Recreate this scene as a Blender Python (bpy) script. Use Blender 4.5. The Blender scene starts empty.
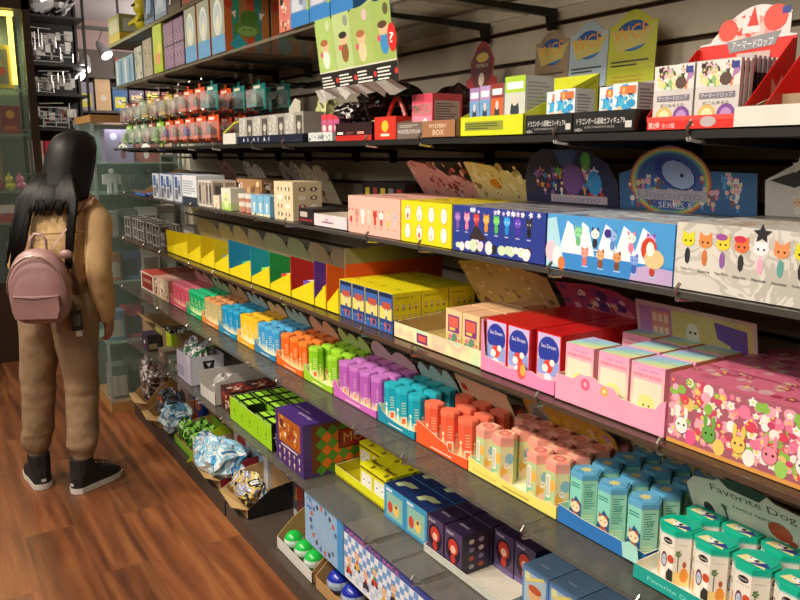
import bpy, math, random
from mathutils import Vector, Matrix
rnd = random.Random(11)
S = bpy.context.scene
COL = S.collection
PI = math.pi

# ------------------------------------------------------------------ materials
_mats = {}
def lin(h):
    h = h.lstrip('#')
    o = []
    for i in (0, 2, 4):
        c = int(h[i:i+2], 16) / 255
        o.append(c / 12.92 if c <= .04045 else ((c + .055) / 1.055) ** 2.4)
    return (o[0], o[1], o[2], 1)

def P(h, rough=.45, metal=0.0, noise=.10, scale=25, bump=0.0, spec=.5):
    key = (h, rough, metal, noise, scale, bump)
    if key in _mats: return _mats[key]
    m = bpy.data.materials.new('print_' + h.strip('#'))
    m.use_nodes = True
    nt = m.node_tree; b = nt.nodes['Principled BSDF']
    c = lin(h)
    b.inputs['Roughness'].default_value = rough
    b.inputs['Metallic'].default_value = metal
    b.inputs['Specular IOR Level'].default_value = spec
    tc = nt.nodes.new('ShaderNodeTexCoord'); no = nt.nodes.new('ShaderNodeTexNoise')
    no.inputs['Scale'].default_value = scale; no.inputs['Detail'].default_value = 2
    nt.links.new(tc.outputs['Object'], no.inputs['Vector'])
    mx = nt.nodes.new('ShaderNodeMix'); mx.data_type = 'RGBA'
    mx.inputs['A'].default_value = tuple(max(0, x * (1 - noise)) for x in c[:3]) + (1,)
    mx.inputs['B'].default_value = tuple(min(1, x * (1 + noise)) for x in c[:3]) + (1,)
    nt.links.new(no.outputs['Fac'], mx.inputs['Factor'])
    nt.links.new(mx.outputs['Result'], b.inputs['Base Color'])
    if bump:
        bp = nt.nodes.new('ShaderNodeBump'); bp.inputs['Strength'].default_value = bump
        bp.inputs['Distance'].default_value = .01
        nt.links.new(no.outputs['Fac'], bp.inputs['Height']); nt.links.new(bp.outputs['Normal'], b.inputs['Normal'])
    _mats[key] = m
    return m

def ramp(key, stops, axis=None, length=1.0, start=0.0, scale=6, distort=0.0, rough=.4, const=False, metal=0):
    """printed colours: along one axis of the object, or (axis None) marbled by noise"""
    if key in _mats: return _mats[key]
    m = bpy.data.materials.new(key); m.use_nodes = True; nt = m.node_tree; b = nt.nodes['Principled BSDF']; N = nt.nodes.new; L = nt.links.new
    tc = N('ShaderNodeTexCoord'); no = N('ShaderNodeTexNoise'); no.inputs['Scale'].default_value = scale; no.inputs['Detail'].default_value = 3 if const else 2
    if const: no.inputs['Distortion'].default_value = 1.2
    L(tc.outputs['Object'], no.inputs['Vector'])
    cr = N('ShaderNodeValToRGB'); cr.color_ramp.interpolation = 'CONSTANT' if const else 'LINEAR'
    e = cr.color_ramp.elements; e[0].position = stops[0][0]; e[0].color = lin(stops[0][1]); e[1].position = stops[-1][0]; e[1].color = lin(stops[-1][1])
    for p, c in stops[1:-1]: q = e.new(p); q.color = lin(c)
    if axis is None:
        mr = N('ShaderNodeMapRange'); mr.inputs['From Min'].default_value = .3; mr.inputs['From Max'].default_value = .7
        L(no.outputs['Fac'], mr.inputs['Value']); L(mr.outputs['Result'], cr.inputs['Fac'])
    else:
        dt = N('ShaderNodeVectorMath'); dt.operation = 'DOT_PRODUCT'; dt.inputs[1].default_value = axis; L(tc.outputs['Object'], dt.inputs[0])
        mr = N('ShaderNodeMapRange'); mr.inputs['From Min'].default_value = start; mr.inputs['From Max'].default_value = start + length
        ad = N('ShaderNodeMath'); ad.operation = 'MULTIPLY_ADD'; ad.inputs[1].default_value = distort; L(no.outputs['Fac'], ad.inputs[0]); L(dt.outputs['Value'], ad.inputs[2])
        L(ad.outputs[0], mr.inputs['Value']); L(mr.outputs['Result'], cr.inputs['Fac'])
    L(cr.outputs['Color'], b.inputs['Base Color']); b.inputs['Roughness'].default_value = rough; b.inputs['Metallic'].default_value = metal
    _mats[key] = m
    return m

def clear(name, tint, alpha, rough=.08, emit=None):
    if name in _mats: return _mats[name]
    m = bpy.data.materials.new(name); m.use_nodes = True
    nt = m.node_tree; b = nt.nodes['Principled BSDF']
    b.inputs['Base Color'].default_value = lin(tint)
    b.inputs['Roughness'].default_value = rough
    b.inputs['Alpha'].default_value = alpha
    no = nt.nodes.new('ShaderNodeTexNoise'); no.inputs['Scale'].default_value = 6
    mr = nt.nodes.new('ShaderNodeMapRange'); mr.inputs['To Min'].default_value = rough; mr.inputs['To Max'].default_value = rough + .12
    nt.links.new(no.outputs['Fac'], mr.inputs['Value']); nt.links.new(mr.outputs['Result'], b.inputs['Roughness'])
    _mats[name] = m
    return m

def glow(name, h, strength):
    if name in _mats: return _mats[name]
    m = bpy.data.materials.new(name); m.use_nodes = True
    b = m.node_tree.nodes['Principled BSDF']
    b.inputs['Base Color'].default_value = lin(h)
    b.inputs['Emission Color'].default_value = lin(h); b.inputs['Emission Strength'].default_value = strength
    _mats[name] = m
    return m

SHELFGLASS = clear('smoked_shelf_glass', '#67635a', .50, .10)
CLEARGLASS = clear('case_glass', '#a9c2b4', .12, .03)
BLISTER = clear('blister_plastic', '#d8dcdc', .26, .08)
ACRYL = clear('clear_acrylic', '#cfe0dc', .35, .08)
KRAFT = '#a5835a'

# ------------------------------------------------------------------ mesh building
_txt = {}
def text_mesh(s, bold=False):
    k = s
    if k in _txt: return _txt[k]
    cu = bpy.data.curves.new('lettering', 'FONT'); cu.body = s; cu.resolution_u = 2; cu.size = 1
    ob = bpy.data.objects.new('lettering', cu)
    me = bpy.data.meshes.new_from_object(ob)
    v = [(p.co.x, p.co.y) for p in me.vertices]; f = [tuple(p.vertices) for p in me.polygons]
    bpy.data.objects.remove(ob); bpy.data.curves.remove(cu); bpy.data.meshes.remove(me)
    if v:
        x0 = min(a for a, b in v); x1 = max(a for a, b in v); y0 = min(b for a, b in v); y1 = max(b for a, b in v)
        w = max(1e-6, x1 - x0); h = max(1e-6, y1 - y0)
        v = [((a - x0) / h, (b - y0) / h) for a, b in v]
        _txt[k] = (v, f, w / h)
    else: _txt[k] = ([], [], 1)
    return _txt[k]

class MB:
    def __init__(s):
        s.v = []; s.f = []; s.mi = []; s.ms = []; s.M = None
    def mat(s, m):
        if isinstance(m, str): m = P(m)
        if m not in s.ms: s.ms.append(m)
        return s.ms.index(m)
    def add(s, pts, faces, m):
        i = s.mat(m); o = len(s.v)
        for p in pts:
            p = Vector(p)
            s.v.append(tuple(s.M @ p) if s.M is not None else tuple(p))
        for f in faces:
            s.f.append(tuple(o + k for k in f)); s.mi.append(i)
    def poly(s, pts, m): s.add(pts, [tuple(range(len(pts)))], m)
    def box(s, x0, x1, y0, y1, z0, z1, m, F=None, N=None, T=None):
        p = [(x0,y0,z0),(x1,y0,z0),(x1,y1,z0),(x0,y1,z0),(x0,y0,z1),(x1,y0,z1),(x1,y1,z1),(x0,y1,z1)]
        fs = {'B':(0,3,2,1),'T':(4,5,6,7),'N':(0,1,5,4),'R':(1,2,6,5),'A':(2,3,7,6),'F':(3,0,4,7)}
        mm = {'F':F or m,'N':N or m,'T':T or m}
        for k, f in fs.items():
            s.add([p[q] for q in f], [(0,1,2,3)], mm.get(k, m))
    def prism(s, pts2, z0, z1, m, top=None, fn=None):
        """pts2 counter-clockwise outline; extruded from z0 to z1 (through fn when given)"""
        fn = fn or (lambda a, b, c: (a, b, c))
        n = len(pts2)
        lo = [fn(a, b, z0) for a, b in pts2]; hi = [fn(a, b, z1) for a, b in pts2]
        s.add(lo + hi, [(i, (i+1) % n, n + (i+1) % n, n + i) for i in range(n)] + [tuple(range(n-1, -1, -1))], m)
        s.add(hi, [tuple(range(n))], top or m)
    def tube(s, path, r, m, n=6):
        path = [Vector(p) for p in path]; rings = []
        for i, p in enumerate(path):
            d = (path[min(i+1, len(path)-1)] - path[max(i-1, 0)]).normalized()
            a = d.cross(Vector((0, 0, 1)))
            if a.length < .05: a = d.cross(Vector((0, 1, 0)))
            a.normalize(); b = d.cross(a)
            rr = r[i] if isinstance(r, (list, tuple)) else r
            rings.append([p + a * math.cos(t * 2 * PI / n) * rr + b * math.sin(t * 2 * PI / n) * rr for t in range(n)])
        pts = [q for g in rings for q in g]; fs = []
        for i in range(len(rings) - 1):
            for t in range(n):
                fs.append((i*n + t, i*n + (t+1) % n, (i+1)*n + (t+1) % n, (i+1)*n + t))
        fs.append(tuple(range(n))[::-1]); fs.append(tuple((len(rings)-1)*n + t for t in range(n)))
        s.add(pts, fs, m)
    def loft(s, rings, m, cap=True):
        n = len(rings[0]); pts = [q for g in rings for q in g]; fs = []
        for i in range(len(rings) - 1):
            for t in range(n):
                fs.append((i*n + t, i*n + (t+1) % n, (i+1)*n + (t+1) % n, (i+1)*n + t))
        if cap:
            fs.append(tuple(range(n))[::-1]); fs.append(tuple((len(rings)-1)*n + t for t in range(n)))
        s.add(pts, fs, m)
    def ball(s, c, r, m, n=10, k=6, sq=(1, 1, 1)):
        rings = []
        for i in range(k + 1):
            a = -PI/2 + PI * i / k; rr = max(.02, math.cos(a)) * r; z = math.sin(a) * r
            rings.append([(c[0] + rr*math.cos(2*PI*t/n)*sq[0], c[1] + rr*math.sin(2*PI*t/n)*sq[1], c[2] + z*sq[2]) for t in range(n)])
        s.loft(rings, m)
    def build(s, name, parent=None, loc=None, rz=0, smooth=False, solid=0):
        me = bpy.data.meshes.new(name)
        me.from_pydata(s.v, [], s.f)
        for m in s.ms: me.materials.append(m)
        me.polygons.foreach_set('material_index', s.mi)
        if smooth: me.polygons.foreach_set('use_smooth', [True] * len(s.f))
        me.update()
        o = bpy.data.objects.new(name, me); COL.objects.link(o)
        if parent: o.parent = parent
        if loc is not None: o.location = loc
        o.rotation_euler.z = rz
        return o

class Fr:
    """a flat (or wrapped) printed face: u to the right, v up, metres; later prints lie over earlier ones"""
    def __init__(s, m, O, U, V, N, W=1, H=1):
        s.m = m; s.O = Vector(O); s.U = Vector(U); s.V = Vector(V); s.N = Vector(N); s.W = W; s.H = H; s.k = 1
    def pt(s, u, v, off): return tuple(s.O + s.U * u + s.V * v + s.N * off)
    def poly(s, pts, c):
        o = .00004 * s.k; s.k += 1
        s.m.poly([s.pt(u, v, o) for u, v in pts], c)
    def rect(s, u0, v0, u1, v1, c): s.poly([(u0,v0),(u1,v0),(u1,v1),(u0,v1)], c)
    def disc(s, u, v, r, c, ry=None, n=12, a=0):
        ry = ry or r; ca, sa = math.cos(a), math.sin(a)
        s.poly([(u + r*math.cos(2*PI*i/n)*ca - ry*math.sin(2*PI*i/n)*sa, v + r*math.cos(2*PI*i/n)*sa + ry*math.sin(2*PI*i/n)*ca) for i in range(n)], c)
    def star(s, u, v, r, c, n=5, q=.45, a=PI/2):
        s.poly([(u + (r if i % 2 == 0 else r*q)*math.cos(a + PI*i/n), v + (r if i % 2 == 0 else r*q)*math.sin(a + PI*i/n)) for i in range(2*n)], c)
    def text(s, t, u, v, h, c, w=None, a=0, al='l'):
        vs, fs, asp = text_mesh(t)
        if not vs: return
        sx = (w / asp) if w else h
        W = asp * sx
        u0 = u - (W/2 if al == 'c' else 0)
        ca, sa = math.cos(a), math.sin(a)
        o = .00004 * s.k; s.k += 1
        s.m.add([s.pt(u0 + (x*sx)*ca - y*h*sa, v + (x*sx)*sa + y*h*ca, o) for x, y in vs], fs, c)
    def lines(s, u0, v0, u1, v1, n, c, seed=1):
        r = random.Random(seed); st = (v1 - v0) / n
        o = .00004 * s.k; s.k += 1
        for i in range(n):
            e = u0 + (u1 - u0) * (.6 + .4*r.random())
            a, b = v0 + st*(i + .25), v0 + st*(i + .7)
            s.m.poly([s.pt(u0, a, o), s.pt(e, a, o), s.pt(e, b, o), s.pt(u0, b, o)], c)
    def toy(s, u, v, h, c1, c2='#f2e6d4', c3='#2a2024', hat=None):
        """small generic mascot figure of height h standing at (u, v)"""
        s.disc(u, v + h*.25, h*.16, c1, h*.25, 8)
        s.disc(u, v + h*.68, h*.26, c2, h*.24, 10)
        s.poly([(u - h*.24, v + h*.78), (u - h*.06, v + h*.88), (u - h*.2, v + h*1.02)], c1)
        s.poly([(u + h*.24, v + h*.78), (u + h*.2, v + h*1.02), (u + h*.06, v + h*.88)], c1)
        s.disc(u - h*.1, v + h*.66, h*.035, c3, None, 6); s.k -= 1
        s.disc(u + h*.1, v + h*.66, h*.035, c3, None, 6)
    def scatter(s, cols, n, rmin, rmax, seed, kinds='ds', box=None):
        r = random.Random(seed); u0, v0, u1, v1 = box or (0, 0, s.W, s.H)
        for i in range(n):
            R = min(rmin + (rmax - rmin)*r.random(), (v1 - v0)*.45, (u1 - u0)*.45)
            u = u0 + R + (u1 - u0 - 2*R)*r.random(); v = v0 + R + (v1 - v0 - 2*R)*r.random()
            c = cols[r.randrange(len(cols))]; k = kinds[r.randrange(len(kinds))]
            s.k = 2 + 14.0*i/n
            if k == 'd': s.disc(u, v, R, c, R*(.7 + .5*r.random()), 9)
            elif k == 's': s.star(u, v, R, c, 5, .5, r.random()*3)
            elif k == 'f':
                s.star(u, v, R, c, 5, .62, r.random()*3); s.disc(u, v, R*.3, '#f6d65a', None, 6)
            elif k == 't': s.toy(u, v - R, 2*R, c, ['#f4ecdf', '#e9c9a0', '#f2b9c6', c][r.randrange(4)])
        s.k = 16

def faces(m, d, w, h, x=0, y=0, z=0):
    """front (towards the aisle), near side and top of a box with its near front bottom corner at (x, y, z)"""
    return (Fr(m, (x, y + w, z), (0,-1,0), (0,0,1), (-1,0,0), w, h),
            Fr(m, (x, y, z), (1,0,0), (0,0,1), (0,-1,0), d, h),
            Fr(m, (x, y + w, z + h), (0,-1,0), (1,0,0), (0,0,1), w, d))

def tag(o, label, cat, group=None, kind=None):
    o['label'] = label; o['category'] = cat
    if group: o['group'] = group
    if kind: o['kind'] = kind
    return o
def empty(name, label, cat, loc=(0,0,0), rz=0, group=None):
    o = bpy.data.objects.new(name, None); COL.objects.link(o)
    o.location = loc; o.rotation_euler.z = rz; o.empty_display_size = .03
    return tag(o, label, cat, group)
def struct(m, name, **k):
    o = m.build(name, **k); o['kind'] = 'structure'; return o
def dup(root, loc, label, rz=None, group=None):
    r = root.copy(); COL.objects.link(r); r.location = loc; r['label'] = label
    if rz is not None: r.rotation_euler.z = rz
    if group: r['group'] = group
    for ch in list(root.children):
        c = ch.copy(); COL.objects.link(c); c.parent = r
        for g in list(ch.children):
            e = g.copy(); COL.objects.link(e); e.parent = c
    return r
ORD = ['first','second','third','fourth','fifth','sixth','seventh','eighth','ninth','tenth']

def carton(name, label, cat, loc, d, w, h, m, F=None, N=None, T=None, deco=None, group=None, rz=0, flap=None):
    """closed printed carton"""
    b = MB(); b.box(0, d, 0, w, 0, h, m, F, N, T)
    fr = faces(b, d, w, h)
    # lid seam and folded edge
    fr[2].rect(w*.02, d*.5 - .0004, w*.98, d*.5 + .0004, P('#57493e'))
    if deco: deco(*fr)
    return tag(b.build(name, None, loc, rz), label, cat, group)

def header(parent, outline, col, tilt, loc, deco=None, name='header_card', th=.0018, edge='#b9a688', W=None, H=None, yaw=0, label=None):
    """raised card of a display box: outline in (u, v), u runs from far to near; tilt leans the top towards the aisle"""
    b = MB(); ct, st = math.cos(tilt), math.sin(tilt)
    U = Vector((math.sin(yaw), -math.cos(yaw), 0)); out = Vector((-math.cos(yaw), -math.sin(yaw), 0))
    V = Vector((0,0,1)) * ct + out * st; N = out * ct - Vector((0,0,1)) * st
    b.prism(outline, -th, 0, edge, col, fn=lambda a, c, z: tuple(U*a + V*c + N*z))
    f = Fr(b, (0,0,0), U, V, N, W or max(p[0] for p in outline), H or max(p[1] for p in outline))
    if deco: deco(f)
    o = b.build(name, parent, loc)
    if label: o['label'] = label
    return o

def arc(u0, v0, u1, v1, bulge, n=8):
    """outline points of a bump rising from (u1,v1) back to (u0,v0) (counter-clockwise top edge)"""
    return [(u1 + (u0-u1)*i/n, v1 + (v0-v1)*i/n + bulge*math.sin(PI*i/n)) for i in range(n+1)]

def tray_mesh(w, d, prof, hs, hb, out, inn, th=.0016, deco=None, lab=None):
    """open card tray; prof = front wall height at stations from far (0) to near (1)"""
    b = MB()
    b.box(0, d, 0, w, 0, th, inn)
    pts = [(w*(1 - s), h) for s, h in prof]
    for i in range(len(pts) - 1):
        (ya, ha), (yb, hb_) = pts[i], pts[i+1]
        b.add([(0,ya,0),(0,yb,0),(0,yb,hb_),(0,ya,ha)], [(0,1,2,3)], out)
        b.add([(th,ya,0),(th,ya,ha),(th,yb,hb_),(th,yb,0)], [(0,1,2,3)], inn)
        b.add([(0,ya,ha),(0,yb,hb_),(th,yb,hb_),(th,ya,ha)], [(0,1,2,3)], '#efe6d2')
    for y, hf, sgn in ((0, prof[-1][1], -1), (w, prof[0][1], 1)):
        ya, yb = (0, th) if y == 0 else (w - th, w)
        b.add([(0,ya,0),(d,ya,0),(d,ya,hb),(d*.5,ya,hs),(0,ya,hf)], [(0,1,2,3,4)], out if y == 0 else inn)
        b.add([(0,yb,0),(0,yb,hf),(d*.5,yb,hs),(d,yb,hb),(d,yb,0)], [(0,1,2,3,4)], inn if y == 0 else out)
        b.add([(0,ya,hf),(d*.5,ya,hs),(d*.5,yb,hs),(0,yb,hf)], [(0,1,2,3)], '#efe6d2')
        b.add([(d*.5,ya,hs),(d,ya,hb),(d,yb,hb),(d*.5,yb,hs)], [(0,1,2,3)], '#efe6d2')
    b.box(d - th, d, 0, w, 0, hb, inn)
    if deco: deco(*faces(b, d, w, hb))
    return b
# ------------------------------------------------------------------ camera, world, lights
cam = bpy.data.objects.new('camera', bpy.data.cameras.new('camera')); COL.objects.link(cam)
S.camera = cam
cam.data.sensor_width = 36; cam.data.lens = 36 * 760 / 800; cam.data.clip_start = .02
cam.location = (0, 0, 1.52)
cam.rotation_euler = (math.radians(90 - 10.8016), 0, math.radians(-32.5575))
S.view_settings.view_transform = 'Standard'; S.view_settings.look = 'None'
S.view_settings.gamma = 1; S.view_settings.exposure = 0.0; S.view_settings.use_curve_mapping = False

w = bpy.data.worlds.new('shop_air'); S.world = w; w.use_nodes = True
w.node_tree.nodes['Background'].inputs[0].default_value = (.9, .82, .72, 1)
w.node_tree.nodes['Background'].inputs[1].default_value = .10

def light(kind, name, loc, energy, color, size=.3, rot=(0,0,0), spot=None, sizey=None):
    L = bpy.data.lights.new(name, kind); L.energy = energy; L.color = color
    if kind == 'AREA':
        L.size = size
        if sizey: L.shape = 'RECTANGLE'; L.size_y = sizey
    else: L.shadow_soft_size = size
    if spot: L.spot_size = math.radians(spot); L.spot_blend = .6
    o = bpy.data.objects.new(name, L); COL.objects.link(o); o.location = loc; o.rotation_euler = rot
    return o
def aim(o, p):
    o.rotation_euler = (Vector(p) - o.location).to_track_quat('-Z', 'Y').to_euler()

WARM = (1, .90, .76)
for i, (x, y, e) in enumerate([(-.75, .0, 105), (-.75, .85, 135), (-.75, 1.7, 150), (-.75, 2.6, 150), (-.7, 3.6, 140), (-.6, 4.7, 110)]):
    l = light('SPOT', 'ceiling_spot_light', (x, y, 2.80), e, WARM, .10, spot=92); l.data.spot_blend = 1.0
    aim(l, (.80, y + .12, .62))
for i, (x, y, e) in enumerate([(2.0, 6.2, 40), (2.6, 7.9, 45), (-.6, 7.2, 25)]):
    light('POINT', 'back_lamp_light', (x, y, 2.4), e, (1, .93, .86), .15)  # added point fills that brighten the ceiling and the back of the shop

for i, (x, y, e) in enumerate([(-1.9, .3, 27), (-1.9, 2.3, 31), (-1.7, 4.4, 24)]):
    l = light('AREA', 'opposite_lamp_light', (x, y, 2.8), e, (1, .93, .84), .9, sizey=1.4); aim(l, (1.0, y + .1, 1.1))  # added soft fill reaching under the shelves, not a fixture of the shop

# ------------------------------------------------------------------ the room
def floor_mat():
    m = bpy.data.materials.new('wood_planks'); m.use_nodes = True
    nt = m.node_tree; b = nt.nodes['Principled BSDF']; N = nt.nodes.new; L = nt.links.new
    tc = N('ShaderNodeTexCoord'); mp = N('ShaderNodeMapping'); mp.inputs['Rotation'].default_value = (0, 0, PI/2)
    mp.inputs['Location'].default_value = (.32, .13, 0)
    L(tc.outputs['Object'], mp.inputs['Vector'])
    br = N('ShaderNodeTexBrick'); br.offset = .37; br.inputs['Scale'].default_value = 1
    br.inputs['Brick Width'].default_value = 1.22; br.inputs['Row Height'].default_value = .19
    br.inputs['Mortar Size'].default_value = .0013; br.inputs['Mortar Smooth'].default_value = .2
    br.inputs['Color1'].default_value = (0, 0, 0, 1); br.inputs['Color2'].default_value = (1, 1, 1, 1); br.inputs['Mortar'].default_value = (.5, .5, .5, 1)
    L(mp.outputs['Vector'], br.inputs['Vector'])
    # grain : noise stretched along the plank, shifted per plank
    sc = N('ShaderNodeVectorMath'); sc.operation = 'MULTIPLY'; sc.inputs[1].default_value = (5.5, .6, 1)
    L(tc.outputs['Object'], sc.inputs[0])
    off = N('ShaderNodeVectorMath'); off.operation = 'MULTIPLY_ADD'; off.inputs[1].default_value = (9, 5, 3)
    L(br.outputs['Color'], off.inputs[0]); L(sc.outputs[0], off.inputs[2])
    n1 = N('ShaderNodeTexNoise'); n1.inputs['Scale'].default_value = 1.6; n1.inputs['Detail'].default_value = 9; n1.inputs['Roughness'].default_value = .62; n1.inputs['Distortion'].default_value = 1.0
    L(off.outputs[0], n1.inputs['Vector'])
    wv = N('ShaderNodeTexWave'); wv.inputs['Scale'].default_value = .8; wv.inputs['Distortion'].default_value = 9; wv.inputs['Detail'].default_value = 5; wv.inputs['Detail Scale'].default_value = 1.2
    L(off.outputs[0], wv.inputs['Vector'])
    mxf = N('ShaderNodeMix'); mxf.data_type = 'RGBA'; mxf.inputs['Factor'].default_value = .10
    L(n1.outputs['Fac'], mxf.inputs['A']); L(wv.outputs['Fac'], mxf.inputs['B'])
    cr = N('ShaderNodeValToRGB'); e = cr.color_ramp.elements
    e[0].position = .28; e[0].color = lin('#3f2013'); e[1].position = .74; e[1].color = lin('#a0663a')
    x = cr.color_ramp.elements.new(.5); x.color = lin('#7a4628')
    L(mxf.outputs['Result'], cr.inputs['Fac'])
    hs = N('ShaderNodeHueSaturation')
    mr = N('ShaderNodeMapRange'); mr.inputs['To Min'].default_value = .7; mr.inputs['To Max'].default_value = 1.25
    L(br.outputs['Color'], mr.inputs['Value']); L(mr.outputs['Result'], hs.inputs['Value']); L(cr.outputs['Color'], hs.inputs['Color'])
    mm = N('ShaderNodeMix'); mm.data_type = 'RGBA'; mm.inputs['B'].default_value = lin('#6b4628')
    L(br.outputs['Fac'], mm.inputs['Factor']); L(hs.outputs['Color'], mm.inputs['A']); L(mm.outputs['Result'], b.inputs['Base Color'])
    b.inputs['Roughness'].default_value = .38
    bp = N('ShaderNodeBump'); bp.inputs['Strength'].default_value = .12; bp.inputs['Distance'].default_value = .004
    L(n1.outputs['Fac'], bp.inputs['Height']); L(bp.outputs['Normal'], b.inputs['Normal'])
    return m
b = MB(); b.box(-2.6, 4.6, -1.6, 9.6, -.05, 0, floor_mat()); struct(b, 'floor')
b = MB(); b.box(-2.6, 4.6, -1.6, 9.6, 2.92, 3.0, P('#c3bcc0', .8, noise=.03)); struct(b, 'ceiling')
b = MB(); b.box(-2.6, 4.6, 9.5, 9.6, 0, 2.95, P('#8d8073', .8, noise=.04))
b.box(.2, 4.6, 8.9, 9.5, 2.60, 2.95, P('#9a8c86', .8, noise=.03), N=P('#a98f88', .8)); struct(b, 'wall_back')
b = MB(); b.box(-2.6, -2.5, -1.6, 9.5, 0, 2.95, P('#8a7a68', .8, noise=.04)); struct(b, 'wall_left')
b = MB(); b.box(-2.5, 1.4, -1.6, -1.5, 0, 2.95, P('#8a7a68', .8, noise=.04)); struct(b, 'wall_near')
b = MB(); b.box(4.5, 4.6, 4.75, 9.5, 0, 2.95, P('#8a7a68', .8, noise=.04)); struct(b, 'wall_far_right')
# slatted wall behind the shelves
b = MB(); slat = P('#d6c9b0', .55, noise=.05, scale=4); grv = P('#4a2f1c', .6)
b.box(1.415, 1.56, -1.5, 4.75, 0, 2.95, grv)
z = 1.842 - .084 * 21
while z < 3.0:
    z2 = min(z + .076, 2.95)
    if z2 > 0: b.box(1.40, 1.414, -1.5, 4.72, max(0, z + .006), z2 + .002, slat)
    z += .084
struct(b, 'wall_right')
b = MB(); b.box(1.39, 1.58, 4.72, 4.80, 0, 2.95, P('#5b5148', .6)); struct(b, 'trim_1')

# ------------------------------------------------------------------ shelves
BR = [.74, 1.02, 1.45, 1.69, 2.2, 2.45, 2.85, 3.15, 3.6, 3.9, 4.32]
STEEL = P('#33302e', .4, .6); TIP = P('#b9b4aa', .25, .9)
def shelf(name, label, x0, x1, z, y0, y1, joints, gmat, th=.008, lip=None, arm=True, tips=True, br=BR, tube=False):
    t = empty(name, label, 'shelf', (x1, y0, z), group='long display shelves on the slatted wall')
    ys = [y0] + [j for j in joints if y0 < j < y1] + [y1]
    for a, c in zip(ys, ys[1:]):
        b = MB(); b.box(x0 - x1, 0, a - y0 + .0012, c - y0 - .0012, -th, 0, gmat)
        b.build('shelf_panel', t)
    if lip:
        b = MB(); b.box(x0 - x1 - .004, x0 - x1, 0, y1 - y0, -lip[0], .0, P(lip[1], .35, .3)); b.build('front_strip', t)
    if arm:
        for y in br:
            if not (y0 - .01 < y < y1): continue
            b = MB(); L = x1 - x0
            b.prism([(-L + .03, -th - .010), (-L + .02, -th), (.0, -th), (.0, -.062), (-.022, -.062), (-.03, -.030)][::-1], -.006, .006, STEEL, fn=lambda a, c, q: (a, q, c))
            o = b.build('bracket', t, (0, y - y0, 0))
            if tips:
                c = MB(); c.tube([(-L - .004, 0, -th - .004), (-L - .010, 0, .004), (-L - .002, 0, .012)], .0032, TIP, 6)
                c.tube([(-L - .006, 0, -th - .002), (-L + .022, 0, -th - .005)], .0045, TIP, 6)
                c.build('bracket_tip', o)
    return t
JN = [-.2, .42, 1.04, 1.56, 2.24, 2.92, 3.6, 4.2]
shelf('display_shelf', 'highest shelf with large boxes, at the top left of the photo', 1.0, 1.39, 2.11, 2.55, 4.56, JN, P('#55493c', .4), .016, arm=False)
shelf('display_shelf', 'pale glass shelf above the hanging packs, carrying window boxes', 1.005, 1.39, 1.884, -.3, 4.52, JN, clear('pale_shelf_glass', '#8f8674', .55, .12), .01, br=[1.46, 1.72, 2.2, 2.83, 3.15, 3.6, 3.9, 4.32], tips=False)
shelf('display_shelf', 'black edged shelf at eye height with trading packs on it', .985, 1.39, 1.556, -.3, 4.5, JN, P('#2b2724', .4), .010, lip=(.012, '#2a2827'))
shelf('display_shelf', 'dark shelf carrying the row of printed long cartons', .985, 1.39, 1.314, -.3, 4.5, JN, clear('dark_glass', '#38322c', .8, .12), .010, lip=(.010, '#4d4a45'))
shelf('display_shelf', 'brown edged shelf carrying the yellow trays and pastel boxes', .965, 1.39, 1.068, -.3, 4.5, JN, clear('brown_glass', '#4a3a2e', .8, .14), .010, lip=(.010, '#5a4638'))
shelf('display_shelf', 'smoked glass shelf carrying the colourful canister trays', .94, 1.39, .802, -.3, 4.5, JN, SHELFGLASS, .009)
shelf('display_shelf', 'lowest glass shelf above the deck with cartons on it', .97, 1.39, .471, -.3, 4.5, JN, SHELFGLASS, .009)
b = MB(); b.box(.995, 1.399, -.4, 2.93, 0, .066, P('#4b3f37', .5, noise=.2, scale=12)); b.build('deck_panel', empty('low_deck', 'low dark wooden deck under the shelves along the floor', 'deck', (0,0,0)))
dk = bpy.data.objects['low_deck']
b = MB(); b.box(.995, 1.399, 2.95, 4.5, 0, .066, P('#40362f', .5, noise=.2, scale=12)); b.build('deck_panel', dk)

# ------------------------------------------------------------------ canister trays on the smoked glass shelf
ZD = .8035
def canister(colr, lid, n, r, h, deco, lobed=False, flat=1.0):
    """upright card canister: body with its printed sides, lid as a part; origin under its middle"""
    b = MB(); ring = []
    N = n if not lobed else 24
    for i in range(N):
        a = 2*PI*(i + .5)/N + PI
        rr = r * (1 + (.05*math.cos(6*a) if lobed else 0))
        ring.append((rr*flat*math.cos(a), rr*math.sin(a)))
    b.prism(ring, 0, h*.93, colr)
    m = min(n, 12)
    for i in range(m):
        a0 = 2*PI*(i - .5)/m + PI; a1 = 2*PI*(i + .5)/m + PI; am = (a0 + a1)/2
        # faces that look to the aisle and to the near end are printed
        if math.cos(am) > .3 or math.sin(am) > .75: continue
        k = math.cos(PI/m); rr = r*(1.055 if lobed else 1.003)
        p0 = Vector((math.cos(a0)*rr*flat, math.sin(a0)*rr, 0)); p1 = Vector((math.cos(a1)*rr*flat, math.sin(a1)*rr, 0))
        U = (p1 - p0); Wd = U.length; U.normalize(); nn = Vector((U.y, -U.x, 0)); nn = -nn if nn.dot(p0 + p1) < 0 else nn
        deco(Fr(b, p0, U, (0,0,1), nn, Wd, h*.93), i)
    return b, ring

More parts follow.
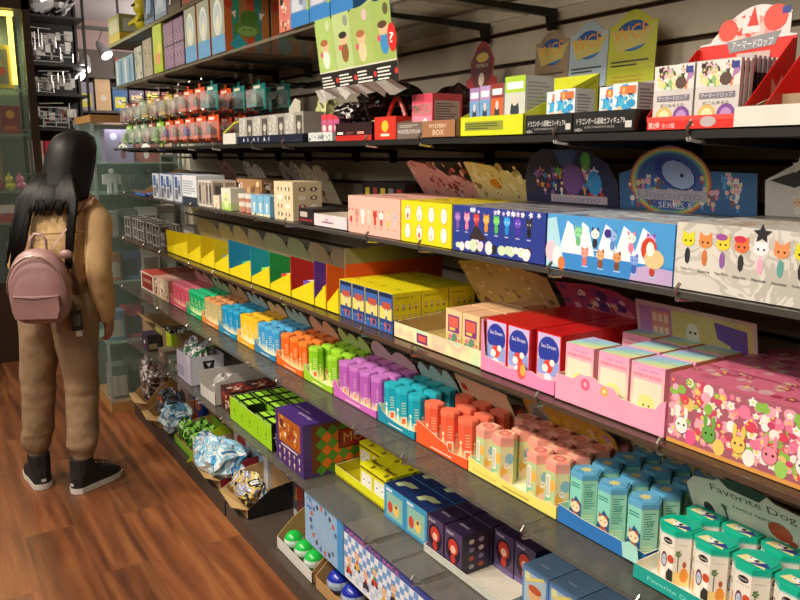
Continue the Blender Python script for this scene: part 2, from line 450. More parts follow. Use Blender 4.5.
def place_canisters(kind, colname, group, body, lid, n, r, h, deco, x0, y0, w, cols, rows, px, skip=(), lobed=False, lidd=None, noun='canister', stag=0, flat=1.0):
    first = None
    for j in range(rows):
        for i in range(cols):
            if (i, j) in skip: continue
            y = y0 + w - (i + .5)*w/cols + rnd.uniform(-.0012, .0012) - (stag if j % 2 else 0)
            x = x0 + .004 + px*(j + .5) + rnd.uniform(-.001, .001)
            col = ['leftmost', 'second from the left', 'third from the left', 'fourth from the left', 'fifth from the left', 'sixth from the left'][i] if i < cols - 1 else 'nearest the camera'
            if cols == 1: col = ''
            row = 'front row' if j == 0 else ('back row' if j == rows - 1 else ORD[j] + ' row')
            lab = f'{colname} {noun}, {row}, {col}'
            loc = (x, y, ZD + .0022)
            if first is None:
                first = empty(kind, lab, 'canister', loc, 0, group)
                b, ring = canister(body, lid, n, r, h, deco, lobed, flat); b.build('body', first)
                c = MB(); c.prism([(a*1.03, q*1.03) for a, q in ring], h*.90, h*.985, lid)
                c.prism([(a*.9, q*.9) for a, q in ring], h*.985, h, lid)
                f = Fr(c, (0,0,h), (0,-1,0), (1,0,0), (0,0,1), r, r)
                if lidd: lidd(f, r)
                else:
                    f.disc(0, 0, r*.42, lid, r*.42)
                c.build('lid', first)
            else:
                dup(first, loc, lab)

def disp_tray(name, label, y0, w, d, outc, inc, prof, hs, hb, x=1.02, z=ZD, hdr=None, lab=None):
    t = empty(name, label, 'display tray', (x, y0, z), 0)
    tray_mesh(w, d, prof, hs, hb, outc, inc, deco=lab).build('tray_body', t)
    if hdr:
        outline, col, tilt, deco = hdr
        header(t, outline, col, tilt, (d - .003, w, .002), deco)
    return t
SWOOP = [(0, .052), (.05, .050), (.12, .036), (.25, .027), (.45, .022), (.65, .0205), (.85, .021), (1, .024)]

def scallop(w, h, bumps=3, seed=0):
    r = random.Random(seed)
    pts = [(0, 0), (w, 0), (w, h*.78)]
    for i in range(bumps):
        u1 = w - w*i/bumps; u0 = w - w*(i+1)/bumps
        pts += arc(u0, h*.8, u1, h*.8, h*(.12 + .1*r.random()), 6)[1:]
    return pts

def hdr_lines(dark, accent=None, seed=0, title=None):
    def f(fr):
        W, H = fr.W, fr.H
        if title: fr.text(title, W*.5, H*.74, H*.1, dark, al='c')
        r = random.Random(seed)
        for q in range(3):
            for i in range(7):
                u = W*(.1 + .12*i); v = H*(.62 - .16*q)
                fr.rect(u, v, u + W*.07, v + H*.015, dark); fr.k -= 1
        if accent: fr.disc(W*.12, H*.8, H*.07, accent)
    return f

def fade(c2, mid, mark='#ffffff', sticker=None):
    """canister print : light fade near the foot, pale little figure, sticker"""
    def f(fr, i):
        W, H = fr.W, fr.H
        if i % 2 == 0:
            fr.disc(W*.5, H*.52, W*.22, mark); fr.disc(W*.5, H*.33, W*.17, mark, H*.13)
        else:
            for q in range(5): fr.rect(W*.2, H*(.45 + .07*q), W*.8, H*(.465 + .07*q), mark); fr.k -= 1
        if sticker and i % 3 == 1: fr.rect(W*.1, H*.12, W*.95, H*.36, '#e8dcc8'); fr.rect(W*.25, H*.17, W*.8, H*.32, '#e0702a')
    return f

def disc_lid(c):
    def f(fr, r): fr.disc(0, 0, r*.5, c); fr.disc(0, 0, r*.2, '#f4ead2')
    return f

TR = [ # colour word, y0, y1, columns, tray, body, lid, fade colours, header colour, header lines
 ('rose pink', 3.44, 3.69, 4, '#d9566f', '#d4536c', '#e07a8b', '#f6cdb8', '#ec9fa4', '#e0b0a8', '#9a5a52'),
 ('emerald green', 3.22, 3.43, 4, '#18a868', '#12a35f', '#2fc486', '#e9f2bb', '#8fdc9c', '#d0d0b0', '#6b6d55'),
 ('peach and sage', 3.00, 3.21, 3, '#d9853c', '#b9ab76', '#dfa06a', '#f7e0aa', '#dcb878', '#c0a888', '#5e4a34'),
 ('azure blue', 2.79, 2.99, 3, '#1b84a8', '#1a8fc0', '#37a9cf', '#f5eab8', '#7cc8c8', '#c0ccc4', '#66736a'),
 ('lemon and blush', 2.61, 2.78, 3, '#e9a91f', '#eec32b', '#f3c42c', '#fbe9d3', '#f3ce9a', '#dcc4a0', '#8a6a44'),
 ('sky blue', 2.41, 2.60, 3, '#2c7da8', '#3b9bd2', '#5bb2df', '#fbeec0', '#a8d9dd', '#c8ccb8', '#6b705e'),
 ('orange', 2.19, 2.40, 3, '#e8641a', '#e9681d', '#f28a3c', '#fce3a8', '#f6ab55', '#e0bc9c', '#86583a'),
 ('lime green', 1.98, 2.18, 3, '#97c52a', '#8ac923', '#a6dc3c', '#f8f2b4', '#c3e46a', '#c8d088', '#5f6636'),
 ('orchid violet', 1.72, 1.97, 4, '#c463b6', '#b25bb4', '#c97bc9', '#fbe6b6', '#dd9fca', '#d4bcb4', '#74594f'),
 ('turquoise', 1.53, 1.71, 3, '#128aa6', '#12a0b6', '#2bb6c6', '#f5ecc0', '#79cbc9', '#bcd0c4', '#5c6f66'),
 ('coral red', 1.31, 1.52, 3, '#ee5a2c', '#ee5f40', '#f2795a', '#fbd9a6', '#f69a74', '#dcc4a4', '#7f5a3c'),
]
for k, (word, y0, y1, cols, tc, bc, lc, f1, f2, hc, hl) in enumerate(TR):
    w = y1 - y0; n = 8; noun = 'canister'
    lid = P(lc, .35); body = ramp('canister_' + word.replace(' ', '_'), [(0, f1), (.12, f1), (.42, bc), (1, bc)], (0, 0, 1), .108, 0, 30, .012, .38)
    oc = scallop(w*.97, .185, 2 + k % 2, k) if word != 'coral red' else [(0, 0), (w*.97, 0), (w*.97, .178), (0, .182)]
    def trdeco(F, N, T, tc=tc, w=w, k=k):
        F.lines(w*.3, .006, w*.8, .012, 1, '#f6e3cf', k)
    t = disp_tray('display_tray', f'{word} card display tray holding the {word} canisters', y0, w, .202, tc, f1, SWOOP if word != 'coral red' else [(0,.06),(.2,.052),(.45,.04),(.62,.034),(.66,.022),(1,.026)], .024, .03,
                  hdr=(oc, P(hc, .7), .48, hdr_lines(P(hl), {'coral red': '#c8402c'}.get(word), k, {'coral red': 'MINI SERIES'}.get(word) if False else None)), lab=trdeco)
    two = word == 'lime green'
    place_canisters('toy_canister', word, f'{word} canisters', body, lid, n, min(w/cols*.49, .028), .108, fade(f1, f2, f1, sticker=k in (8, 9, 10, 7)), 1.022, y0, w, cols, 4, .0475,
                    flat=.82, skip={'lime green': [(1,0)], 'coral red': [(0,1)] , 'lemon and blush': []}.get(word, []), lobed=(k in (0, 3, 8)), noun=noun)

# pastel hexagonal canisters
y0, w = 1.02, .285
def past(fr, i):
    W, H = fr.W, fr.H
    cs = ['#e98aa0', '#7cc39b', '#f0b24c', '#8fb7c9', '#e7d27a', '#f3c9b0', '#86b97e']
    r = random.Random(i*7 + 1)
    fr.rect(0, 0, W, H, ['#b7c98f', '#e9d9a6', '#a8cfae', '#f0c7a6'][i % 4])
    fr.disc(W*.3, H*.3, W*.3, cs[(i+1) % 7], H*.16); fr.disc(W*.7, H*.58, W*.34, cs[(i+2) % 7], H*.13); fr.disc(W*.5, H*.15, W*.34, cs[(i+4) % 7], H*.1)
    fr.rect(0, H*.86, W, H, ['#ef9a86', '#f2a391'][i % 2])
    if i % 2: fr.disc(W*.5, H*.42, W*.22, '#f6eadb', W*.26); fr.disc(W*.42, H*.43, W*.04, '#3b2a2a'); fr.disc(W*.58, H*.43, W*.04, '#3b2a2a')
    else:
        fr.rect(W*.12, H*.3, W*.5, H*.78, '#efe7d8'); fr.lines(W*.16, H*.34, W*.46, H*.74, 9, '#8b8379', i)
def pastlid(fr, r):
    for q in range(6):
        a = q*PI/3; fr.poly([(0,0), (r*.86*math.cos(a), r*.86*math.sin(a)), (r*.86*math.cos(a+PI/3), r*.86*math.sin(a+PI/3))], ['#f2b48c', '#f4c9a0', '#f09c86'][q % 3]); fr.k -= 1
    fr.k += 1; fr.disc(0, 0, r*.5, '#e5746a'); fr.disc(0, 0, r*.25, '#f3a58f')
def phead(fr):
    W, H = fr.W, fr.H
    fr.disc(W*.16, H*.55, W*.14, '#b9b3a8', H*.3); fr.disc(W*.16, H*.55, W*.1, '#8d877f', H*.22)
    fr.scatter(['#e9b93a', '#d9695a', '#f0d98a', '#9bb3a0', '#c98bb0', '#e58a3c'], 60, .006, .017, 5, 'dft', (W*.28, H*.05, W*.98, H*.8))
t = disp_tray('display_tray', 'pale yellow card tray holding pastel hexagonal canisters', y0, w, .24, '#e7dc6e', '#f5ecc4', [(0,.036),(.3,.026),(.6,.022),(1,.028)], .026, .03,
    hdr=([(0,0),(w*.98,0),(w*.98,.15)] + arc(w*.3,.18,w*.98,.15,.03,8)[1:] + arc(0,.16,w*.3,.18,.02,6)[1:], P('#d9a63c', .6), .5, phead), lab=lambda F,N,T: (F.text('Rainbow series', .02, .008, .009, '#b9a23c'), F.lines(.12,.006,.25,.014,1,'#b9a23c')))
place_canisters('hexagonal_canister', 'pastel patterned hexagonal', 'pastel hexagonal canisters', P('#c8d4a4', .35), P('#f0a090', .3), 6, .0285, .110, past, 1.022, y0, w, 5, 4, .0565, skip=[(0,1),(2,0)], lidd=pastlid)

# aqua hexagonal canisters
y0, w = .800, .215
def aqua(fr, i):
    W, H = fr.W, fr.H
    fr.rect(0, 0, W, H, ['#86d0bc', '#a4d8c0', '#7cc8b8'][i % 3])
    if i % 2 == 0:
        fr.poly([(0, H*.3), (W*.5, H*.62), (W, H*.5), (W, 0), (0, 0)], '#27527c'); fr.poly([(0, 0), (0, H*.22), (W*.6, H*.3), (W, H*.2), (W, 0)], '#d98a55')
        fr.toy(W*.5, H*.1, H*.45, '#a8503c', '#f4d7b0')
        fr.lines(W*.1, H*.78, W*.9, H*.88, 2, '#2e7c78', i)
    else:
        fr.lines(W*.14, H*.4, W*.86, H*.9, 11, '#3c9a86', i); fr.lines(W*.1, H*.05, W*.9, H*.3, 5, '#e9efc0', i+4)
        fr.text('CE', W*.3, H*.66, H*.08, '#2e7c6c')
def aqualid(fr, r):
    for q in range(6):
        a = q*PI/3; fr.poly([(0,0), (r*.88*math.cos(a), r*.88*math.sin(a)), (r*.88*math.cos(a+PI/3), r*.88*math.sin(a+PI/3))], ['#5ca4cc', '#6cb0d4'][q % 2]); fr.k -= 1
    fr.k += 1; fr.star(0, 0, r*.42, '#d9cf8a', 7, .6)
def ahead(fr):
    W, H = fr.W, fr.H
    fr.rect(0, 0, W, H*.32, '#5fb39c'); fr.rect(W*.02, H*.34, W*.98, H*.97, '#b98a4a')
    for i, c in enumerate(['#e0a030', '#5c7a55', '#38383c', '#b0452c', '#2f6b60', '#a83a30', '#d9b04a', '#6e9a88']):
        fr.toy(W*(.07 + .12*i), H*.3, H*.5, c, '#e9c9a0'); fr.k = 4
    fr.rect(W*.3, H*.5, W*.48, H*.9, '#3c4a55')
t = disp_tray('display_tray', 'blue card tray holding aqua hexagonal canisters', y0, w, .27, '#2c72b8', '#d9ead0', [(0,.038),(.3,.032),(1,.03)], .03, .032,
    hdr=([(0,0),(w*.98,0),(w*.98,.185),(0,.195)], P('#b98a4a', .6), .42, ahead))
place_canisters('hexagonal_canister', 'aqua hexagonal blue-lidded', 'aqua hexagonal canisters', P('#8accb8', .35), P('#62a8cc', .3), 6, .0305, .112, aqua, 1.022, y0, w, 3, 4, .060, skip=[], lidd=aqualid)
b = MB(); b.prism([(0,0),(.03,0),(.034,.012),(.03,.03),(.012,.034),(-.004,.026)], 0, .0012, '#6fc4ba', '#a9dcd0', fn=lambda a,c,q: (-q, -a, c))
f = Fr(b, (0,0,0), (0,-1,0), (0,0,1), (-1,0,0), .03, .03); f.k = 8; f.disc(.015,.016,.009,'#e6f1e2'); f.disc(.012,.018,.0015,'#33444a'); f.disc(.018,.018,.0015,'#33444a'); f.disc(.015,.012,.002,'#d9776a')
tag(b.build('card_tag', None, (1.008, .838, ZD + .012)), 'small aqua card tag with a face, hanging between the blue tray and the teal tray', 'tag')

# octagonal dog canisters
y0, w = .493, .302
TEAL = '#12b394'
def dog(fr, i):
    W, H = fr.W, fr.H
    fr.rect(0, 0, W, H, '#e9dfd2'); fr.rect(0, H*.93, W, H, '#8fd4c6')
    if i % 2 == 0:
        fr.disc(W*.5, H*.83, W*.34, '#191514', H*.06); fr.text('Favorite', W*.5, H*.81, H*.04, '#f0e8dc', al='c', w=W*.5)
        fr.text('Favorite Dog', W*.5, H*.72, H*.03, '#4a4240', al='c', w=W*.8)
        fr.disc(W*.3, H*.46, W*.22, '#6b2a3c', H*.15); fr.disc(W*.3, H*.45, W*.16, '#b9c3d4', H*.11); fr.disc(W*.3, H*.2, W*.16, '#f2ece2', H*.12); fr.disc(W*.26, H*.47, W*.03, '#222'.ljust(7,'2')); fr.disc(W*.36, H*.47, W*.03, '#222222')
        fr.poly([(W*.55, 0), (W*.5, H*.22), (W*.7, H*.34), (W, H*.3), (W, 0)], '#2b2826')
        fr.disc(W*.78, H*.42, W*.19, '#f4efe6', H*.1); fr.disc(W*.78, H*.51, W*.24, '#c24a2a', H*.08)
    else:
        fr.rect(0, H*.05, W, H*.3, '#f0cf8a'); fr.rect(W*.24, H*.3, W*.3, H*.62, '#4b5a3c')
        for q in range(5): fr.disc(W*(.27 + .1*math.cos(q*1.25)), H*(.64 + .04*math.sin(q*1.25)), W*.13, '#5d7a4a', H*.02, 6, q*.8); fr.k -= 1
        fr.k += 1; fr.disc(W*.66, H*.25, W*.26, '#e0903c', H*.14); fr.disc(W*.66, H*.45, W*.12, '#a8583a', H*.06)
        fr.text('lucky dog series', W*.5, H*.8, H*.025, '#6a6058', al='c', w=W*.6)
def doglid(fr, r):
    fr.poly([(-r*.7, -r*.5), (r*.75, -r*.62), (r*.4, -r*.05), (-r*.5, r*.02)], '#f0e2a0'); fr.poly([(-r*.1, -r*.62), (r*.85, -r*.35), (r*.5, -r*.02)], '#2e3f8c')
    fr.disc(-r*.05, -r*.22, r*.27, '#f4f1ea', r*.2); fr.disc(r*.12, -r*.2, r*.1, '#22202a', r*.13); fr.disc(-r*.2, -r*.14, r*.05, '#22202a')
def doghead(fr):
    W, H = fr.W, fr.H
    fr.poly([(W*.27, H*.98), (W*.42, H*1.03), (W*.56, H*.98), (W*.5, H*.88), (W*.32, H*.9)], '#1c1918')
    fr.text('Favorite Dog', W*.2, H*.78, H*.10, '#1c1918', w=W*.5); fr.text('FAMILY PARTY', W*.32, H*.69, H*.035, '#2c2726', w=W*.24)
    fr.disc(W*.14, H*.55, W*.035, '#3a3a40', H*.08); fr.disc(W*.2, H*.42, W*.03, '#c8603c', H*.1)
    fr.poly([(W*.245, H*.35), (W*.26, H*.35), (W*.262, H*.66), (W*.25, H*.66)], '#33523c'); fr.star(W*.255, H*.66, W*.035, '#3f6b48', 7, .35)
    fr.disc(W*.4, H*.36, W*.05, '#5c2434', H*.17); fr.disc(W*.4, H*.35, W*.035, '#c4c4cc', H*.13); fr.disc(W*.4, H*.14, W*.04, '#f2ece2', H*.12)
    fr.poly([(W*.5, 0), (W*.49, H*.25), (W*.56, H*.4), (W*.66, H*.36), (W*.74, H*.2), (W*.78, 0)], '#262322')
    fr.disc(W*.585, H*.52, W*.052, '#f4efe6', H*.13); fr.disc(W*.585, H*.64, W*.068, '#bf4a2a', H*.1); fr.disc(W*.645, H*.56, W*.03, '#bf4a2a', H*.03, 8, .4)
    fr.disc(W*.567, H*.52, W*.006, '#222222'); fr.disc(W*.6, H*.51, W*.006, '#222222')
    fr.text('W concert series', W*.8, H*.6, H*.03, '#6a6058', w=W*.15); fr.disc(W*.88, H*.3, W*.05, '#4a6a9c', H*.16)
t = disp_tray('display_tray', 'teal and white card tray of dog canisters with Favorite Dog lettering on its raised card', y0, w, .20, '#1f9f92', '#eef2e8', [(0,.028),(1,.03)], .03, .04, x=.985,
    hdr=([(0,0),(w,0),(w,.19),(w*.6,.205),(w*.56,.215),(w*.42,.22),(w*.28,.215),(w*.24,.205),(w*.1,.195),(w*.03,.17)], P('#e2ddd2', .6), .50, doghead), lab=lambda F,N,T: (F.text('Favorite Dog  Favorite Dog', .03, .008, .010, '#8fe0d0', w=.2)))
place_canisters('octagonal_canister', 'teal-lidded octagonal dog', 'octagonal dog canisters', P('#e6dccf', .35), P('#12b394', .3), 8, .0345, .103, dog, 1.002, y0 + .012, w - .022, 4, 2, .074, lidd=doglid)
# ------------------------------------------------------------------ red cartons at the far end of the canister shelf
def redc(F, N, T):
    F.rect(F.W*.08, F.H*.1, F.W*.92, F.H*.9, '#8c2a24'); F.text('SWEETS', F.W*.5, F.H*.45, F.H*.2, '#e9c9a8', al='c', w=F.W*.6); F.rect(F.W*.9, 0, F.W, F.H, '#f0e2cc')
    N.rect(.003, .01, N.W*.9, N.H*.9, '#e6d2b0'); N.toy(N.W*.5, .02, N.H*.7, '#b5302a')
    T.scatter(['#c84a3c', '#f0d9b8', '#e38a78'], 10, .008, .02, 3, 'dt')
carton('toy_carton', 'red carton with a cream border at the far end of the canister shelf', 'carton', (1.02, 3.98, ZD), .28, .26, .098, P('#c85044'), F=P('#d9c9b4'), N=P('#e0c8a8'), deco=redc)
def redd(F, N, T):
    F.scatter(['#a8322a', '#e9d2ac', '#d9574a', '#5c2320', '#f2e6d0'], 34, .01, .022, 8, 'dt'); T.scatter(['#c84a3c', '#f0d9b8', '#e38a78'], 30, .01, .022, 4, 'dt')
carton('toy_carton', 'cream carton printed with red and black mascots beside the rose pink tray', 'carton', (1.02, 3.715, ZD), .28, .25, .105, P('#d99a8c'), F=P('#e0c8a4'), deco=redd)
t = empty('header_board', 'slanting dark red board behind the red cartons', 'board', (1.29, 3.9, ZD + .107)); header(t, [(0,0),(.3,0),(.3,.10),(.2,.12),(0,.1)], P('#8a3a30'), .6, (0,.3,.001), lambda f: f.scatter(['#c8604c', '#e0b8a0', '#5a2420'], 26, .008, .02, 6, 'dt'), name='board')

# ------------------------------------------------------------------ shelf with the yellow stepped trays
ZC = 1.0695
ST = [('yellow','#e3c914','#c9b312',3.28,3.62),('yellow','#e3c914','#c9b312',3.11,3.27),('golden yellow','#e0c10f','#c9ad12',2.95,3.10),('yellow','#e3c914','#d8bf16',2.78,2.94),
 ('blue','#1f93cc','#1681b8',2.555,2.775),('cyan','#22a6c4','#1b93b3',2.385,2.55),('green','#14a050','#128a45',2.215,2.38),('red','#c92a1c','#ab2418',2.05,2.21),('purple','#5a3a9c','#4c3088',1.985,2.045),('orange','#f0641c','#dd5612',1.90,1.98)]
ys = [3.62,3.29,3.12,2.96,2.785,2.56,2.39,2.22,2.03,1.86]
names = ['far yellow','second yellow','third yellow','fourth yellow','blue','cyan','green','red','purple','orange']
cols = ['#e8cf12','#e8cf12','#dcc212','#e8cf12','#1f93cc','#22a6c4','#14a050','#c92a1c','#5a3a9c','#f0641c']
prod = [None, None, None, '#2f7fb8', '#3bbd7c', '#7fd650', '#d8402c', '#6a4ab4', '#f07a2c', None]
ys = [3.62,3.30,3.12,2.95,2.785,2.56,2.39,2.22,2.05,1.97,1.892]
YEL = P('#dfc814', .45)
for i in range(10):
    ya, yb = ys[i], ys[i+1]
    if i == 8: ya, yb = 2.05, 1.972
    w = ya - yb - .003
    t = empty('stepped_tray', f'yellow slant-fronted tray with the tall {names[i]} side wall', 'display tray', (1.0, yb, ZC), 0, 'stepped yellow trays')
    d = .2; b = MB()
    b.box(0, d, 0, w, 0, .002, YEL)
    # slanting front, rising towards the camera
    b.add([(0,w,0),(0,0,0),(0,0,.078),(0,w,.022)], [(0,1,2,3)], YEL); b.add([(.0015,w,0),(.0015,0,0),(.0015,0,.078),(.0015,w,.022)], [(0,1,2,3)], YEL)
    b.box(0, d, 0, .0015, 0, .075, YEL); b.box(d-.002, d, 0, w, 0, .12, P('#8c8068'))
    b.build('tray_body', t)
    b = MB(); c = P(cols[i], .45)
    hh = [.105,.12,.12,.12,.135,.13,.13,.135,.14,.14][i]
    b.prism([(0,0),(d,0),(d,hh*.62),(d*.8,hh*.60),(0,hh)], 0, .002, c, fn=lambda a, cc, q: (a, w - .001 - q + .001, cc))
    f = Fr(b, (0, w - .0022, 0), (1,0,0), (0,0,1), (0,-1,0), d, hh)
    if i == 9: f.rect(d*.3, hh*.28, d*.7, hh*.42, '#b9aa92')
    f.poly([(d*.45, hh*.12), (d*.9, hh*.12), (d*.9, hh*.2), (d*.45, hh*.2)], P(cols[i], .6, noise=.2))
    b.build('side_wall', t, label if False else None)
    header(t, [(0,0),(w,0),(w,.10),(w*.9,.135),(w*.7,.15),(w*.3,.15),(0,.11)], P('#9a8f74', .7), .35, (d*.9, w, .02), name='rear_flap', edge='#8b7d60')
    if prod[i]:
        hw = min(w*.55, .07)
        o = carton('small_carton', f'small {["","","","blue","teal","light green","red","violet","orange"][i]}-topped carton inside the tray with the {names[i]} side wall', 'carton', (1.02, yb + w*.28, ZC + .0025), .09, hw, .058, P(prod[i]), T=P(prod[i]), group='cartons in the stepped trays',
               deco=lambda F,N,T,p=prod[i]: (N.rect(0,N.H*.75,N.W,N.H,'#e9e2d0'), T.rect(.008,.01,T.W-.008,.03,'#f2ead8')))
# grey raised card with orange strip
t = empty('raised_box_lid', 'olive grey raised box lid with an orange strip behind the yellow cartons', 'box lid', (1.0, 1.8875, ZC))
b = MB(); b.box(.02, .36, .0, .002, .0, .19, P('#8d8560', .7)); f = Fr(b, (.02,0,0), (1,0,0), (0,0,1), (0,-1,0), .34, .19); f.rect(0, 0, .34, .145, '#d9501c')
b.build('lid_board', t)

# yellow and navy cartons, four across and three deep
def yn(F, N, T):
    W, H = F.W, F.H
    F.rect(.002, 0, W, H*.98, '#24407a'); F.rect(W*.08, H*.32, W*.92, H*.62, '#e8cf6a'); F.rect(W*.08, H*.62, W*.92, H*.86, '#3c62a8'); F.rect(W*.1, H*.88, W*.9, H*.95, '#16243c')
    F.rect(W*.25, H*.58, W*.85, H*.74, '#b5503c'); F.toy(W*.55, H*.25, H*.34, '#34508c', '#f0d6a8'); F.rect(W*.05, 0, W*.95, H*.22, '#2d5aa0'); F.scatter(['#5b8ac8', '#e0c8a0', '#c85a3c', '#1c2c50'], 9, .005, .012, 2, 'dt', (W*.05, 0, W*.95, H*.26))
    for q in range(4):
        for j in range(2):
            N.toy(N.W*(.16 + .22*q), N.H*(.30 + .26*j), N.H*.16, ['#3c3c50', '#c8702c', '#2c5a8c', '#8c3c30'][(q+j) % 4], '#e6c690'); N.k = 4
    N.text('SERIES 2', N.W*.1, N.H*.85, N.H*.05, '#5a5020', w=N.W*.6); N.rect(0, 0, N.W*.16, N.H*.35, '#203c74'); N.rect(N.W*.2, N.H*.2, N.W, N.H*.23, '#203c74')
    T.rect(T.W*.2, T.H*.5, T.W*.5, T.H*.58, '#a39310')
w = .0705; first = None
for i in range(4):
    for j in range(3):
        lab = f'yellow and navy carton, {"front" if j == 0 else ["","middle","back"][j]} row, {["farthest from the camera","second from the far side","third from the far side","nearest the open pastel tray"][i]}'
        loc = (1.0 + j*.088, 1.60 + (3-i)*(w+.001), ZC)
        if first is None: first = carton('yellow_carton', lab, 'carton', loc, .086, w, .106, P('#e6d61c', .3), deco=yn, group='yellow topped cartons')
        else: dup(first, loc, lab)

# pastel open tray with pastel cartons
def ptr(F, N, T):
    F.rect(F.W*.29, .006, F.W*.42, .03, '#7c2c6a'); F.rect(F.W*.31,.012,F.W*.4,.025,'#d9604a')
t = empty('display_tray', 'open pastel marbled tray holding a few peach cartons', 'display tray', (.995, 1.235, ZC))
tray_mesh(.35, .26, [(0,.038),(1,.038)], .045, .06, ramp('pastel_marble', [(0,'#a8d4bc'),(.3,'#cfe0b0'),(.5,'#f0dca8'),(.7,'#efb8a0'),(.85,'#d0d8a8'),(1,'#9cc8c8')], None, scale=9), P('#b89a5c', .6), deco=ptr).build('tray_body', t)
def hgold(f):
    W, H = f.W, f.H
    f.scatter(['#c8a868', '#7c5c3c', '#e0c890', '#9a7a50'], 50, .006, .014, 9, 'td')
header(t, [(0,0),(.33,0),(.33,.20)] + arc(0,.20,.33,.20,.02,8)[1:], P('#b89c64', .6), .58, (.30, .34, .012), hgold)
def pc(F, N, T):
    W, H = F.W, F.H
    F.rect(0, 0, W, H*.45, '#c9c06a'); F.scatter(['#d9748a', '#8fb45c', '#e0a050', '#f2e0b0', '#5c8c6c'], 22, .005, .011, 4, 'dt', (0, 0, W, H*.5)); F.rect(W*.15, H*.5, W*.85, H*.88, '#7a3a78'); F.rect(W*.22, H*.62, W*.78, H*.84, '#d8604c'); F.rect(W*.25, H*.54, W*.6, H*.6, '#f0c850')
    for q in range(4): N.toy(N.W*(.3 + .4*(q % 2)), N.H*(.2 + .28*(q//2)), N.H*.2, '#8a7a4c', '#d9b890'); N.k = 3
first = None
for i, (x, y, wd) in enumerate([(1.01, 1.325, 'far front'), (1.01, 1.262, 'near front'), (1.085, 1.325, 'second row far'), (1.085, 1.262, 'second row near'), (1.16, 1.295, 'back')]):
    lab = f'peach carton with a purple and orange print, {wd} one in the pastel tray'
    if first is None: first = carton('peach_carton', lab, 'carton', (x, y, ZC+.002), .07, .06, .104, P('#e9b884', .35), F=P('#ecc390'), T=P('#e6b48a'), deco=pc, group='peach cartons')
    else: dup(first, (x, y, ZC + (.002)), lab)

# red cartons in a pink tray
def rc(F, N, T):
    W, H = F.W, F.H
    F.rect(W*.05, H*.05, W*.95, H*.97, '#c9b8e0'); F.disc(W*.5, H*.66, W*.43, '#2c3c9c', H*.27, 16); F.rect(W*.07, H*.08, W*.93, H*.5, '#8fa0d8')
    F.rect(W*.07, H*.06, W*.93, H*.24, '#f2b0c0'); F.text('Sea Dream', W*.5, H*.72, H*.07, '#f0e8f4', al='c', w=W*.6)
    F.disc(W*.5, H*.4, W*.2, '#e0483c', H*.12); F.disc(W*.38, H*.36, W*.12, '#f4ece4'); F.disc(W*.66, H*.48, W*.1, '#f4ece4'); F.disc(W*.5, H*.2, W*.16, '#e8e4f0', H*.08)
    for q in range(3): N.disc(N.W*.5, N.H*(.2 + .25*q), N.W*.25, '#b81c1c'); N.text('TOY', N.W*.3, N.H*(.3+.25*q), N.H*.03, '#e88a7c')
    T.rect(T.W*.45, 0, T.W*.47, T.H, '#a81818')
t = empty('display_tray', 'pink tray holding red cartons with blue arched fronts', 'display tray', (.99, 1.008, ZC))
tray_mesh(.222, .3, [(0,.11),(.02,.11),(.06,.034),(.4,.024),(.55,.028),(.7,.034),(.85,.026),(1,.03)], .03, .05, P('#ef8ab4', .4), P('#c82828', .5), deco=lambda F,N,T: (F.disc(F.W*.58, .028, .013, '#e85a4c', .018), F.disc(F.W*.6, .03, .008, '#f4b04c', .012))).build('tray_body', t)
header(t, [(0,0),(.22,0),(.22,.13),(.18,.15),(.12,.155),(0,.145)], P('#b04c74', .6), .60, (.30, .235, .05), lambda f: (f.scatter(['#8a4a9c', '#c85a6c', '#5c3c7c', '#d98a9c', '#3c3c7c'], 50, .008, .022, 12, 'dt')))
first = None
for j in range(4):
    for i in range(3):
        if (i, j) == (9, 9): continue
        y = 1.008 + .222 - .004 - (i+1)*.0695 - (.004 if i == 2 else 0)
        x = .998 + j*.072 + (0 if i < 2 else .012)
        lab = f'glossy red carton, {["front","second","third","back"][j]} row, {["far","middle","near"][i]} column of the pink tray'
        if first is None: first = carton('red_carton', lab, 'carton', (x, y, ZC+.0022), .070, .068, .112, P('#c81c1c', .28), deco=rc, group='red cartons')
        else: dup(first, (x, y, ZC+.0022), lab)

# rainbow cartons
def rb(F, N, T):
    W, H = F.W, F.H
    F.rect(W*.08, H*.08, W*.92, H*.74, '#e0dcc4'); F.rect(W*.08, H*.08, W*.92, H*.3, '#b8d0dc')
    F.text('SWEET BEAR', W*.5, H*.88, H*.04, '#b070b8', al='c', w=W*.6); F.text('RAINBOW BUDDIES', W*.5, H*.79, H*.05, '#c8386c', al='c', w=W*.86)
    F.disc(W*.5, H*.36, W*.27, '#e6dc8a', H*.17); F.disc(W*.5, H*.13, W*.2, '#f4f0e4', H*.1); F.disc(W*.42, H*.35, W*.03, '#3a2a20'); F.disc(W*.58, H*.35, W*.03, '#3a2a20'); F.disc(W*.5, H*.31, W*.02, '#c8603c')
    N.rect(0, 0, N.W, N.H, '#eba478'); N.rect(0, 0, N.W*.2, N.H, '#f2b0c0')
t = empty('display_tray', 'long pale pink tray with a wavy lip holding rainbow topped cartons', 'display tray', (.985, .752, ZC))
tray_mesh(.248, .245, [(0,.05),(.18,.05),(.24,.062),(.36,.064),(.44,.056),(.56,.056),(.62,.042),(.8,.040),(.92,.044),(.96,.058),(1,.062)], .05, .06, P('#f2a2bc', .4), P('#f4c8b4', .5),
   deco=lambda F,N,T: (F.disc(F.W*.3, .046, .011, '#e85a80', .011), F.disc(F.W*.3, .046, .005, '#f4a8b8'), F.star(F.W*.48, .045, .011, '#f2a850', 6, .7), F.disc(F.W*.48,.045,.004,'#f6e0a0'))).build('tray_body', t)
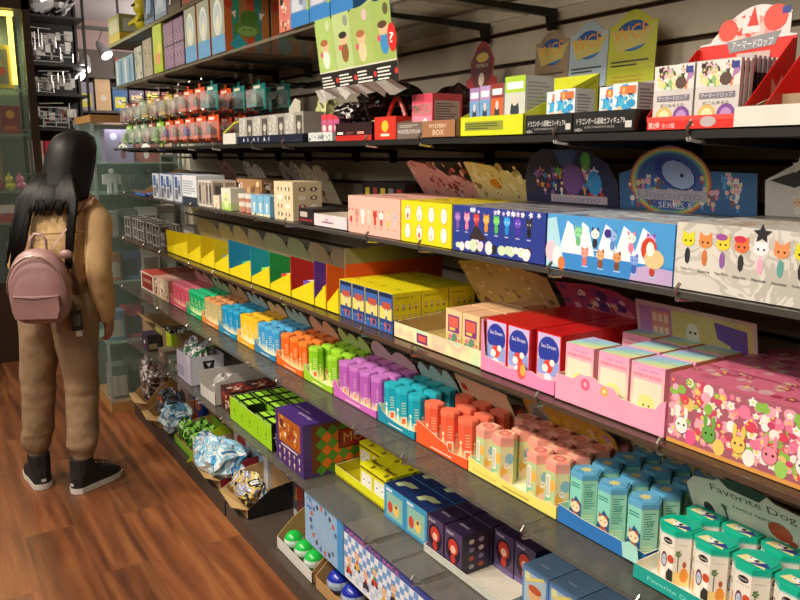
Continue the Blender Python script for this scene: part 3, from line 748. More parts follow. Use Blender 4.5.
def pic(f):
    W, H = f.W, f.H
    f.rect(W*.03, H*.06, W*.97, H*.94, '#cfc078'); f.rect(W*.03, H*.06, W*.32, H*.94, '#b078a8'); f.rect(W*.14, H*.4, W*.3, H*.9, '#d98a7c')
    for q in range(3):
        for j in range(3): f.rect(W*(.155 + .05*q), H*(.45 + .16*j), W*(.19 + .05*q), H*(.55 + .16*j), '#e9c8b0'); f.k -= 1
    f.k += 1; f.rect(W*.32, H*.06, W*.97, H*.25, '#c0507c'); f.disc(W*.5, H*.42, W*.07, '#d9d3c4', H*.24); f.disc(W*.5, H*.7, W*.055, '#ddd8c8', H*.14); f.disc(W*.48, H*.72, .003, '#333333'); f.disc(W*.52, H*.72, .003, '#333333')
    f.disc(W*.72, H*.35, W*.05, '#b88a3c', H*.07); f.poly([(W*.68, H*.9), (W*.7, H*.72), (W*.8, H*.66), (W*.8, H*.1), (W*.93, H*.1), (W*.93, H*.86)], '#6a4a98'); f.rect(W*.82, H*.1, W*.9, H*.6, '#7c9ab8')
header(t, [(0,0),(.26,0),(.26,.168),(0,.172)], P('#c9a8a8', .6), .22, (.243, .246, .004), pic, label='framed card picture of a pale rabbit in a yellow room')
first = None
for j in range(3):
    for i in range(3):
        y = .752 + .248 - .006 - (i+1)*.077 + .004
        x = .998 + j*.076 + (0.004 if i == 1 else 0)
        h = .108
        if (i, j) in ((0, 1),): continue
        lab = f'rainbow topped carton, {["front","middle","back"][j]} row, {["far","middle","near"][i]} column of the pale pink tray'
        if first is None: first = carton('rainbow_carton', lab, 'carton', (x, y, ZC+.0022), .070, .068, h, P('#efb8a0', .35), F=ramp('rainbow_front', [(0,'#f2d0a8'),(.5,'#f4c8b8'),(1,'#ee9cc0')], (0,0,1), .108), T=ramp('rainbow_top', [(0,'#f0b8c8'),(.25,'#f4eca0'),(.5,'#c0ecc8'),(.72,'#a0d4f0'),(1,'#d0c0f0')], (.8,.5,0), .09, 0, 14, .02, .35), deco=rb, group='rainbow topped cartons')
        else: dup(first, (x, y, ZC+.0022), lab)

# flowered carton
def fl(F, N, T):
    W, H = F.W, F.H
    F.rect(0, 0, W, H*.06, '#d99a4c')
    F.scatter(['#e87a9c', '#f4e4dc', '#d8485c', '#f0a8b8', '#8ab84c', '#e0c070', '#f4ece8', '#e6a0b0', '#c84868'], 520, .004, .010, 31, 'fd', (0, H*.08, W, H))
    F.k = 20
    for q in range(9):
        u = W*(.06 + .11*q); c = ['#f2eae2', '#6aa84c', '#f0c860', '#e88a9c', '#f2eae2', '#d97840', '#f4b0c4', '#f2eae2', '#c85070'][q]
        F.disc(u, H*.3, .0125, '#5c3038', .0145); F.k += 1; F.disc(u, H*.3, .0115, c, .0135); F.disc(u - .007, H*.48, .0035, c, .011); F.disc(u + .007, H*.48, .0035, c, .011); F.disc(u - .005, H*.31, .002, '#2a1c1c'); F.disc(u + .005, H*.31, .002, '#2a1c1c'); F.k = 20 + q % 3
        F.disc(u + .018, H*.17, .010, ['#e85a8c', '#e8c86a', '#f2ece4', '#9cc860'][q % 4], .013)
    F.k = 26; F.disc(W*.6, H*.36, .03, '#f0a0bc', .022); F.disc(W*.66, H*.52, .022, '#f4aec4', .02); F.disc(W*.655, H*.52, .0035, '#3c1c2c', .006); F.disc(W*.56,H*.62,.012,'#b84a8c',.008)
    N.scatter(['#e87a9c', '#f4e4dc', '#d8485c', '#f0a8b8'], 60, .006, .012, 33, 'fd')
    T.scatter(['#c8607c', '#d8a0a8', '#b83c5c', '#d8a8ac', '#a84860'], 260, .006, .014, 34, 'fd'); T.rect(0, T.H*.3, T.W, T.H*.31, '#8c2c48'); T.rect(0, T.H*.62, T.W, T.H*.63, '#8c2c48')
carton('flowered_carton', 'long carton covered in pink flowers and small animals at the right edge', 'carton', (.985, .30, ZC), .30, .447, .112, P('#d9708c', .4), F=P('#a85c6c'), deco=fl)
t = empty('header_board', 'dark floral raised board above the flowered carton', 'board', (1.30, .68, ZC + .1155)); header(t, [(0,0),(.36,0),(.36,.07),(.1,.1),(.0,.085)], P('#7c3a34', .6), .5, (0,0,0), lambda f: f.scatter(['#b8504c', '#8a6a3c', '#c89080', '#5c2c28', '#9c7c4c'], 90, .006, .013, 13, 'fd'), name='board')
# ------------------------------------------------------------------ the row of printed long cartons
ZB = 1.3155
def figs(cols, n, v, h, lab=None, hats=True):
    def f(F):
        for i in range(n):
            u = F.W*(i + .7)/(n + .3); c, c2 = cols[i % len(cols)]
            F.k = 14; F.toy(u, v, h, c, c2)
            if lab: F.rect(u - .010, v - .010, u + .010, v - .0065, lab)
    return f
def big(F, N, T):
    F.k = 3
    names = ['Crazy Cat', 'Sitara', 'Tiger Moon', 'Amaretto', 'Mimoon', 'Azucena']
    for i in range(11):
        u = .022 + .030*i; h = .050; v = .042 - .0005*i; c, hc = [('#2b2b2e', '#d8d22c'), ('#c8743c', '#dd8a4a'), ('#8a5a9c', '#e0c83c'), ('#33322e', '#e0703c'), ('#e8a8c0', '#f4e4e8'), ('#5c9c94', '#e8905c')][i % 6]
        F.k = 14; F.disc(u, v + h*.22, h*.10, c, h*.26, 8); F.disc(u, v + h*.7, h*.24, hc, h*.2, 10)
        F.poly([(u - h*.22, v + h*.8), (u - h*.04, v + h*.88), (u - h*.2, v + h*1.0)], hc); F.poly([(u + h*.22, v + h*.8), (u + h*.2, v + h*1.0), (u + h*.04, v + h*.88)], hc)
        F.disc(u - h*.09, v + h*.68, h*.035, '#1c1414'); F.disc(u + h*.09, v + h*.68, h*.035, '#1c1414')
        if i % 6 == 4: F.star(u, v + h*1.12, h*.3, '#26242a')
        if i % 6 in (2, 3): F.disc(u - .003, v + h*.9, h*.2, ['#9a4c9c', '#c8304c'][i % 2], h*.1)
        F.text(names[i % 6], u, v - .012, .0045, '#3a3632', al='c', w=.022)
    T.scatter(['#c8b8a0', '#a89078', '#e6dccc', '#d8a080'], 50, .008, .02, 42, 'dt'); T.rect(T.W*.52, .01, T.W*.95, .03, '#221e1c')
carton('long_carton', 'long white and grey carton with a row of small cat figures printed', 'carton', (.998, .33, ZB), .22, .433, .103, P('#cfc9c0', .4), F=ramp('camouflage_grey', [(0,'#cfcac0'),(.35,'#b8b2a8'),(.5,'#d4cfc6'),(.75,'#c0bab0'),(1,'#d4cfc6')], None, scale=14, const=True), deco=big)
def blu(F, N, T):
    W, H = F.W, F.H
    for u in (.2, .33, .52, .66, .8): F.poly([(W*(u - .09), H*.3), (W*(u + .09), H*.3), (W*(u + .03), H*.82), (W*(u - .02), H*.9)], '#dfe8f0')
    F.k = 4; F.rect(0, 0, W, H*.3, '#3a84c8'); F.poly([(0, 0), (W*.17, 0), (W*.08, H*.95), (0, H*.9)], '#a8d4e4')
    F.poly([(W*.7, 0), (W*.72, H*.2), (W*.82, H*.28), (W, H*.25), (W, 0)], '#b9a0c8')
    for i, (c, c2) in enumerate([('#6cb87c','#8fd49c'), ('#2c2c34','#f0ece4'), ('#5a84c0','#8aaee0'), ('#e07898','#f0e4dc'), ('#8a4c9c','#c8a0d8')]): F.k = 10; F.toy(W*(.28 + .14*i), H*.45, H*.38, c, c2); F.rect(W*(.26 + .14*i), H*.41, W*(.31 + .14*i), H*.43, '#e8eef4')
    for i, (c, c2) in enumerate([('#e0685c','#f09a8c'), ('#8a5030','#e0a878'), ('#7c4a2c','#d8925c'), ('#3c5cb0','#7c9ce0'), ('#b03a2c','#f0d8b8')]): F.k = 12; F.toy(W*(.34 + .13*i), H*.10, H*.36, c, c2); F.rect(W*(.32 + .13*i), H*.09, W*(.37 + .13*i), H*.11, '#a8d0f0')
    F.k = 13; F.disc(W*.52, H*.74, H*.08, '#3a2c7c'); F.disc(W*.04, H*.3, .014, '#f0c0cc', .02); F.disc(W*.1, H*.22, .012, '#f4ece8', .018); F.disc(W*.14, H*.1, .009, '#e8763c', .012)
    F.disc(W*.83, H*.55, .016, '#c83c2c', .02); F.disc(W*.87, H*.4, .02, '#e0c08c', .016); F.disc(W*.84, H*.56, .008, '#f4ece0', .012)
    T.scatter(['#dfe6ea', '#8aa8c8', '#c8a0a8', '#f0e8e0', '#5c7ca8'], 90, .006, .014, 43, 'ds')
carton('long_carton', 'long sky blue carton printed with ice peaks and small horned figures', 'carton', (.998, .766, ZB), .22, .284, .098, P('#3f8fd0', .35), F=P('#4a98d4', .35), T=P('#b8c4cc', .3), deco=blu)
def nav(F, N, T):
    W, H = F.W, F.H
    for i, (c, c2) in enumerate([('#7a4c9c','#9c6cb8'), ('#e87898','#f098ac'), ('#c82c24','#e0483c'), ('#e08a24','#f0a840'), ('#4cae4c','#70c860'), ('#1c84d0','#40a4e8'), ('#4a28a0','#6c48c0'), ('#18181c','#303038')]):
        F.k = 4; F.toy(W*(.06 + .112*i), H*.47, H*.40, c, c2, '#f4f0e8'); F.rect(W*(.04 + .112*i), H*.42, W*(.08 + .112*i), H*.44, '#c0c4d8')
    F.k = 6; F.scatter(['#f0ece6', '#d8c0e0', '#f4f0f0', '#e8e4f4'], 14, .005, .009, 44, 's', (W*.2, H*.84, W, H)); F.scatter(['#f0e8e0', '#e8dcd8', '#24242c', '#c8d8b8', '#f4c8d0'], 22, .008, .014, 45, 'd', (W*.03, 0, W*.95, H*.3))
    F.poly([(W*.28, H*.62), (W*.42, H*.3), (W*.2, H*.3)], '#33262c')
    T.scatter(['#8c8c98', '#54506c', '#c8c4d0', '#b0a0a8'], 70, .006, .012, 46, 'ds')
carton('long_carton', 'long navy carton with a rainbow row of small horned figures', 'carton', (.998, 1.055, ZB), .22, .292, .098, P('#283880', .35), F=P('#2c3c8c', .35), T=P('#8c8a90', .3), deco=nav)
def yel(F, N, T):
    W, H = F.W, F.H
    for i in range(4):
        for j in range(2): F.k = 5; F.disc(W*(.14 + .24*i), H*(.27 + .44*j), .0125, '#5c4c1c', .019); F.disc(W*(.14 + .24*i), H*(.27 + .44*j), .0115, '#f4f0e6', .018); F.toy(W*(.14 + .24*i), H*(.12 + .44*j), .030, ['#f0ece2', '#c8562c', '#e8b8b0', '#f4f0e6'][(i+j) % 4], '#f4efe4')
    T.scatter(['#c8b420', '#b09c18'], 40, .006, .012, 47, 'd')
carton('long_carton', 'bright yellow carton with two rows of white mascots', 'carton', (.998, 1.352, ZB), .22, .205, .098, P('#e8d020', .35), deco=yel)
def pnk(F, N, T):
    W, H = F.W, F.H
    for i, c in enumerate(['#b83c34', '#c88a7c', '#f0e4dc', '#b8c8b0', '#c03830', '#b04438', '#d8b84c', '#c8b8b8']): F.k = 5; F.toy(W*(.06 + .12*i), H*.26, H*.42, c, ['#e8c0a8', c, '#f4ece4'][i % 3]); F.rect(W*(.04 + .12*i), H*.2, W*(.08 + .12*i), H*.22, '#a86c60')
    T.rect(T.W*.2, T.H*.3, T.W*.7, T.H*.36, '#7c5450')
carton('long_carton', 'pale pink carton with one row of small printed mascots', 'carton', (.998, 1.562, ZB), .22, .262, .098, P('#eab0a0', .4), deco=pnk)
# raised lids behind the cartons
def board(label, x, y0, w, z, outline, col, tilt, deco, yaw=0):
    t = empty('display_card', label, 'display card', (x, y0, z))
    header(t, outline, P(col, .6), tilt, (0, w, 0), deco, name='card', yaw=yaw)
board('pink patterned raised lid behind the pale pink carton', 1.27, 1.56, .26, ZB + .06, [(0,0),(.26,0),(.26,.09),(.2,.115),(.17,.11),(.13,.14),(.03,.16),(0,.15)], '#d8a094', .62, lambda f: f.scatter(['#8c4038', '#a85c50', '#e8c0b0', '#7c3c38'], 60, .006, .012, 51, 'dt'))
board('cream raised lid with an orange face, behind the yellow carton', 1.26, 1.325, .23, ZB + .06, [(0,0),(.23,0),(.23,.09),(.17,.12),(.10,.14),(.03,.15),(0,.15)], '#e0d09c', .55, lambda f: (f.scatter(['#b8a068', '#f0e6c0', '#8c7440'], 50, .006, .012, 52, 'dt'), f.disc(.09, .09, .018, '#d8842c', .013)))
def nv(f):
    W, H = f.W, f.H
    f.poly([(W*.35, H*.98), (W*.62, H*.98), (W*.5, H*.5)], '#33508c'); f.scatter(['#e8e4ec', '#5c3c8c', '#c83c2c', '#2c8cd0', '#54b054', '#e8a030', '#8c5cb0', '#e8849c'], 60, .007, .015, 53, 'ts', (W*.08, H*.1, W*.9, H*.72))
    f.disc(W*.55, H*.45, .03, '#7c5098', .034); f.disc(W*.78, H*.4, .02, '#2c9cd8', .026); f.disc(W*.7, H*.78, .014, '#58b048', .02); f.rect(W*.3, H*.03, W*.9, H*.17, '#c8b8c0'); f.text('unicorno', W*.33, H*.05, H*.1, '#7c8cc0', w=W*.5)
board('navy rounded raised lid with bright little horned creatures', 1.215, 1.075, .275, ZB + .099, [(0,0),(.275,0),(.275,.05),(.25,.09),(.20,.115),(.06,.12),(.02,.10),(0,.06)], '#232850', .15, nv)
def rbw(f):
    W, H = f.W, f.H
    for q, c in enumerate(['#c8604c', '#d8a04c', '#d8d078', '#8cb878', '#5c9cc0', '#3c5c9c']): f.disc(W*.4, H*.45, W*(.31 - .012*q), c, H*(.53 - .02*q), 24)
    f.scatter(['#e8849c', '#5c9cd8', '#8c5c3c', '#f0e8e0', '#c83c3c', '#e8b84c', '#5cb08c'], 60, .007, .014, 54, 't', (W*.06, 0, W*.94, H*.62)); f.disc(W*.45, H*.58, .05, '#2c3c94', .028, 12, -.4); f.disc(W*.47, H*.56, .038, '#a8b8dc', .024, 12, -.4); f.disc(W*.5, H*.55, .004, '#182048')
    f.rect(W*.14, H*.17, W*.68, H*.33, '#b8b0b8'); f.text('Unicorno', W*.16, H*.19, H*.12, '#8c90a8', w=W*.48); f.text('SERIES 5', W*.32, H*.05, H*.09, '#e8e4ec', w=W*.25)
board('blue raised lid with a rainbow arch and a sleeping blue creature', 1.215, .77, .30, ZB + .099, [(0,0),(.30,0),(.30,.075),(.2,.078)] + arc(.04,.080,.2,.078,.046,8)[1:] + [(.0,.07)], '#3c6c9c', .12, rbw)
def cat(f):
    W, H = f.W, f.H
    f.poly([(W*.02, H*.55), (W*.3, H*.95), (W*.42, H*.9), (W*.12, H*.45)], '#1c1a1a'); f.star(W*.14, H*.78, .014, '#e8e4dc'); f.poly([(W*.2, H*.9), (W*.24, H*.74), (W*.28, H*.78)], '#d8d03c')
    f.scatter(['#e8803c', '#d8b03c', '#c83c4c', '#8c4c9c', '#f0ece4', '#2c2a2c', '#3c6cb8'], 60, .010, .02, 55, 't', (W*.05, 0, W, H*.58)); f.rect(W*.62, H*.06, W, H*.3, '#1a1818'); f.text('TOKI', W*.68, H*.1, H*.14, '#e8e4dc', w=W*.3)
board('white raised lid with a black star and orange cats', 1.215, .33, .425, ZB + .104, [(0,0),(.425,0),(.425,.105)] + arc(.18,.100,.425,.105,.004,4)[1:] + arc(.03,.075,.18,.100,.019,8)[1:] + [(.0,.06)], '#d8d4cc', .15, cat)

# small things farther along the printed carton shelf
t = empty('display_tray', 'flat pale lilac open tray beside the pale pink carton', 'display tray', (.998, 1.835, ZB))
tray_mesh(.20, .18, [(0,.036),(1,.036)], .036, .036, P('#d8c8cc', .5), P('#d9cdbc', .6), deco=lambda F,N,T: (F.rect(F.W*.25,.012,F.W*.6,.016,'#7c5c70'), F.disc(F.W*.4,.02,.01,'#b89ab0',.005))).build('tray_body', t)
def blk(F, N, T):
    for q in range(5): F.rect(F.W*(.06 + .19*q), F.H*.68, F.W*(.17 + .19*q), F.H*.86, ['#d8c43c', '#a83c3c', '#d8c43c', '#8c8c90', '#b83c34'][q]); F.rect(F.W*(.06 + .19*q), F.H*.1, F.W*(.12 + .19*q), F.H*.46, '#8c8a90'); F.k -= 2
    F.k = 6; F.rect(0, F.H*.56, F.W, F.H*.6, '#8c2c2c')
carton('black_carton', 'black carton with yellow symbols behind the pale lilac tray', 'carton', (1.185, 1.83, ZB), .17, .24, .125, P('#17151a', .35), deco=blk)
carton('black_carton', 'small black and red carton left of the pale lilac tray', 'carton', (1.0, 2.045, ZB), .1, .10, .046, P('#221c20', .4), deco=lambda F,N,T: (F.rect(.005,.008,F.W-.005,.014,'#8c2c2c'), F.rect(.01,.02,F.W*.6,.036,'#b8a8a0')))
def crm(F, N, T):
    for Q in (F, N):
        for i in range(2):
            for j in range(4): Q.k = 3; Q.disc(Q.W*(.32 + .4*i), Q.H*(.15 + .22*j), Q.W*.13, ['#4c3c34', '#a83c3c', '#f0ece0', '#7c5c3c'][(i+j) % 4], Q.H*.06); Q.disc(Q.W*(.32 + .4*i), Q.H*(.15 + .22*j), Q.W*.05, '#f0e4c8')
carton('cream_carton', 'tall cream carton with two columns of round face symbols', 'carton', (1.0, 2.185, ZB), .10, .145, .122, P('#d9c6a0', .5), deco=crm)
for i in range(3):
    lab = f'small pale blue carton with white mascots, {["farthest","middle","nearest"][i]} of three beside the tall cream carton'
    if i == 0: o = carton('blue_carton', lab, 'carton', (1.0, 2.48, ZB), .06, .052, .07, P('#7cb4d4', .4), group='small pale blue cartons', deco=lambda F,N,T: (F.toy(F.W*.5,.012,.034,'#f0ece4'), F.rect(0,0,F.W,.008,'#d8d4b0'), N.toy(N.W*.5,.012,.034,'#f0ece4'), T.rect(.01,.01,.04,.03,'#d8e4ec')))
    else: dup(o, (1.0, 2.48 - .056*i, ZB), lab)
for i in range(2):
    lab = f'clear jar with pinkish sweets and a white lid, {["farther","nearer"][i]} of the pair'
    if i == 0:
        j0 = empty('sweet_jar', lab, 'jar', (1.04, 2.68, ZB), 0, 'jars of sweets'); rg = [(.027*math.cos(2*PI*q/14), .027*math.sin(2*PI*q/14)) for q in range(14)]
        b = MB(); b.prism(rg, 0, .05, P('#b8806c', .25, noise=.5, scale=90)); b.prism([(a*1.002, c*1.002) for a, c in rg], .02, .036, P('#d8d0c0')); b.build('jar_body', j0)
        b = MB(); b.prism([(a*1.05, c*1.05) for a, c in rg], .05, .066, P('#ddd6ca', .4)); b.build('jar_lid', j0)
    else: dup(j0, (1.04, 2.612, ZB), lab)
def grn(F, N, T):
    F.rect(0, 0, F.W, F.H*.35, '#a8c86c'); F.disc(F.W*.5, F.H*.45, F.W*.3, '#d0dc9c'); F.disc(F.W*.4, F.H*.48, .004, '#2c2c24'); F.disc(F.W*.6, F.H*.48, .004, '#2c2c24'); N.rect(0, 0, N.W, N.H*.35, '#c8d8a0')
carton('mascot_carton', 'small white and green carton with a round green face', 'carton', (1.0, 2.735, ZB), .06, .10, .082, P('#d8d8c4', .45), deco=grn)
carton('mascot_carton', 'cream wedge carton in front of the brown robot carton', 'carton', (1.0, 2.86, ZB), .10, .07, .05, P('#d4c8b0', .5), deco=lambda F,N,T: F.toy(F.W*.5, .008, .03, '#c8a03c'))
def rob(F, N, T):
    for Q in (F, N): Q.scatter(['#6c4c34', '#c8a070', '#3c3430', '#e0c8a0'], 22, .008, .02, 58, 'dt')
carton('robot_carton', 'brown carton with a printed robot crowd behind the green face carton', 'carton', (1.11, 2.70, ZB), .12, .26, .112, P('#a07850', .5), deco=rob)
def frm(F, N, T):
    for Q in (F, N):
        n = max(2, int(Q.W/.04))
        for q in range(n): Q.k = 2; Q.rect(Q.W*(q + .12)/n, Q.H*.08, Q.W*(q + .9)/n, Q.H*.92, '#8c8078'); Q.rect(Q.W*(q + .25)/n, Q.H*.18, Q.W*(q + .78)/n, Q.H*.8, ['#4a4848', '#b8a088', '#6c5c54'][q % 3])
carton('window_carton', 'pale carton printed with grey window frames beside the brown robot carton', 'carton', (1.0, 2.94, ZB), .10, .17, .105, P('#cfc8ba', .4), deco=frm)
def wst(F, N, T):
    N.rect(N.W*.1, N.H*.1, N.W*.9, N.H*.9, '#b8c0cc'); N.rect(N.W*.45, N.H*.18, N.W*.85, N.H*.42, '#e8843c'); F.rect(0, 0, F.W, F.H*.25, '#2c3444'); F.lines(.01, .04, F.W - .01, .1, 6, '#8c94a4')
carton('white_carton', 'white carton with an orange price sticker on its near side', 'carton', (1.0, 3.13, ZB), .12, .2, .12, P('#d9dade', .4), deco=wst)
def wbl(F, N, T):
    for Q in (F, N): Q.rect(Q.W*.1, Q.H*.5, Q.W*.5, Q.H*.92, '#3c588c'); Q.rect(Q.W*.1, Q.H*.08, Q.W*.5, Q.H*.45, '#6c6c70'); Q.rect(Q.W*.55, Q.H*.2, Q.W*.9, Q.H*.8, '#8c9cb8'); Q.rect(Q.W*.6, Q.H*.3, Q.W*.8, Q.H*.6, '#3c3c44')
    T.rect(0, 0, T.W, T.H*.3, '#2c4c9c')
for i in range(4):
    lab = f'blue and white model carton, {["farthest","second farthest","second nearest","nearest"][i]} of the four'
    if i == 0: o = carton('model_carton', lab, 'carton', (1.0, 3.70, ZB), .2, .105, .118, P('#c8ccd8', .4), deco=wbl, group='blue and white model cartons')
    else: dup(o, (1.0 + .006*(i % 2), 3.70 - .112*i, ZB), lab)
# opened kraft box with a blue sheet
t = empty('opened_box', 'opened kraft cardboard box with a torn flap and a blue sheet inside', 'box', (1.0, 3.86, ZB))
b = MB(); kr = P(KRAFT, .8); b.box(.0, .22, 0, .25, 0, .003, kr); b.box(.2, .203, 0, .25, .003, .13, kr); b.poly([(0,0,.003),(.2,0,.003),(.2,0,.13),(.12,0,.12)], P('#c89a68', .8)); b.poly([(0,.25,.003),(.2,.25,.003),(.2,.25,.13)], kr); b.poly([(0,0,.003),(0,.25,.003),(-.03,.25,.03),(-.03,0,.03)], P('#e0c8b0', .8))
b.build('box_body', t); b = MB(); b.box(-.02, .12, .02, .22, .003, .012, P('#2c5cb0')); b.build('blue_sheet', t)
for i, (y, c) in enumerate([(3.35, '#a07468'), (3.0, '#c4baa8'), (2.62, '#8c8474'), (2.42, '#b4a888')]):
    board(f'dim leaning card, {["maroon and farthest","grey and second farthest","dark olive","pale olive beside the cream carton"][i]}', 1.30, y, .2, ZB + .03, scallop(.2, .17, 2, i), c, .5, lambda f, i=i: f.scatter(['#4a3c34', '#c8b8a0', '#7c4c44'], 18, .008, .016, 60+i, 'dt'))
# ------------------------------------------------------------------ eye-height shelf with trading packs
ZA = 1.5575
# white tray with Japanese title
t = empty('display_tray', 'white card tray with black Japanese title on the eye-height shelf', 'display tray', (.99, .33, ZA))
b = tray_mesh(.345, .10, [(0,.029),(1,.029)], .034, .05, P('#dcd6cc', .5), P('#a08c6c', .7), deco=lambda F,N,T: (F.text('ドラえもんソフビマスコット', .115, .015, .0075, '#26221f', w=.16), F.text('12個入り', .165, .0045, .0055, '#4a4540', w=.035)))
b.build('tray_body', t)
# armour display with red header
def armour(name, label, loc, w=.168, full=True):
    d = .125; t = empty(name, label, 'display box', loc); RED = P('#d8281c', .4)
    b = MB(); b.box(0, d, 0, w, 0, .002, RED); b.box(0, .0016, 0, w, 0, .022, RED)
    b.box(d-.002, d, 0, w, 0, .10, RED)
    for y in (0, w - .0016): b.prism([(0,0),(d,0),(d,.135),(d*.92,.135),(0,.024)], y, y + .0016, RED, fn=lambda a, c, q: (a, q, c))
    F, N, T = faces(b, d, w, .135)
    F.rect(0, .015, w*.99, .022, '#e8483c'); F.text('第2弾', .004, .004, .010, '#f4e8e0', w=.022); F.text('全12種', .030, .004, .008, '#f0c8c0', w=.025); F.star(w*.5, .011, .007, '#f4b8b0', 3, .5); F.disc(w*.68, .012, .014, '#b8a8a8', .008)
    N.poly([(d*.55,.035),(d*.95,.035),(d*.95,.075),(d*.85,.062),(d*.75,.08),(d*.65,.062),(d*.55,.075)], '#f0b0a4'); N.rect(d*.3, .012, d*.98, .027, '#8c8c94'); N.text('アーマードロップ', d*.32, .014, .010, '#f4f0f0', w=d*.62)
    b.build('box_body', t)
    ol = [(0,0),(w,0),(w,.080)] + [(w*.93, .082), (w*.93, .115)] + arc(w*.14, .088, w*.93, .112, .030, 12)[1:] + [(w*.12,.082),(0,.080)]
    def hd(f):
        W = w; f.rect(0, 0, W, .078, '#d8281c'); f.scatter(['#e8988c', '#f0c0b8', '#d84838', '#f4dcd4'], 40, .006, .014, 61, 'ds', (W*.18, .078, W*.9, .118))
        f.disc(W*.30, .098, .017, '#e0503f'); f.disc(W*.78, .108, .020, '#e0503f'); f.poly([(W*.45,.09),(W*.48,.125),(W*.54,.105),(W*.60,.128),(W*.64,.09)], '#f0e0dc'); f.poly([(W*.5,.1),(W*.56,.13),(W*.62,.1)], '#d8382c')
        f.poly([(W*.34,.062),(W*.8,.068),(W*.84,.088),(W*.3,.080)], '#8c8c90'); f.text('アーマードロップ', W*.36, .067, .013, '#f6f2ee', w=W*.42); f.rect(W*.42, .05, W*.76, .06, '#c8b0a8'); f.rect(W*.84, .112, W*.92, .122, '#2c3c8c'); f.text('第2弾 全12種', W*.05, .045, .01, '#f2d8d0', w=W*.25)
    header(t, ol, P('#e9dcd8', .5), -.03, (d - .004, w, .062), hd)
    return t
armour('display_box', 'red and white display box with round crest header at eye height', (1.02, .685, ZA))
armour('display_box', 'second red display box half out of the photo at its right edge', (1.04, .50, ZA))
def pack(label, loc, group, w=.074, h=.098, first=None):
    if first: return dup(first, loc, label)
    b = MB(); b.box(0, .007, 0, w, 0, h, P('#d0c8c4', .3)); F = Fr(b, (0,w,0), (0,-1,0), (0,0,1), (-1,0,0), w, h)
    F.rect(0, h*.62, w, h, '#e4dcd4'); F.scatter(['#e0d890', '#5c4438', '#b07cae', '#8cc078', '#f0e8d8', '#2c2428', '#d8885c'], 26, .005, .013, 62, 'dt', (0, h*.6, w, h)); F.rect(w*.1, h*.44, w*.92, h*.53, '#7c7480'); F.text('アーマードロップ', w*.14, h*.45, h*.07, '#e8e0e8', w=w*.72)
    F.disc(w*.3, h*.2, w*.21, '#d0b060'); F.disc(w*.3, h*.2, w*.14, '#e8d8a8'); F.disc(w*.74, h*.2, w*.21, '#7c4890'); F.disc(w*.74, h*.2, w*.13, '#b48cc0'); F.rect(w*.8, h*.86, w*.97, h*.96, '#2c3c8c'); F.text('だこんるるた', w*.2, h*.35, h*.05, '#50484c', w=w*.6)
    return tag(b.build('blister_pack', None, loc), label, 'toy pack', group)
fp = None
for i in range(2):
    for j in range(3):
        lab = f'pearly toy pack in the red display box, {["far","near"][i]} stack, {["front","middle","back"][j]} one'
        fp = pack(lab, (1.024 + .012*j, .771 - .078*i, ZA + .0225 + .0 ), 'toy packs in the red display box', first=fp) if i + j == 0 else (pack(lab, (1.024 + .012*j, .771 - .078*i, ZA + .0025), '', first=fp) and fp)
fp.location.z = ZA + .0025
for k in range(6):
    lab = f'narrow toy pack seen edge-on in the red display box, {ORD[k]} from the front stack'
    if k == 0:
        b = MB(); b.box(0, .006, 0, .13, 0, .104, P('#b8b0b4', .3)); F, N, T = faces(b, .006, .13, .104); F.rect(.09, .02, .13, .08, '#3a343c'); F.rect(.1, .088, .124, .1, '#2c3c8c'); N.rect(0, .02, .006, .08, '#2c282c'); ep = tag(b.build('blister_pack', None, (1.064, .70, ZA + .003)), lab, 'toy pack', 'edge-on toy packs')
    else: dup(ep, (1.064 + .012*k, .70, ZA + .003), lab)
# black trays with title, and their cartons
def btray(F, N, T):
    F.text('ドラゴンボール超戦士フィギュア8', F.W*.06, F.H*.4, F.H*.3, '#e8e4dc', w=F.W*.8); F.text('SUPER WARRIOR FIGURE', F.W*.2, F.H*.22, F.H*.1, '#a8a49c', w=F.W*.5); F.rect(F.W*.87, F.H*.2, F.W*.97, F.H*.5, '#c8c4bc'); F.text('10個入', F.W*.03, F.H*.08, F.H*.16, '#d8d4cc', w=F.W*.14)
for i, (y0, w) in enumerate([(.862, .135), (1.0, .122)]):
    t = empty('display_tray', f'black card tray with white Japanese title, {["nearer","farther"][i]} of two', 'display tray', (1.0, y0, ZA), 0, 'black titled trays')
    tray_mesh(w, .11, [(0,.036),(1,.036)], .036, .04, P('#161516', .35), P('#2a2827', .6), deco=lambda F,N,T,w=w: btray(Fr(F.m, F.O, F.U, F.V, F.N, w, .036), N, T)).build('tray_body', t)
def wc(F, N, T):
    F.rect(0, 0, F.W, F.H, '#dfe6ea'); F.scatter(['#2ca0d4', '#1c6ca8', '#4cb8d8', '#2c3c4c', '#e8b890', '#f0ece4', '#2894c8'], 60, .003, .009, 65, 'ds'); F.disc(F.W*.3, F.H*.45, F.W*.12, '#e8c0a0'); F.star(F.W*.3, F.H*.68, F.W*.2, '#38a8d8', 5, .3); F.disc(F.W*.68, F.H*.35, F.W*.22, '#2080b8'); F.disc(F.W*.66, F.H*.32, F.W*.1, '#e8c0a0'); F.rect(F.W*.3, F.H*.78, F.W*.95, F.H*.94, '#d8703c'); F.text('8', F.W*.4, F.H*.8, F.H*.12, '#f4e070'); N.lines(.006, .02, N.W - .006, .07, 9, '#8c8c8c')
fc = None
for i, (x, y, n) in enumerate([(1.02, .875, 'nearest'), (1.05, .933, 'second nearest'), (1.02, 1.015, 'third from the near end'), (1.045, 1.062, 'farthest')]):
    lab = f'small carton with fighter print in the black trays, {n}'
    if fc is None: fc = carton('fighter_carton', lab, 'carton', (x, y, ZA + .002), .05, .052, .078, P('#d9d8d4', .35), deco=wc, group='fighter figure cartons')
    else: dup(fc, (x, y, ZA + .002), lab)
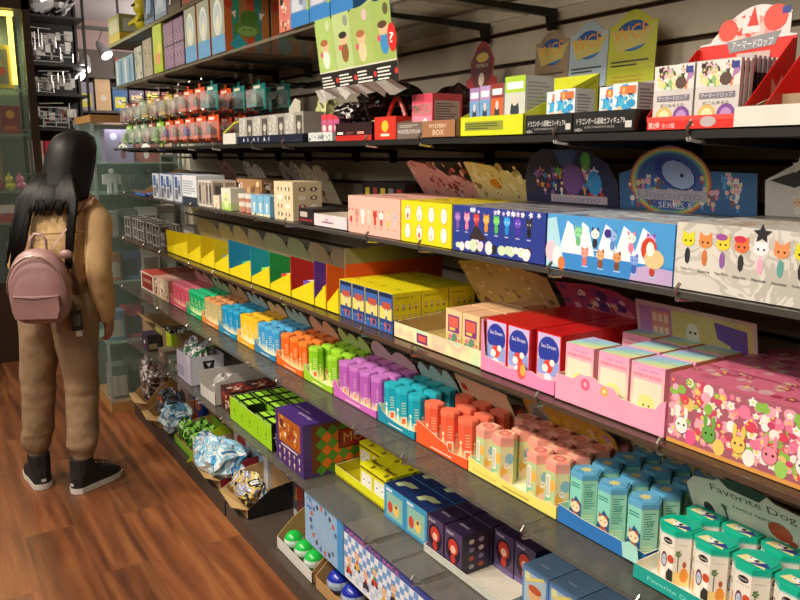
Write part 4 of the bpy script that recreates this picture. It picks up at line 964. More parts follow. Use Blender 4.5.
# fluorescent tray with its header cards
t = empty('display_tray', 'fluorescent yellow-green tray with a wedge side on the eye-height shelf', 'display tray', (1.0, 1.128, ZA))
FY = P('#cfd41c', .4); b = MB(); W_, d = .20, .2
b.box(0, d, 0, W_, 0, .002, FY); b.box(0, .0016, 0, W_, 0, .04, FY)
for y in (0, W_ - .0016): b.prism([(0,0),(d,0),(d,.125),(0,.04)], y, y + .0016, FY, fn=lambda a, c, q: (a, q, c))
b.box(d - .002, d, 0, W_, 0, .125, FY)
F, N, T = faces(b, d, W_, .125); F.rect(W_*.08, .012, W_*.7, .030, '#8c9430'); F.lines(W_*.1, .014, W_*.66, .028, 3, '#3c4418')
for q in range(7): N.poly([(0, .01), (d*.95, .01 + .016*q), (d*.95, .017 + .016*q)], '#e4e84c' if q % 2 else '#b4bc14'); N.k -= 1
N.k += 1; N.text('WCF', .006, .006, .022, '#3c4484')
b.build('tray_body', t)
def kb(c1, c2, c3):
    def f(F, N, T):
        F.rect(0, F.H*.72, F.W, F.H, c1); F.rect(0, 0, F.W, F.H*.25, c3); F.disc(F.W*.5, F.H*.4, F.W*.22, '#2c343c', F.H*.2); F.disc(F.W*.5, F.H*.58, F.W*.14, '#d8c8b8', F.H*.09); F.rect(F.W*.1, F.H*.78, F.W*.9, F.H*.9, '#f0e8f0'); N.lines(.006, .02, N.W-.006, N.H - .01, 12, '#a8aaa8')
    return f
for i, (lab, y, x, w, h, d, body, c1, c2, c3) in enumerate([
    ('lilac topped carton with a blue sky print, farther of two in the yellow-green tray', 1.29, 1.02, .032, .098, .05, '#6c9ccc', '#a07cb0', '', '#5c8c4c'),
    ('lilac topped carton with a blue sky print, nearer of two in the yellow-green tray', 1.255, 1.02, .032, .1, .05, '#6c9ccc', '#b490c0', '', '#5c8c4c'),
    ('red-topped carton with an orange flame print in the yellow-green tray', 1.213, 1.02, .038, .102, .05, '#e0602c', '#8c2c24', '', '#c83c1c'),
    ('white-sided carton with a lime top band in the yellow-green tray', 1.148, 1.02, .060, .112, .075, '#c8ccc0', '#a8cc2c', '', '#8c7c70')]):
    carton('figure_carton', lab, 'carton', (x, y, ZA + .0025), d, w, h, P('#cdd0d0', .4), F=P(body), deco=kb(c1, c2, c3), group='figure cartons in the yellow-green tray' if i < 2 else None)
def wcf(body, foot):
    def f(fr):
        W, H = fr.W, fr.H
        fr.rect(0, 0, W, H*.55, foot); fr.disc(W*.5, H*.80, W*.36, '#1c4c8c', H*.12, 20); fr.disc(W*.5, H*.74, W*.26, '#2c7cc0', H*.05); fr.poly([(W*.02,H*.86),(W*.2,H*.68),(W*.8,H*.73),(W*.99,H*.88),(W*.75,H*.83)], '#c8b860'); fr.text('WCF', W*.12, H*.75, H*.11, '#e89a2c', w=W*.72, a=.12); fr.lines(W*.08, H*.56, W*.92, H*.62, 2, '#3c4430'); fr.lines(W*.1, H*.44, W*.86, H*.5, 2, '#a8882c', 5)
    return f
# yellow-green header card and its two neighbours, standing behind the trays
for i, (lab, y0, w, h, c, ft, x) in enumerate([('brown WCF header card', 1.357, .115, .258, '#9c8468', '#8c7456', 1.33), ('pale blue WCF header card', 1.237, .118, .262, '#a8b8c0', '#98a8b4', 1.33), ('yellow-green WCF header card, largest of the three', 1.105, .130, .268, '#bcbc34', '#a8ac1c', 1.33)]):
    t = empty('header_board', lab + ' standing against the wall', 'header card', (x, y0, ZA), 0, 'WCF header cards')
    header(t, [(0,0),(w,0),(w,h*.9)] + arc(w*.12, h*.9, w*.88, h*.9, h*.1, 8) + [(0,h*.9)], P(c, .5), -.04, (0, w, 0), wcf(c, ft), name='card', H=h)
for i, y in enumerate([1.16, 1.06, .97]):
    if i == 0: o = carton('grey_carton', f'plain grey-white carton behind the fighter cartons, farthest of three', 'carton', (1.24, y, ZA), .06, .08, .105, P('#a8a39c', .5), group='plain cartons at the wall', deco=lambda F,N,T: F.rect(.003,.003,F.W-.003,F.H-.003,'#b0aca6'))
    else: dup(o, (1.24, y, ZA), f'plain grey-white carton behind the fighter cartons, {["","middle","nearest"][i]} of three')
# brown tray with sweets boxes
t = empty('display_tray', 'brown card tray with a wedge kraft side, beside the yellow-green tray', 'display tray', (1.0, 1.345, ZA)); W_ = .235; d = .2
b = MB(); BW = P('#9a6844', .6); b.box(0, d, 0, W_, 0, .002, BW); b.box(0, .0016, 0, W_, 0, .038, BW)
for y in (0, W_ - .0016): b.prism([(0,0),(d,0),(d,.085),(0,.038)], y, y + .0016, P(KRAFT, .7), fn=lambda a, c, q: (a, q, c))
b.box(d - .002, d, 0, W_, 0, .085, P(KRAFT, .7)); F, N, T = faces(b, d, W_, .085); F.rect(0, 0, W_*.46, .038, '#6c5c54'); F.text('MONSTERS POPULAR', .006, .012, .009, '#e0d8cc', w=W_*.4); F.lines(W_*.05, .025, W_*.4, .033, 2, '#b8aca0'); F.text('MYSTERY', W_*.58, .022, .008, '#e8d0b8', w=W_*.28); F.text('BOX', W_*.64, .006, .012, '#e8d0b8', w=W_*.18)
b.build('tray_body', t)
def trick(F, N, T):
    W, H = F.W, F.H; F.rect(0, H*.8, W, H, '#d84c64'); F.rect(W*.05, H*.04, W*.95, H*.5, '#f0889c'); F.text('TRICKS', W*.06, H*.52, H*.22, '#2c9c74', w=W*.86, a=.06); F.disc(W*.6, H*.26, W*.16, '#f0ece8', H*.14); F.disc(W*.66, H*.36, W*.1, '#f0ece8'); F.disc(W*.55, H*.28, W*.03, '#d83c5c'); N.rect(N.W*.08, N.H*.08, N.W*.92, N.H*.84, '#b8a8a0'); N.lines(N.W*.12, N.H*.1, N.W*.88, N.H*.8, 12, '#6c605c')
carton('sweets_carton', 'pink carton with green TRICKS lettering standing in the brown tray', 'carton', (1.03, 1.475, ZA + .0025), .085, .085, .10, P('#d8485c', .4), F=P('#e86478'), N=P('#c84858'), deco=trick)
def medal(fr):
    W, H = fr.W, fr.H
    fr.disc(W*.5, H*.72, W*.33, '#5c1c18', H*.22, 16); fr.disc(W*.5, H*.84, W*.2, '#c8a83c', H*.05); fr.text('TOYBOX', W*.3, H*.74, H*.035, '#d8cca0', w=W*.4); fr.disc(W*.5, H*.62, W*.09, '#c8b8a8', H*.07); fr.rect(W*.2, H*.46, W*.8, H*.48, '#b8988c')
t = empty('header_board', 'dark red oval header card standing behind the brown tray', 'header card', (1.29, 1.57, ZA)); w, h = .13, .255
header(t, [(w*.1,0),(w*.9,0),(w,h*.62),(w*.85,h*.66)] + arc(w*.12, h*.8, w*.88, h*.8, h*.20, 10) + [(w*.15,h*.66),(0,h*.62)], P('#8c1c1c', .45), -.05, (0, w, 0), medal, name='card', H=h)
t = empty('small_red_box', 'small red gift box with an arched handle and yellow emblem', 'box', (1.0, 1.585, ZA)); b = MB(); b.box(0, .07, 0, .10, 0, .055, P('#c8301c', .4)); F, N, T = faces(b, .07, .10, .055)
F.disc(.05, .032, .016, '#e0b82c', .014); F.rect(.03, .008, .07, .014, '#f0e0c0'); T.rect(.02, .015, .08, .05, '#c8842c'); b.build('box_body', t); b = MB()
b.tube([(.035, .01 + .08*q/10, .055 + .045*math.sin(PI*q/10)) for q in range(11)], .006, P('#a82414', .4), 6); b.build('handle', t)
def kbx(F, N, T): F.rect(0, 0, F.W, F.H*.3, '#b82018'); F.rect(F.W*.05, F.H*.36, F.W*.22, F.H*.5, '#e8d8d0'); F.rect(F.W*.62, F.H*.36, F.W*.8, F.H*.5, '#c88c80'); F.lines(F.W*.3, F.H*.36, F.W*.55, F.H*.5, 3, '#8c4c44')
carton('dark_carton', 'black carton with a red foot band, under the shiny black bags', 'carton', (1.0, 1.70, ZA), .18, .195, .046, P('#2c1418', .35), deco=kbx)
def crumple(name, label, cat, loc, size, cols, seed, rough=.22, group=None, parent=None):
    """crumpled foil or film bag"""
    r = random.Random(seed); n, k = 26, 14; b = MB(); s1, s2 = seed*1.7, seed*.9; pts = []; sx, sy, sz = size
    for i in range(k + 1):
        a = -PI/2 + PI*i/k
        for t_ in range(n):
            th = 2*PI*t_/n; q = 1 + r.uniform(-.07, .07) + .10*math.sin(3*th + s1 + i*.5) + .07*math.sin(7*th + s2 - i*.9) + .05*math.sin(i*1.9 + s1)
            cx = math.copysign(abs(math.cos(th))**.6, math.cos(th)); cy = math.copysign(abs(math.sin(th))**.6, math.sin(th))
            rr = max(.05, math.cos(a)**.7 if math.cos(a) > 0 else .05)
            pts.append((cx*sx*.5*rr*q, cy*sy*.5*rr*q, sz*.5 + math.sin(a)*sz*.5*(1 + r.uniform(-.05, .05) + .12*math.sin(2*th + s2) + .08*math.sin(5*th + s1))))
    zmin = min(p[2] for p in pts); pts = [(p[0], p[1], p[2] - zmin) for p in pts]
    ms = [ramp('film_' + '_'.join(c.strip('#') for c in cols), [(q/len(cols), c) for q, c in enumerate(cols)] + [(1, cols[0])], None, scale=max(9, 2.2/max(size)), rough=rough, const=True)] if isinstance(cols[0], str) else cols
    for i in range(k):
        for t_ in range(n):
            f = (i*n + t_, i*n + (t_+1) % n, (i+1)*n + (t_+1) % n, (i+1)*n + t_)
            m = ms[0 if (r.random() < .3 or len(ms) == 1) else int((math.sin(t_*.9 + seed) + math.sin(i*1.3 + seed*2) + 2)/4*len(ms)) % len(ms)]
            b.add([pts[q] for q in f], [(0,1,2,3)], m)
    o = b.build(name, parent, loc)
    return tag(o, label, cat, group) if label else o
crumple('foil_bag', 'crumpled glossy black bag lying on the dark carton, tallest of the pile', 'bag', (1.09, 1.76, ZA + .047), (.15, .13, .09), ['#1c1214', '#2c1618', '#0f0c0d', '#4a2420'], 3, .16, 'black film bags')
crumple('foil_bag', 'crumpled black bag with a white shine hanging over the dark carton front', 'bag', (1.045, 1.85, ZA + .047), (.11, .10, .05), ['#d8d4d0', '#1c1618', '#2a2022', '#8c8884'], 5, .2, 'black film bags')
crumple('foil_bag', 'small crumpled brown and black bag behind the pink TRICKS carton', 'bag', (1.21, 1.62, ZA), (.10, .14, .12), ['#241416', '#3a1c1c', '#141012'], 8, .2, 'black film bags')
# big green header card with four pictures
def kids(fr):
    W, H = fr.W, fr.H
    fr.rect(0, 0, W, H*.25, '#1f1b1a'); fr.rect(0, H*.25, W, H*.27, '#d8d4c0')
    for q in range(4):
        u = W*(q + .05)/4.05
        fr.k = 4; fr.rect(u, H*.27, u + W*.225, H*.97, ['#a8c46c', '#b4c884', '#a4b864', '#9cb45c'][q]); fr.lines(u + W*.01, H*.04, u + W*.2, H*.21, 4, '#e4e0d8', q); fr.disc(u + W*.23, H*.13, W*.018, '#d8302c', W*.018)
        fr.k = 8; hx = u + W*(.13 if q % 2 else .11); hy = H*(.6 + .04*(q % 2)); fr.disc(hx, hy - H*.17, W*.05, ['#e8e0d0', '#8c5c34', '#e0c89c', '#3c8cc0'][q], H*.13); fr.disc(hx, hy, W*.055, '#e8b890', H*.075); fr.disc(hx - W*.01, hy + H*.05, W*.055, ['#a86434', '#2a2420', '#a8683c', '#5c3c24'][q], H*.045)
        fr.disc(hx - W*.06, hy - H*.1, W*.02, '#d84c6c', H*.04); fr.disc(u + W*.17, H*.86, W*.03, ['#c8d4a0', '#8c9484', '#d8b8b8', '#5c5430'][q], H*.07)
    fr.k = 12; fr.disc(W*.97, H*.52, W*.05, '#d02420', H*.17); fr.text('?', W*.94, H*.46, H*.12, '#f4ece4', w=W*.05)
t = empty('large_header', 'large pale green header card with four drawn children and a red question mark', 'header card', (.905, 1.515, ZA + .128)); w, h = .385, .188
header(t, [(0,0),(w,0),(w*1.0,h*.5),(w*.93,h*.86),(w*.75,h*1.02),(w*.6,h*.95),(0,h*.93)], P('#a3b86a', .5), .12, (0.06, w, 0), kids, name='card', W=w, H=h)
b = MB(); r = random.Random(4); n = 16; top = [(-.012 + .05, w*(1 - i/n), .004) for i in range(n+1)]; bot = [(r.uniform(-.02, .02) + .065, w*(1 - i/n), -.018 + r.uniform(-.012, .006)) for i in range(n+1)]
b.add(top + bot, [(i, n+1+i, n+2+i, i+1) for i in range(n)], P('#d4d0c8', .4)); b.build('torn_edge', t)
b = MB(); b.tube([(.066, w*.5, .0), (.112, w*.5, -.126)], .003, STEEL, 5); b.build('prop_wire', t)
# white patterned tray with pink and purple cartons
t = empty('display_tray', 'white speckled card tray left of the black and red carton', 'display tray', (1.0, 1.915, ZA))
tray_mesh(.15, .14, [(0,.026),(1,.026)], .028, .03, P('#c8ccc8', .5), P('#a8a49c'), deco=lambda F,N,T: F.scatter(['#8c949c', '#6c7478', '#e4e4e0'], 30, .003, .006, 71, 'ds', (0,0,F.W,.026))).build('tray_body', t)
fc = None
for i in range(3):
    lab = f'slim pink and purple carton standing in the speckled tray, {["nearest","middle","farthest"][i]}'
    if fc is None: fc = carton('slim_carton', lab, 'carton', (1.03, 1.93, ZA + .002), .09, .034, .075, P('#7c4468', .4), F=P('#c85c84'), deco=lambda F,N,T: (F.toy(F.W*.5,.01,.04,'#5c3060'), F.rect(0,.06,F.W,.075,'#d83c48')), group='slim pink and purple cartons')
    else: dup(fc, (1.03, 1.93 + .037*i, ZA + .002), lab)
# grey and white cartons on a navy tray
t = empty('display_tray', 'navy low tray with white crests along its front', 'display tray', (.998, 2.10, ZA))
tray_mesh(.54, .12, [(0,.026),(1,.026)], .027, .028, P('#151a30', .4), P('#1c1e28'), deco=lambda F,N,T: [ (F.star(F.W*(.12 + .17*q), .013, .008, '#c8ccd8', 3, .6), F.rect(F.W*(.18+.17*q), .008, F.W*(.2+.17*q), .02, '#8c94b0')) for q in range(3)]).build('tray_body', t)
fc = None
def gw(F, N, T):
    F.k = 2; F.scatter(['#a8a49c', '#8c8882', '#c8c4bc'], 26, .005, .011, 73, 'ds')
def gd(F, N, T): F.rect(F.W*.15, .01, F.W*.85, F.H - .01, '#4c4844'); F.toy(F.W*.5, .014, .05, '#8c8880', '#c8c0b4')
fd = None
for i in range(8):
    lab = f'{"grey patterned" if i % 2 else "dark figure"} carton in the navy crest tray, {["nearest","second","third","fourth","fifth","sixth","seventh","farthest"][i]} along'
    loc = (1.004, 2.105 + .066*i, ZA + .002)
    if i % 2:
        if fc is None: fc = carton('grey_carton', lab, 'carton', loc, .07, .064, .088, P('#b4b0a8', .5), deco=gw, group='cartons in the navy tray')
        else: dup(fc, loc, lab)
    else:
        if fd is None: fd = carton('grey_carton', lab, 'carton', loc, .07, .064, .088, P('#9c968c', .5), deco=gd, group='cartons in the navy tray')
        else: dup(fd, loc, lab)
t = empty('display_tray', 'small white tray with a yellow wire arch beside the hanging orange packs', 'display tray', (1.0, 2.66, ZA)); tray_mesh(.13, .1, [(0,.04),(1,.04)], .04, .04, P('#d0ccc0', .5), P('#b0a890')).build('tray_body', t)
b = MB(); b.tube([(.0, .12, .04), (.02, .06, .075), (.03, .01, .085), (.05, .005, .04)], .004, '#c8c43c', 6); b.build('yellow_arch', t)
t = empty('header_board', 'small cream folded card above the grey and dark cartons', 'header card', (1.12, 2.36, ZA)); header(t, [(0,0),(.09,0),(.09,.14),(.05,.15),(0,.12)], P('#b8b4a4', .6), 0, (0,.1,0), name='card')
crumple('soft_toy', 'small yellow-green toy with a black ear behind the grey cartons', 'toy', (1.2, 2.33, ZA), (.07, .09, .145), ['#a8a868', '#c8c88c', '#5c5c3c'], 14, .6)
# ------------------------------------------------------------------ hanging packs under the pale glass shelf
PK = [('orange', '#e8541c', '#d84818', '#6c5848'), ('orange and violet', '#e8541c', '#d0481c', '#4c3c8c'), ('teal', '#14847c', '#0f7068', '#8c9488'), ('lime', '#8cc82c', '#7cb824', '#5c7c3c'), ('grey and red', '#a09488', '#8c3c34', '#c8b8a4'), ('yellow', '#c8b43c', '#c8a020', '#8c8458'), ('pale green', '#a8bc98', '#7c9c7c', '#c8c4ac')]
protos = {}
def hangpack(kind, label, loc, group):
    word, c1, c2, c3 = PK[kind]
    if kind in protos: return dup(protos[kind], loc, label, group=group)
    t = empty('hanging_pack', label, 'toy pack', loc, 0, group); w, h = .128, .098
    b = MB(); b.box(0, .0015, 0, w, -h, 0, P(c1, .4)); b.box(-.001, .0025, w*.42, w*.58, 0, .016, P(c1, .4)); F, N, T = faces(b, .0015, w, h, 0, 0, -h); F.rect(0, h*.8, w, h, c2); F.rect(w*.1, h*.83, w*.6, h*.94, '#e8dcc8'); b.build('card', t)
    b = MB(); b.box(-.032, -.0005, .012, w - .012, -h + .008, -h*.24, BLISTER); b.build('blister', t)
    b = MB(); r = random.Random(kind); b.ball((-.016, w*.3, -h*.62), .017, c3, 8, 5); b.ball((-.016, w*.55, -h*.58), .02, P(c3, .5, noise=.5, scale=60), 8, 5, (.6, 1, 1.2)); b.ball((-.016, w*.76, -h*.66), .014, c2, 8, 5); b.box(-.030, -.004, .016, w - .016, -h + .010, -h + .022, c2); b.build('toy', t)
    protos[kind] = t; return t
b = MB()
t = empty('peg_rail', 'dark peg rails with hooks holding the two rows of hanging packs', 'peg rail', (1.396, 2.9, 1.68))
b.box(-.012, 0, 0, 1.6, .115, .13, STEEL); b.box(-.012, 0, 0, 1.6, -.005, .01, STEEL); b.build('rail', t)
rows = [(1.79, [2, 0, 0, 4, 5, 4, 5, 6, 4, 4], 3, 'upper'), (1.675, [0, 0, 1, 0, 1, 3, 4, 6, 6, 3], 2, 'lower')]
for z, kinds, deep, rn in rows:
    for i, k in enumerate(kinds):
        y = 2.94 + .152*i
        b = MB(); b.tube([(0, y + .064 - 2.9, z + .008 - 1.68), (-.385, y + .064 - 2.9, z + .008 - 1.68), (-.392, y + .064 - 2.9, z + .018 - 1.68)], .0028, STEEL, 5); b.ball((-.394, y + .064 - 2.9, z + .02 - 1.68), .005, TIP, 6, 4); b.build('hook', t)
        for j in range(deep):
            kk = k if not (i == 0 and rn == 'upper') else 2
            hangpack(kk, f'{PK[kk][0]} carded toy, {["front","second","third"][j]} on the {ORD[i]} nearest hook of the {rn} row', (1.04 + .11*j, y, z), f'hanging packs of the {rn} row')
for j, (x, y) in enumerate([(1.17, 2.78), (1.27, 2.78)]): # teal packs past the near end
    hangpack(2, f'teal carded toy hanging nearest the wall corner, {["left","right"][j]} of two', (x, y, 1.79), 'hanging packs of the upper row')
    b = MB(); b.tube([(0, y + .064 - 2.9, .118), (x - 1.40, y + .064 - 2.9, .118)], .0028, STEEL, 5); b.build('hook', t)
b = MB(); b.box(-.012, 0, -.15, 0, .105, .125, STEEL); b.build('rail', t)

# ------------------------------------------------------------------ pale glass shelf
ZT = 1.8855
def winbox(c1, c2, art=None, scene='#b8c4c8'):
    def f(F, N, T):
        W, H = F.W, F.H; F.rect(0, 0, W, H*.3, '#5c94c0'); F.rect(0, H*.3, W, H, c2); F.disc(W*.5, H*.6, W*.32, '#dfe2dc', H*.3, 14); F.disc(W*.5, H*.58, W*.27, scene, H*.26, 14); F.disc(W*.5, H*.5, W*.14, '#d8d4b8', H*.14)
        w, h = N.W, N.H
        for q in range(6): N.k = 2; N.rect(w*q/6, 0, w*(q+1)/6, h, ['#c8662c', '#2c9478', '#a8783c', '#c84c2c', '#2c8c84', '#b87434'][q])
        N.k = 5; N.disc(w*.1, h*.8, w*.09, '#c83c2c', h*.08)
        N.disc(w*.5, h*.4, w*.3, '#5c8c34', h*.14, 14); N.disc(w*.55, h*.58, w*.2, '#4c7c2c', h*.14, 12); N.disc(w*.5, h*.36, w*.22, '#88b45c', h*.09); N.disc(w*.42, h*.38, w*.02, '#2c4420'); N.disc(w*.58, h*.38, w*.02, '#2c4420')
        N.poly([(w*.24, h*.55), (w*.16, h*.66), (w*.26, h*.7)], '#f0ecdc'); N.poly([(w*.8, h*.55), (w*.9, h*.68), (w*.78, h*.68)], '#f0ecdc'); N.poly([(w*.1, h*.12), (w*.3, h*.3), (w*.5, h*.12), (w*.3, h*.02)], '#22acc0'); N.disc(w*.28, h*.14, w*.012, '#142c30')
    return f
fo = None
for i, (x, y, w, d) in enumerate([(1.0, 2.725, .14, .17), (1.18, 2.725, .14, .17), (1.0, 2.885, .14, .17), (1.0, 3.045, .14, .17)]):
    lab = ['orange and teal window box with a green horned face, front one of the near pair', 'orange and teal window box with a green horned face, against the wall', 'orange and teal window box second in the row along the shelf edge', 'orange and teal window box farthest along, beside the purple cartons'][i]
    if fo is None: fo = carton('window_box', lab, 'box', (x, y, ZT), .17, .14, .205, P('#b87838', .35), F=P('#a8a08c'), N=P('#a8783c'), deco=winbox('#c8662c', '#9ca08c'), group='orange and teal window boxes')
    else: dup(fo, (x, y, ZT), lab)
def sw(F, N, T):
    for Q in (F, N):
        for i in range(3):
            for j in range(2): Q.k = 2; u, v = Q.W*(.2 + .3*i), Q.H*(.27 + .46*j); Q.disc(u, v, .022, '#a888a8'); Q.disc(u, v, .016, '#5c3c60'); Q.disc(u, v, .010, '#a888a8'); Q.disc(u, v, .005, '#5c3c60')
fo = None
for i in range(2):
    for j in range(2):
        lab = f'purple carton with pale spirals, {["lower","upper"][j]} one of the {["near","far"][i]} stack'
        loc = (1.0, 3.20 + .145*i, ZT + .096*j)
        if fo is None: fo = carton('spiral_carton', lab, 'carton', loc, .22, .143, .095, P('#5f4064', .45), deco=sw, group='purple spiral cartons')
        else: dup(fo, loc, lab)
carton('tall_carton', 'tall yellow-green carton with a coral foot', 'carton', (1.0, 3.52, ZT), .24, .14, .205, P('#a8bc34', .4), deco=lambda F,N,T: [ (Q.disc(Q.W*.5, Q.H*.3, Q.W*.3, '#d8906c', Q.H*.14), Q.disc(Q.W*.7, Q.H*.5, Q.W*.2, '#d8c45c', Q.H*.12)) for Q in (F, N)])
carton('beige_carton', 'beige carton with a folded top left of the tall yellow-green carton', 'carton', (1.0, 3.69, ZT), .22, .15, .165, P('#a8a08c', .6), T=P('#5c4430'), deco=lambda F,N,T: (F.scatter(['#7c6c5c', '#c8bca0'], 8, .006, .012, 81, 'dt'), N.scatter(['#7c6c5c', '#5c5448'], 8, .006, .012, 82, 'dt')))
carton('white_carton', 'white carton with speckled front near the far end of the pale glass shelf', 'carton', (1.0, 3.87, ZT), .2, .13, .15, P('#b8bcb4', .5), deco=lambda F,N,T: F.scatter(['#7c8c6c', '#4c4c4c', '#c8c4a0'], 14, .008, .016, 83, 'dt'))
carton('sky_carton', 'pale blue and white striped carton at the far end of the pale glass shelf', 'carton', (1.0, 4.04, ZT), .2, .38, .13, P('#8cacc0', .45), deco=lambda F,N,T: [ (Q.rect(Q.W*(.05 + .24*q), .005, Q.W*(.15 + .24*q), Q.H - .01, ['#d0d8dc', '#4c84b0'][q % 2])) for Q in (F, N) for q in range(4)])
def pkc(F, N, T): F.scatter(['#e0a090', '#2c2424', '#e8c8b0', '#b83c3c'], 14, .008, .016, 84, 'dt'); N.scatter(['#e0a090', '#2c2424'], 10, .008, .014, 85, 'dt')
carton('dotted_box', 'coral box with black dots left of the blue window boxes', 'box', (1.0, 2.165, ZT), .12, .085, .16, P('#d07464', .4), deco=pkc)
def bwin(F, N, T):
    W, H = F.W, F.H; F.rect(0, 0, W, H*.22, '#2c7cc0'); F.rect(W*.08, H*.24, W*.92, H, '#9cacc0'); F.poly([(W*.08,H*.24),(W*.7,H*.24),(W*.3,H),(W*.12,H)], '#c8d0d8'); F.disc(W*.6, H*.5, W*.16, '#7c88a0', H*.2); F.rect(W*.9, H*.2, W, H, '#a8c43c'); N.rect(0, 0, N.W, N.H*.2, '#2c7cc0')
fo = None
for i in range(3):
    lab = f'blue-footed window box above the green header card, {["farthest","middle","nearest"][i]} of three'
    loc = (.995, 2.035 - .127*i, ZT)
    if fo is None: fo = carton('blue_window_box', lab, 'box', loc, .12, .122, .18, P('#a8c44c', .4), F=P('#8ca0b8'), deco=bwin, group='blue window boxes')
    else: dup(fo, loc, lab)
# top shelf
ZU = 2.1115
def plush(name, label, cat, loc, col, col2, s=1.0):
    t = empty(name, label, cat, loc); b = MB(); b.ball((0,0,.045*s), .045*s, col, 10, 6, (1,1,.95)); b.ball((-.01*s,0,.105*s), .038*s, col, 10, 6)
    for y in (-1, 1): b.ball((-.01*s, .024*s*y, .145*s), .014*s, col, 8, 4, (.7,1,1.5)); b.tube([(-.02*s, .04*s*y, .06*s), (-.05*s, .07*s*y, .04*s)], [.014*s, .008*s], col, 7)
    b.build('toy_body', t, smooth=True); c = MB(); c.ball((-.046*s, .012*s, .11*s), .006*s, col2, 6, 4); c.ball((-.046*s, -.012*s, .11*s), .006*s, col2, 6, 4); c.build('eyes', t); return t
carton('yellow_box', 'box with a yellow foot and clear front at the far end of the highest shelf', 'box', (1.0, 4.28, ZU), .2, .24, .13, P('#9c9c58', .4), deco=lambda F,N,T: [ (Q.rect(0, 0, Q.W, Q.H*.3, '#d8b42c'), Q.rect(Q.W*.1, Q.H*.35, Q.W*.9, Q.H*.85, '#c8ccb8'), Q.disc(Q.W*.5, Q.H*.6, .03, '#d8d0b0')) for Q in (F, N)])
plush('yellow_figure', 'shiny yellow toy creature on the highest shelf between two boxes', 'toy', (1.06, 4.0, ZU), P('#d8cc2c', .3), P('#3c3418'), 1.15)
carton('clear_box', 'grey clear-fronted box behind the shiny yellow toy', 'box', (1.15, 3.86, ZU), .2, .36, .15, P('#8c8c84', .3), deco=lambda F,N,T: N.rect(.02, .02, N.W-.02, N.H-.02, '#6c6c64'))
for i, (y, w, c) in enumerate([(3.62, .16, '#4c6c9c'), (3.42, .18, '#7c8ca8'), (3.22, .18, '#5c4c44'), (3.0, .2, '#8c4c3c')]):
    carton('figure_box', f'{["blue clear-fronted","pale blue","brown","red-brown"][i]} figure box on the highest shelf', 'box', (1.0, y, ZU), .22, w, .2, P(c, .4), deco=lambda F,N,T,i=i: [ (Q.rect(.01, .02, Q.W-.01, Q.H-.02, ['#2c3c5c', '#a8b8c8', '#3c342c', '#5c3428'][i]), Q.disc(Q.W*.5, Q.H*.4, Q.W*.25, ['#8cb0d8', '#c8d0dc', '#a88c6c', '#c87c5c'][i], Q.H*.2), Q.poly([(.02,.03),(.04,.03),(Q.W*.6,Q.H-.03),(Q.W*.5,Q.H-.03)], '#c8ccd0')) for Q in (F, N)])

# ------------------------------------------------------------------ lowest glass shelf
ZE = .4725
def opentray(name, label, cat, loc, d, w, h, out, inn, hb=None, deco=None, group=None):
    t = empty(name, label, cat, loc, 0, group); tray_mesh(w, d, [(0,h),(1,h)], ((hb or h) + h)/2, hb or h, out, inn, deco=deco).build('tray_body', t); return t
# kraft bin with lime corner and green packs
t = empty('kraft_bin', 'open kraft bin with a lime corner holding green and black packs', 'box', (1.08, 3.93, ZE)); b = MB(); kr = P('#8c7350', .8); w_, d_, h_ = .6, .25, .12
b.box(0, d_, 0, w_, 0, .003, kr); b.box(0, .003, 0, w_, 0, h_, kr); b.box(d_-.003, d_, 0, w_, 0, h_, kr)
for y in (0, .29, w_ - .003): b.box(0, d_, y, y + .003, 0, h_ if y != .29 else .1, kr, N=P('#a88c60', .8))
F, N, T = faces(b, d_, w_, h_); F.rect(w_ - .10, 0, w_, h_, '#b4cc2c'); F.rect(w_*.5, 0, w_*.7, h_*.9, '#a8b048'); N.rect(0, 0, .03, h_, '#b4cc2c')
b.poly([(0,.3,h_),(0,.59,h_),(-.04,.57,h_ + .03),(-.05,.33,h_ + .02)], P('#b89868', .8)); b.build('bin_body', t)
for i in range(7):
    crumple('film_pack', f'small green and black pack, {ORD[i]} from the near side of the kraft bin', 'toy pack', (1.13 + .07*(i % 3), 4.0 + .075*(i // 2), ZE + .004), (.06, .06, .085 + .01*(i % 2)), ['#2c5c38', '#161a16', '#c8d0c0', '#4c8c4c'], 20 + i, .3, 'packs in the kraft bin')
# silver-pack carton
def shld(F, N, T):
    N.rect(.006, .006, N.W-.006, N.H-.006, '#cdd0d8'); N.poly([(N.W*.36,N.H*.82),(N.W*.72,N.H*.82),(N.W*.68,N.H*.55),(N.W*.54,N.H*.46),(N.W*.4,N.H*.55)], '#1f1f26'); N.poly([(N.W*.46,N.H*.74),(N.W*.62,N.H*.74),(N.W*.54,N.H*.58)], '#cdd0d8'); N.text('TRANS', N.W*.3, N.H*.3, N.H*.08, '#1f1f26', w=N.W*.45); N.text('FORMERS', N.W*.28, N.H*.19, N.H*.08, '#1f1f26', w=N.W*.5); F.rect(.01,.02,F.W*.5,F.H*.5,'#a09cb4'); F.rect(F.W*.55,.03,F.W*.9,F.H*.7,'#b8b4c8')
t = empty('open_carton', 'open pale grey carton with a black shield emblem, filled with silver packs', 'box', (1.0, 3.35, ZE)); b = tray_mesh(.21, .16, [(0,.135),(1,.135)], .135, .135, P('#bcb8cc', .5), P('#8c8c94'), deco=shld); b.build('carton_body', t)
for i in range(5):
    crumple('film_pack', f'silver and white foil pack, {ORD[i]} from the near side of the grey shield carton', 'toy pack', (1.04 + .04*(i % 3), 3.38 + .04*i, ZE + .004), (.05, .045, .15 + .008*(i % 3)), ['#c8ccd0', '#8c9098', '#e8e8e4', '#5c8c6c', '#6c5c54'], 40 + i, .3, 'packs in the shield carton')
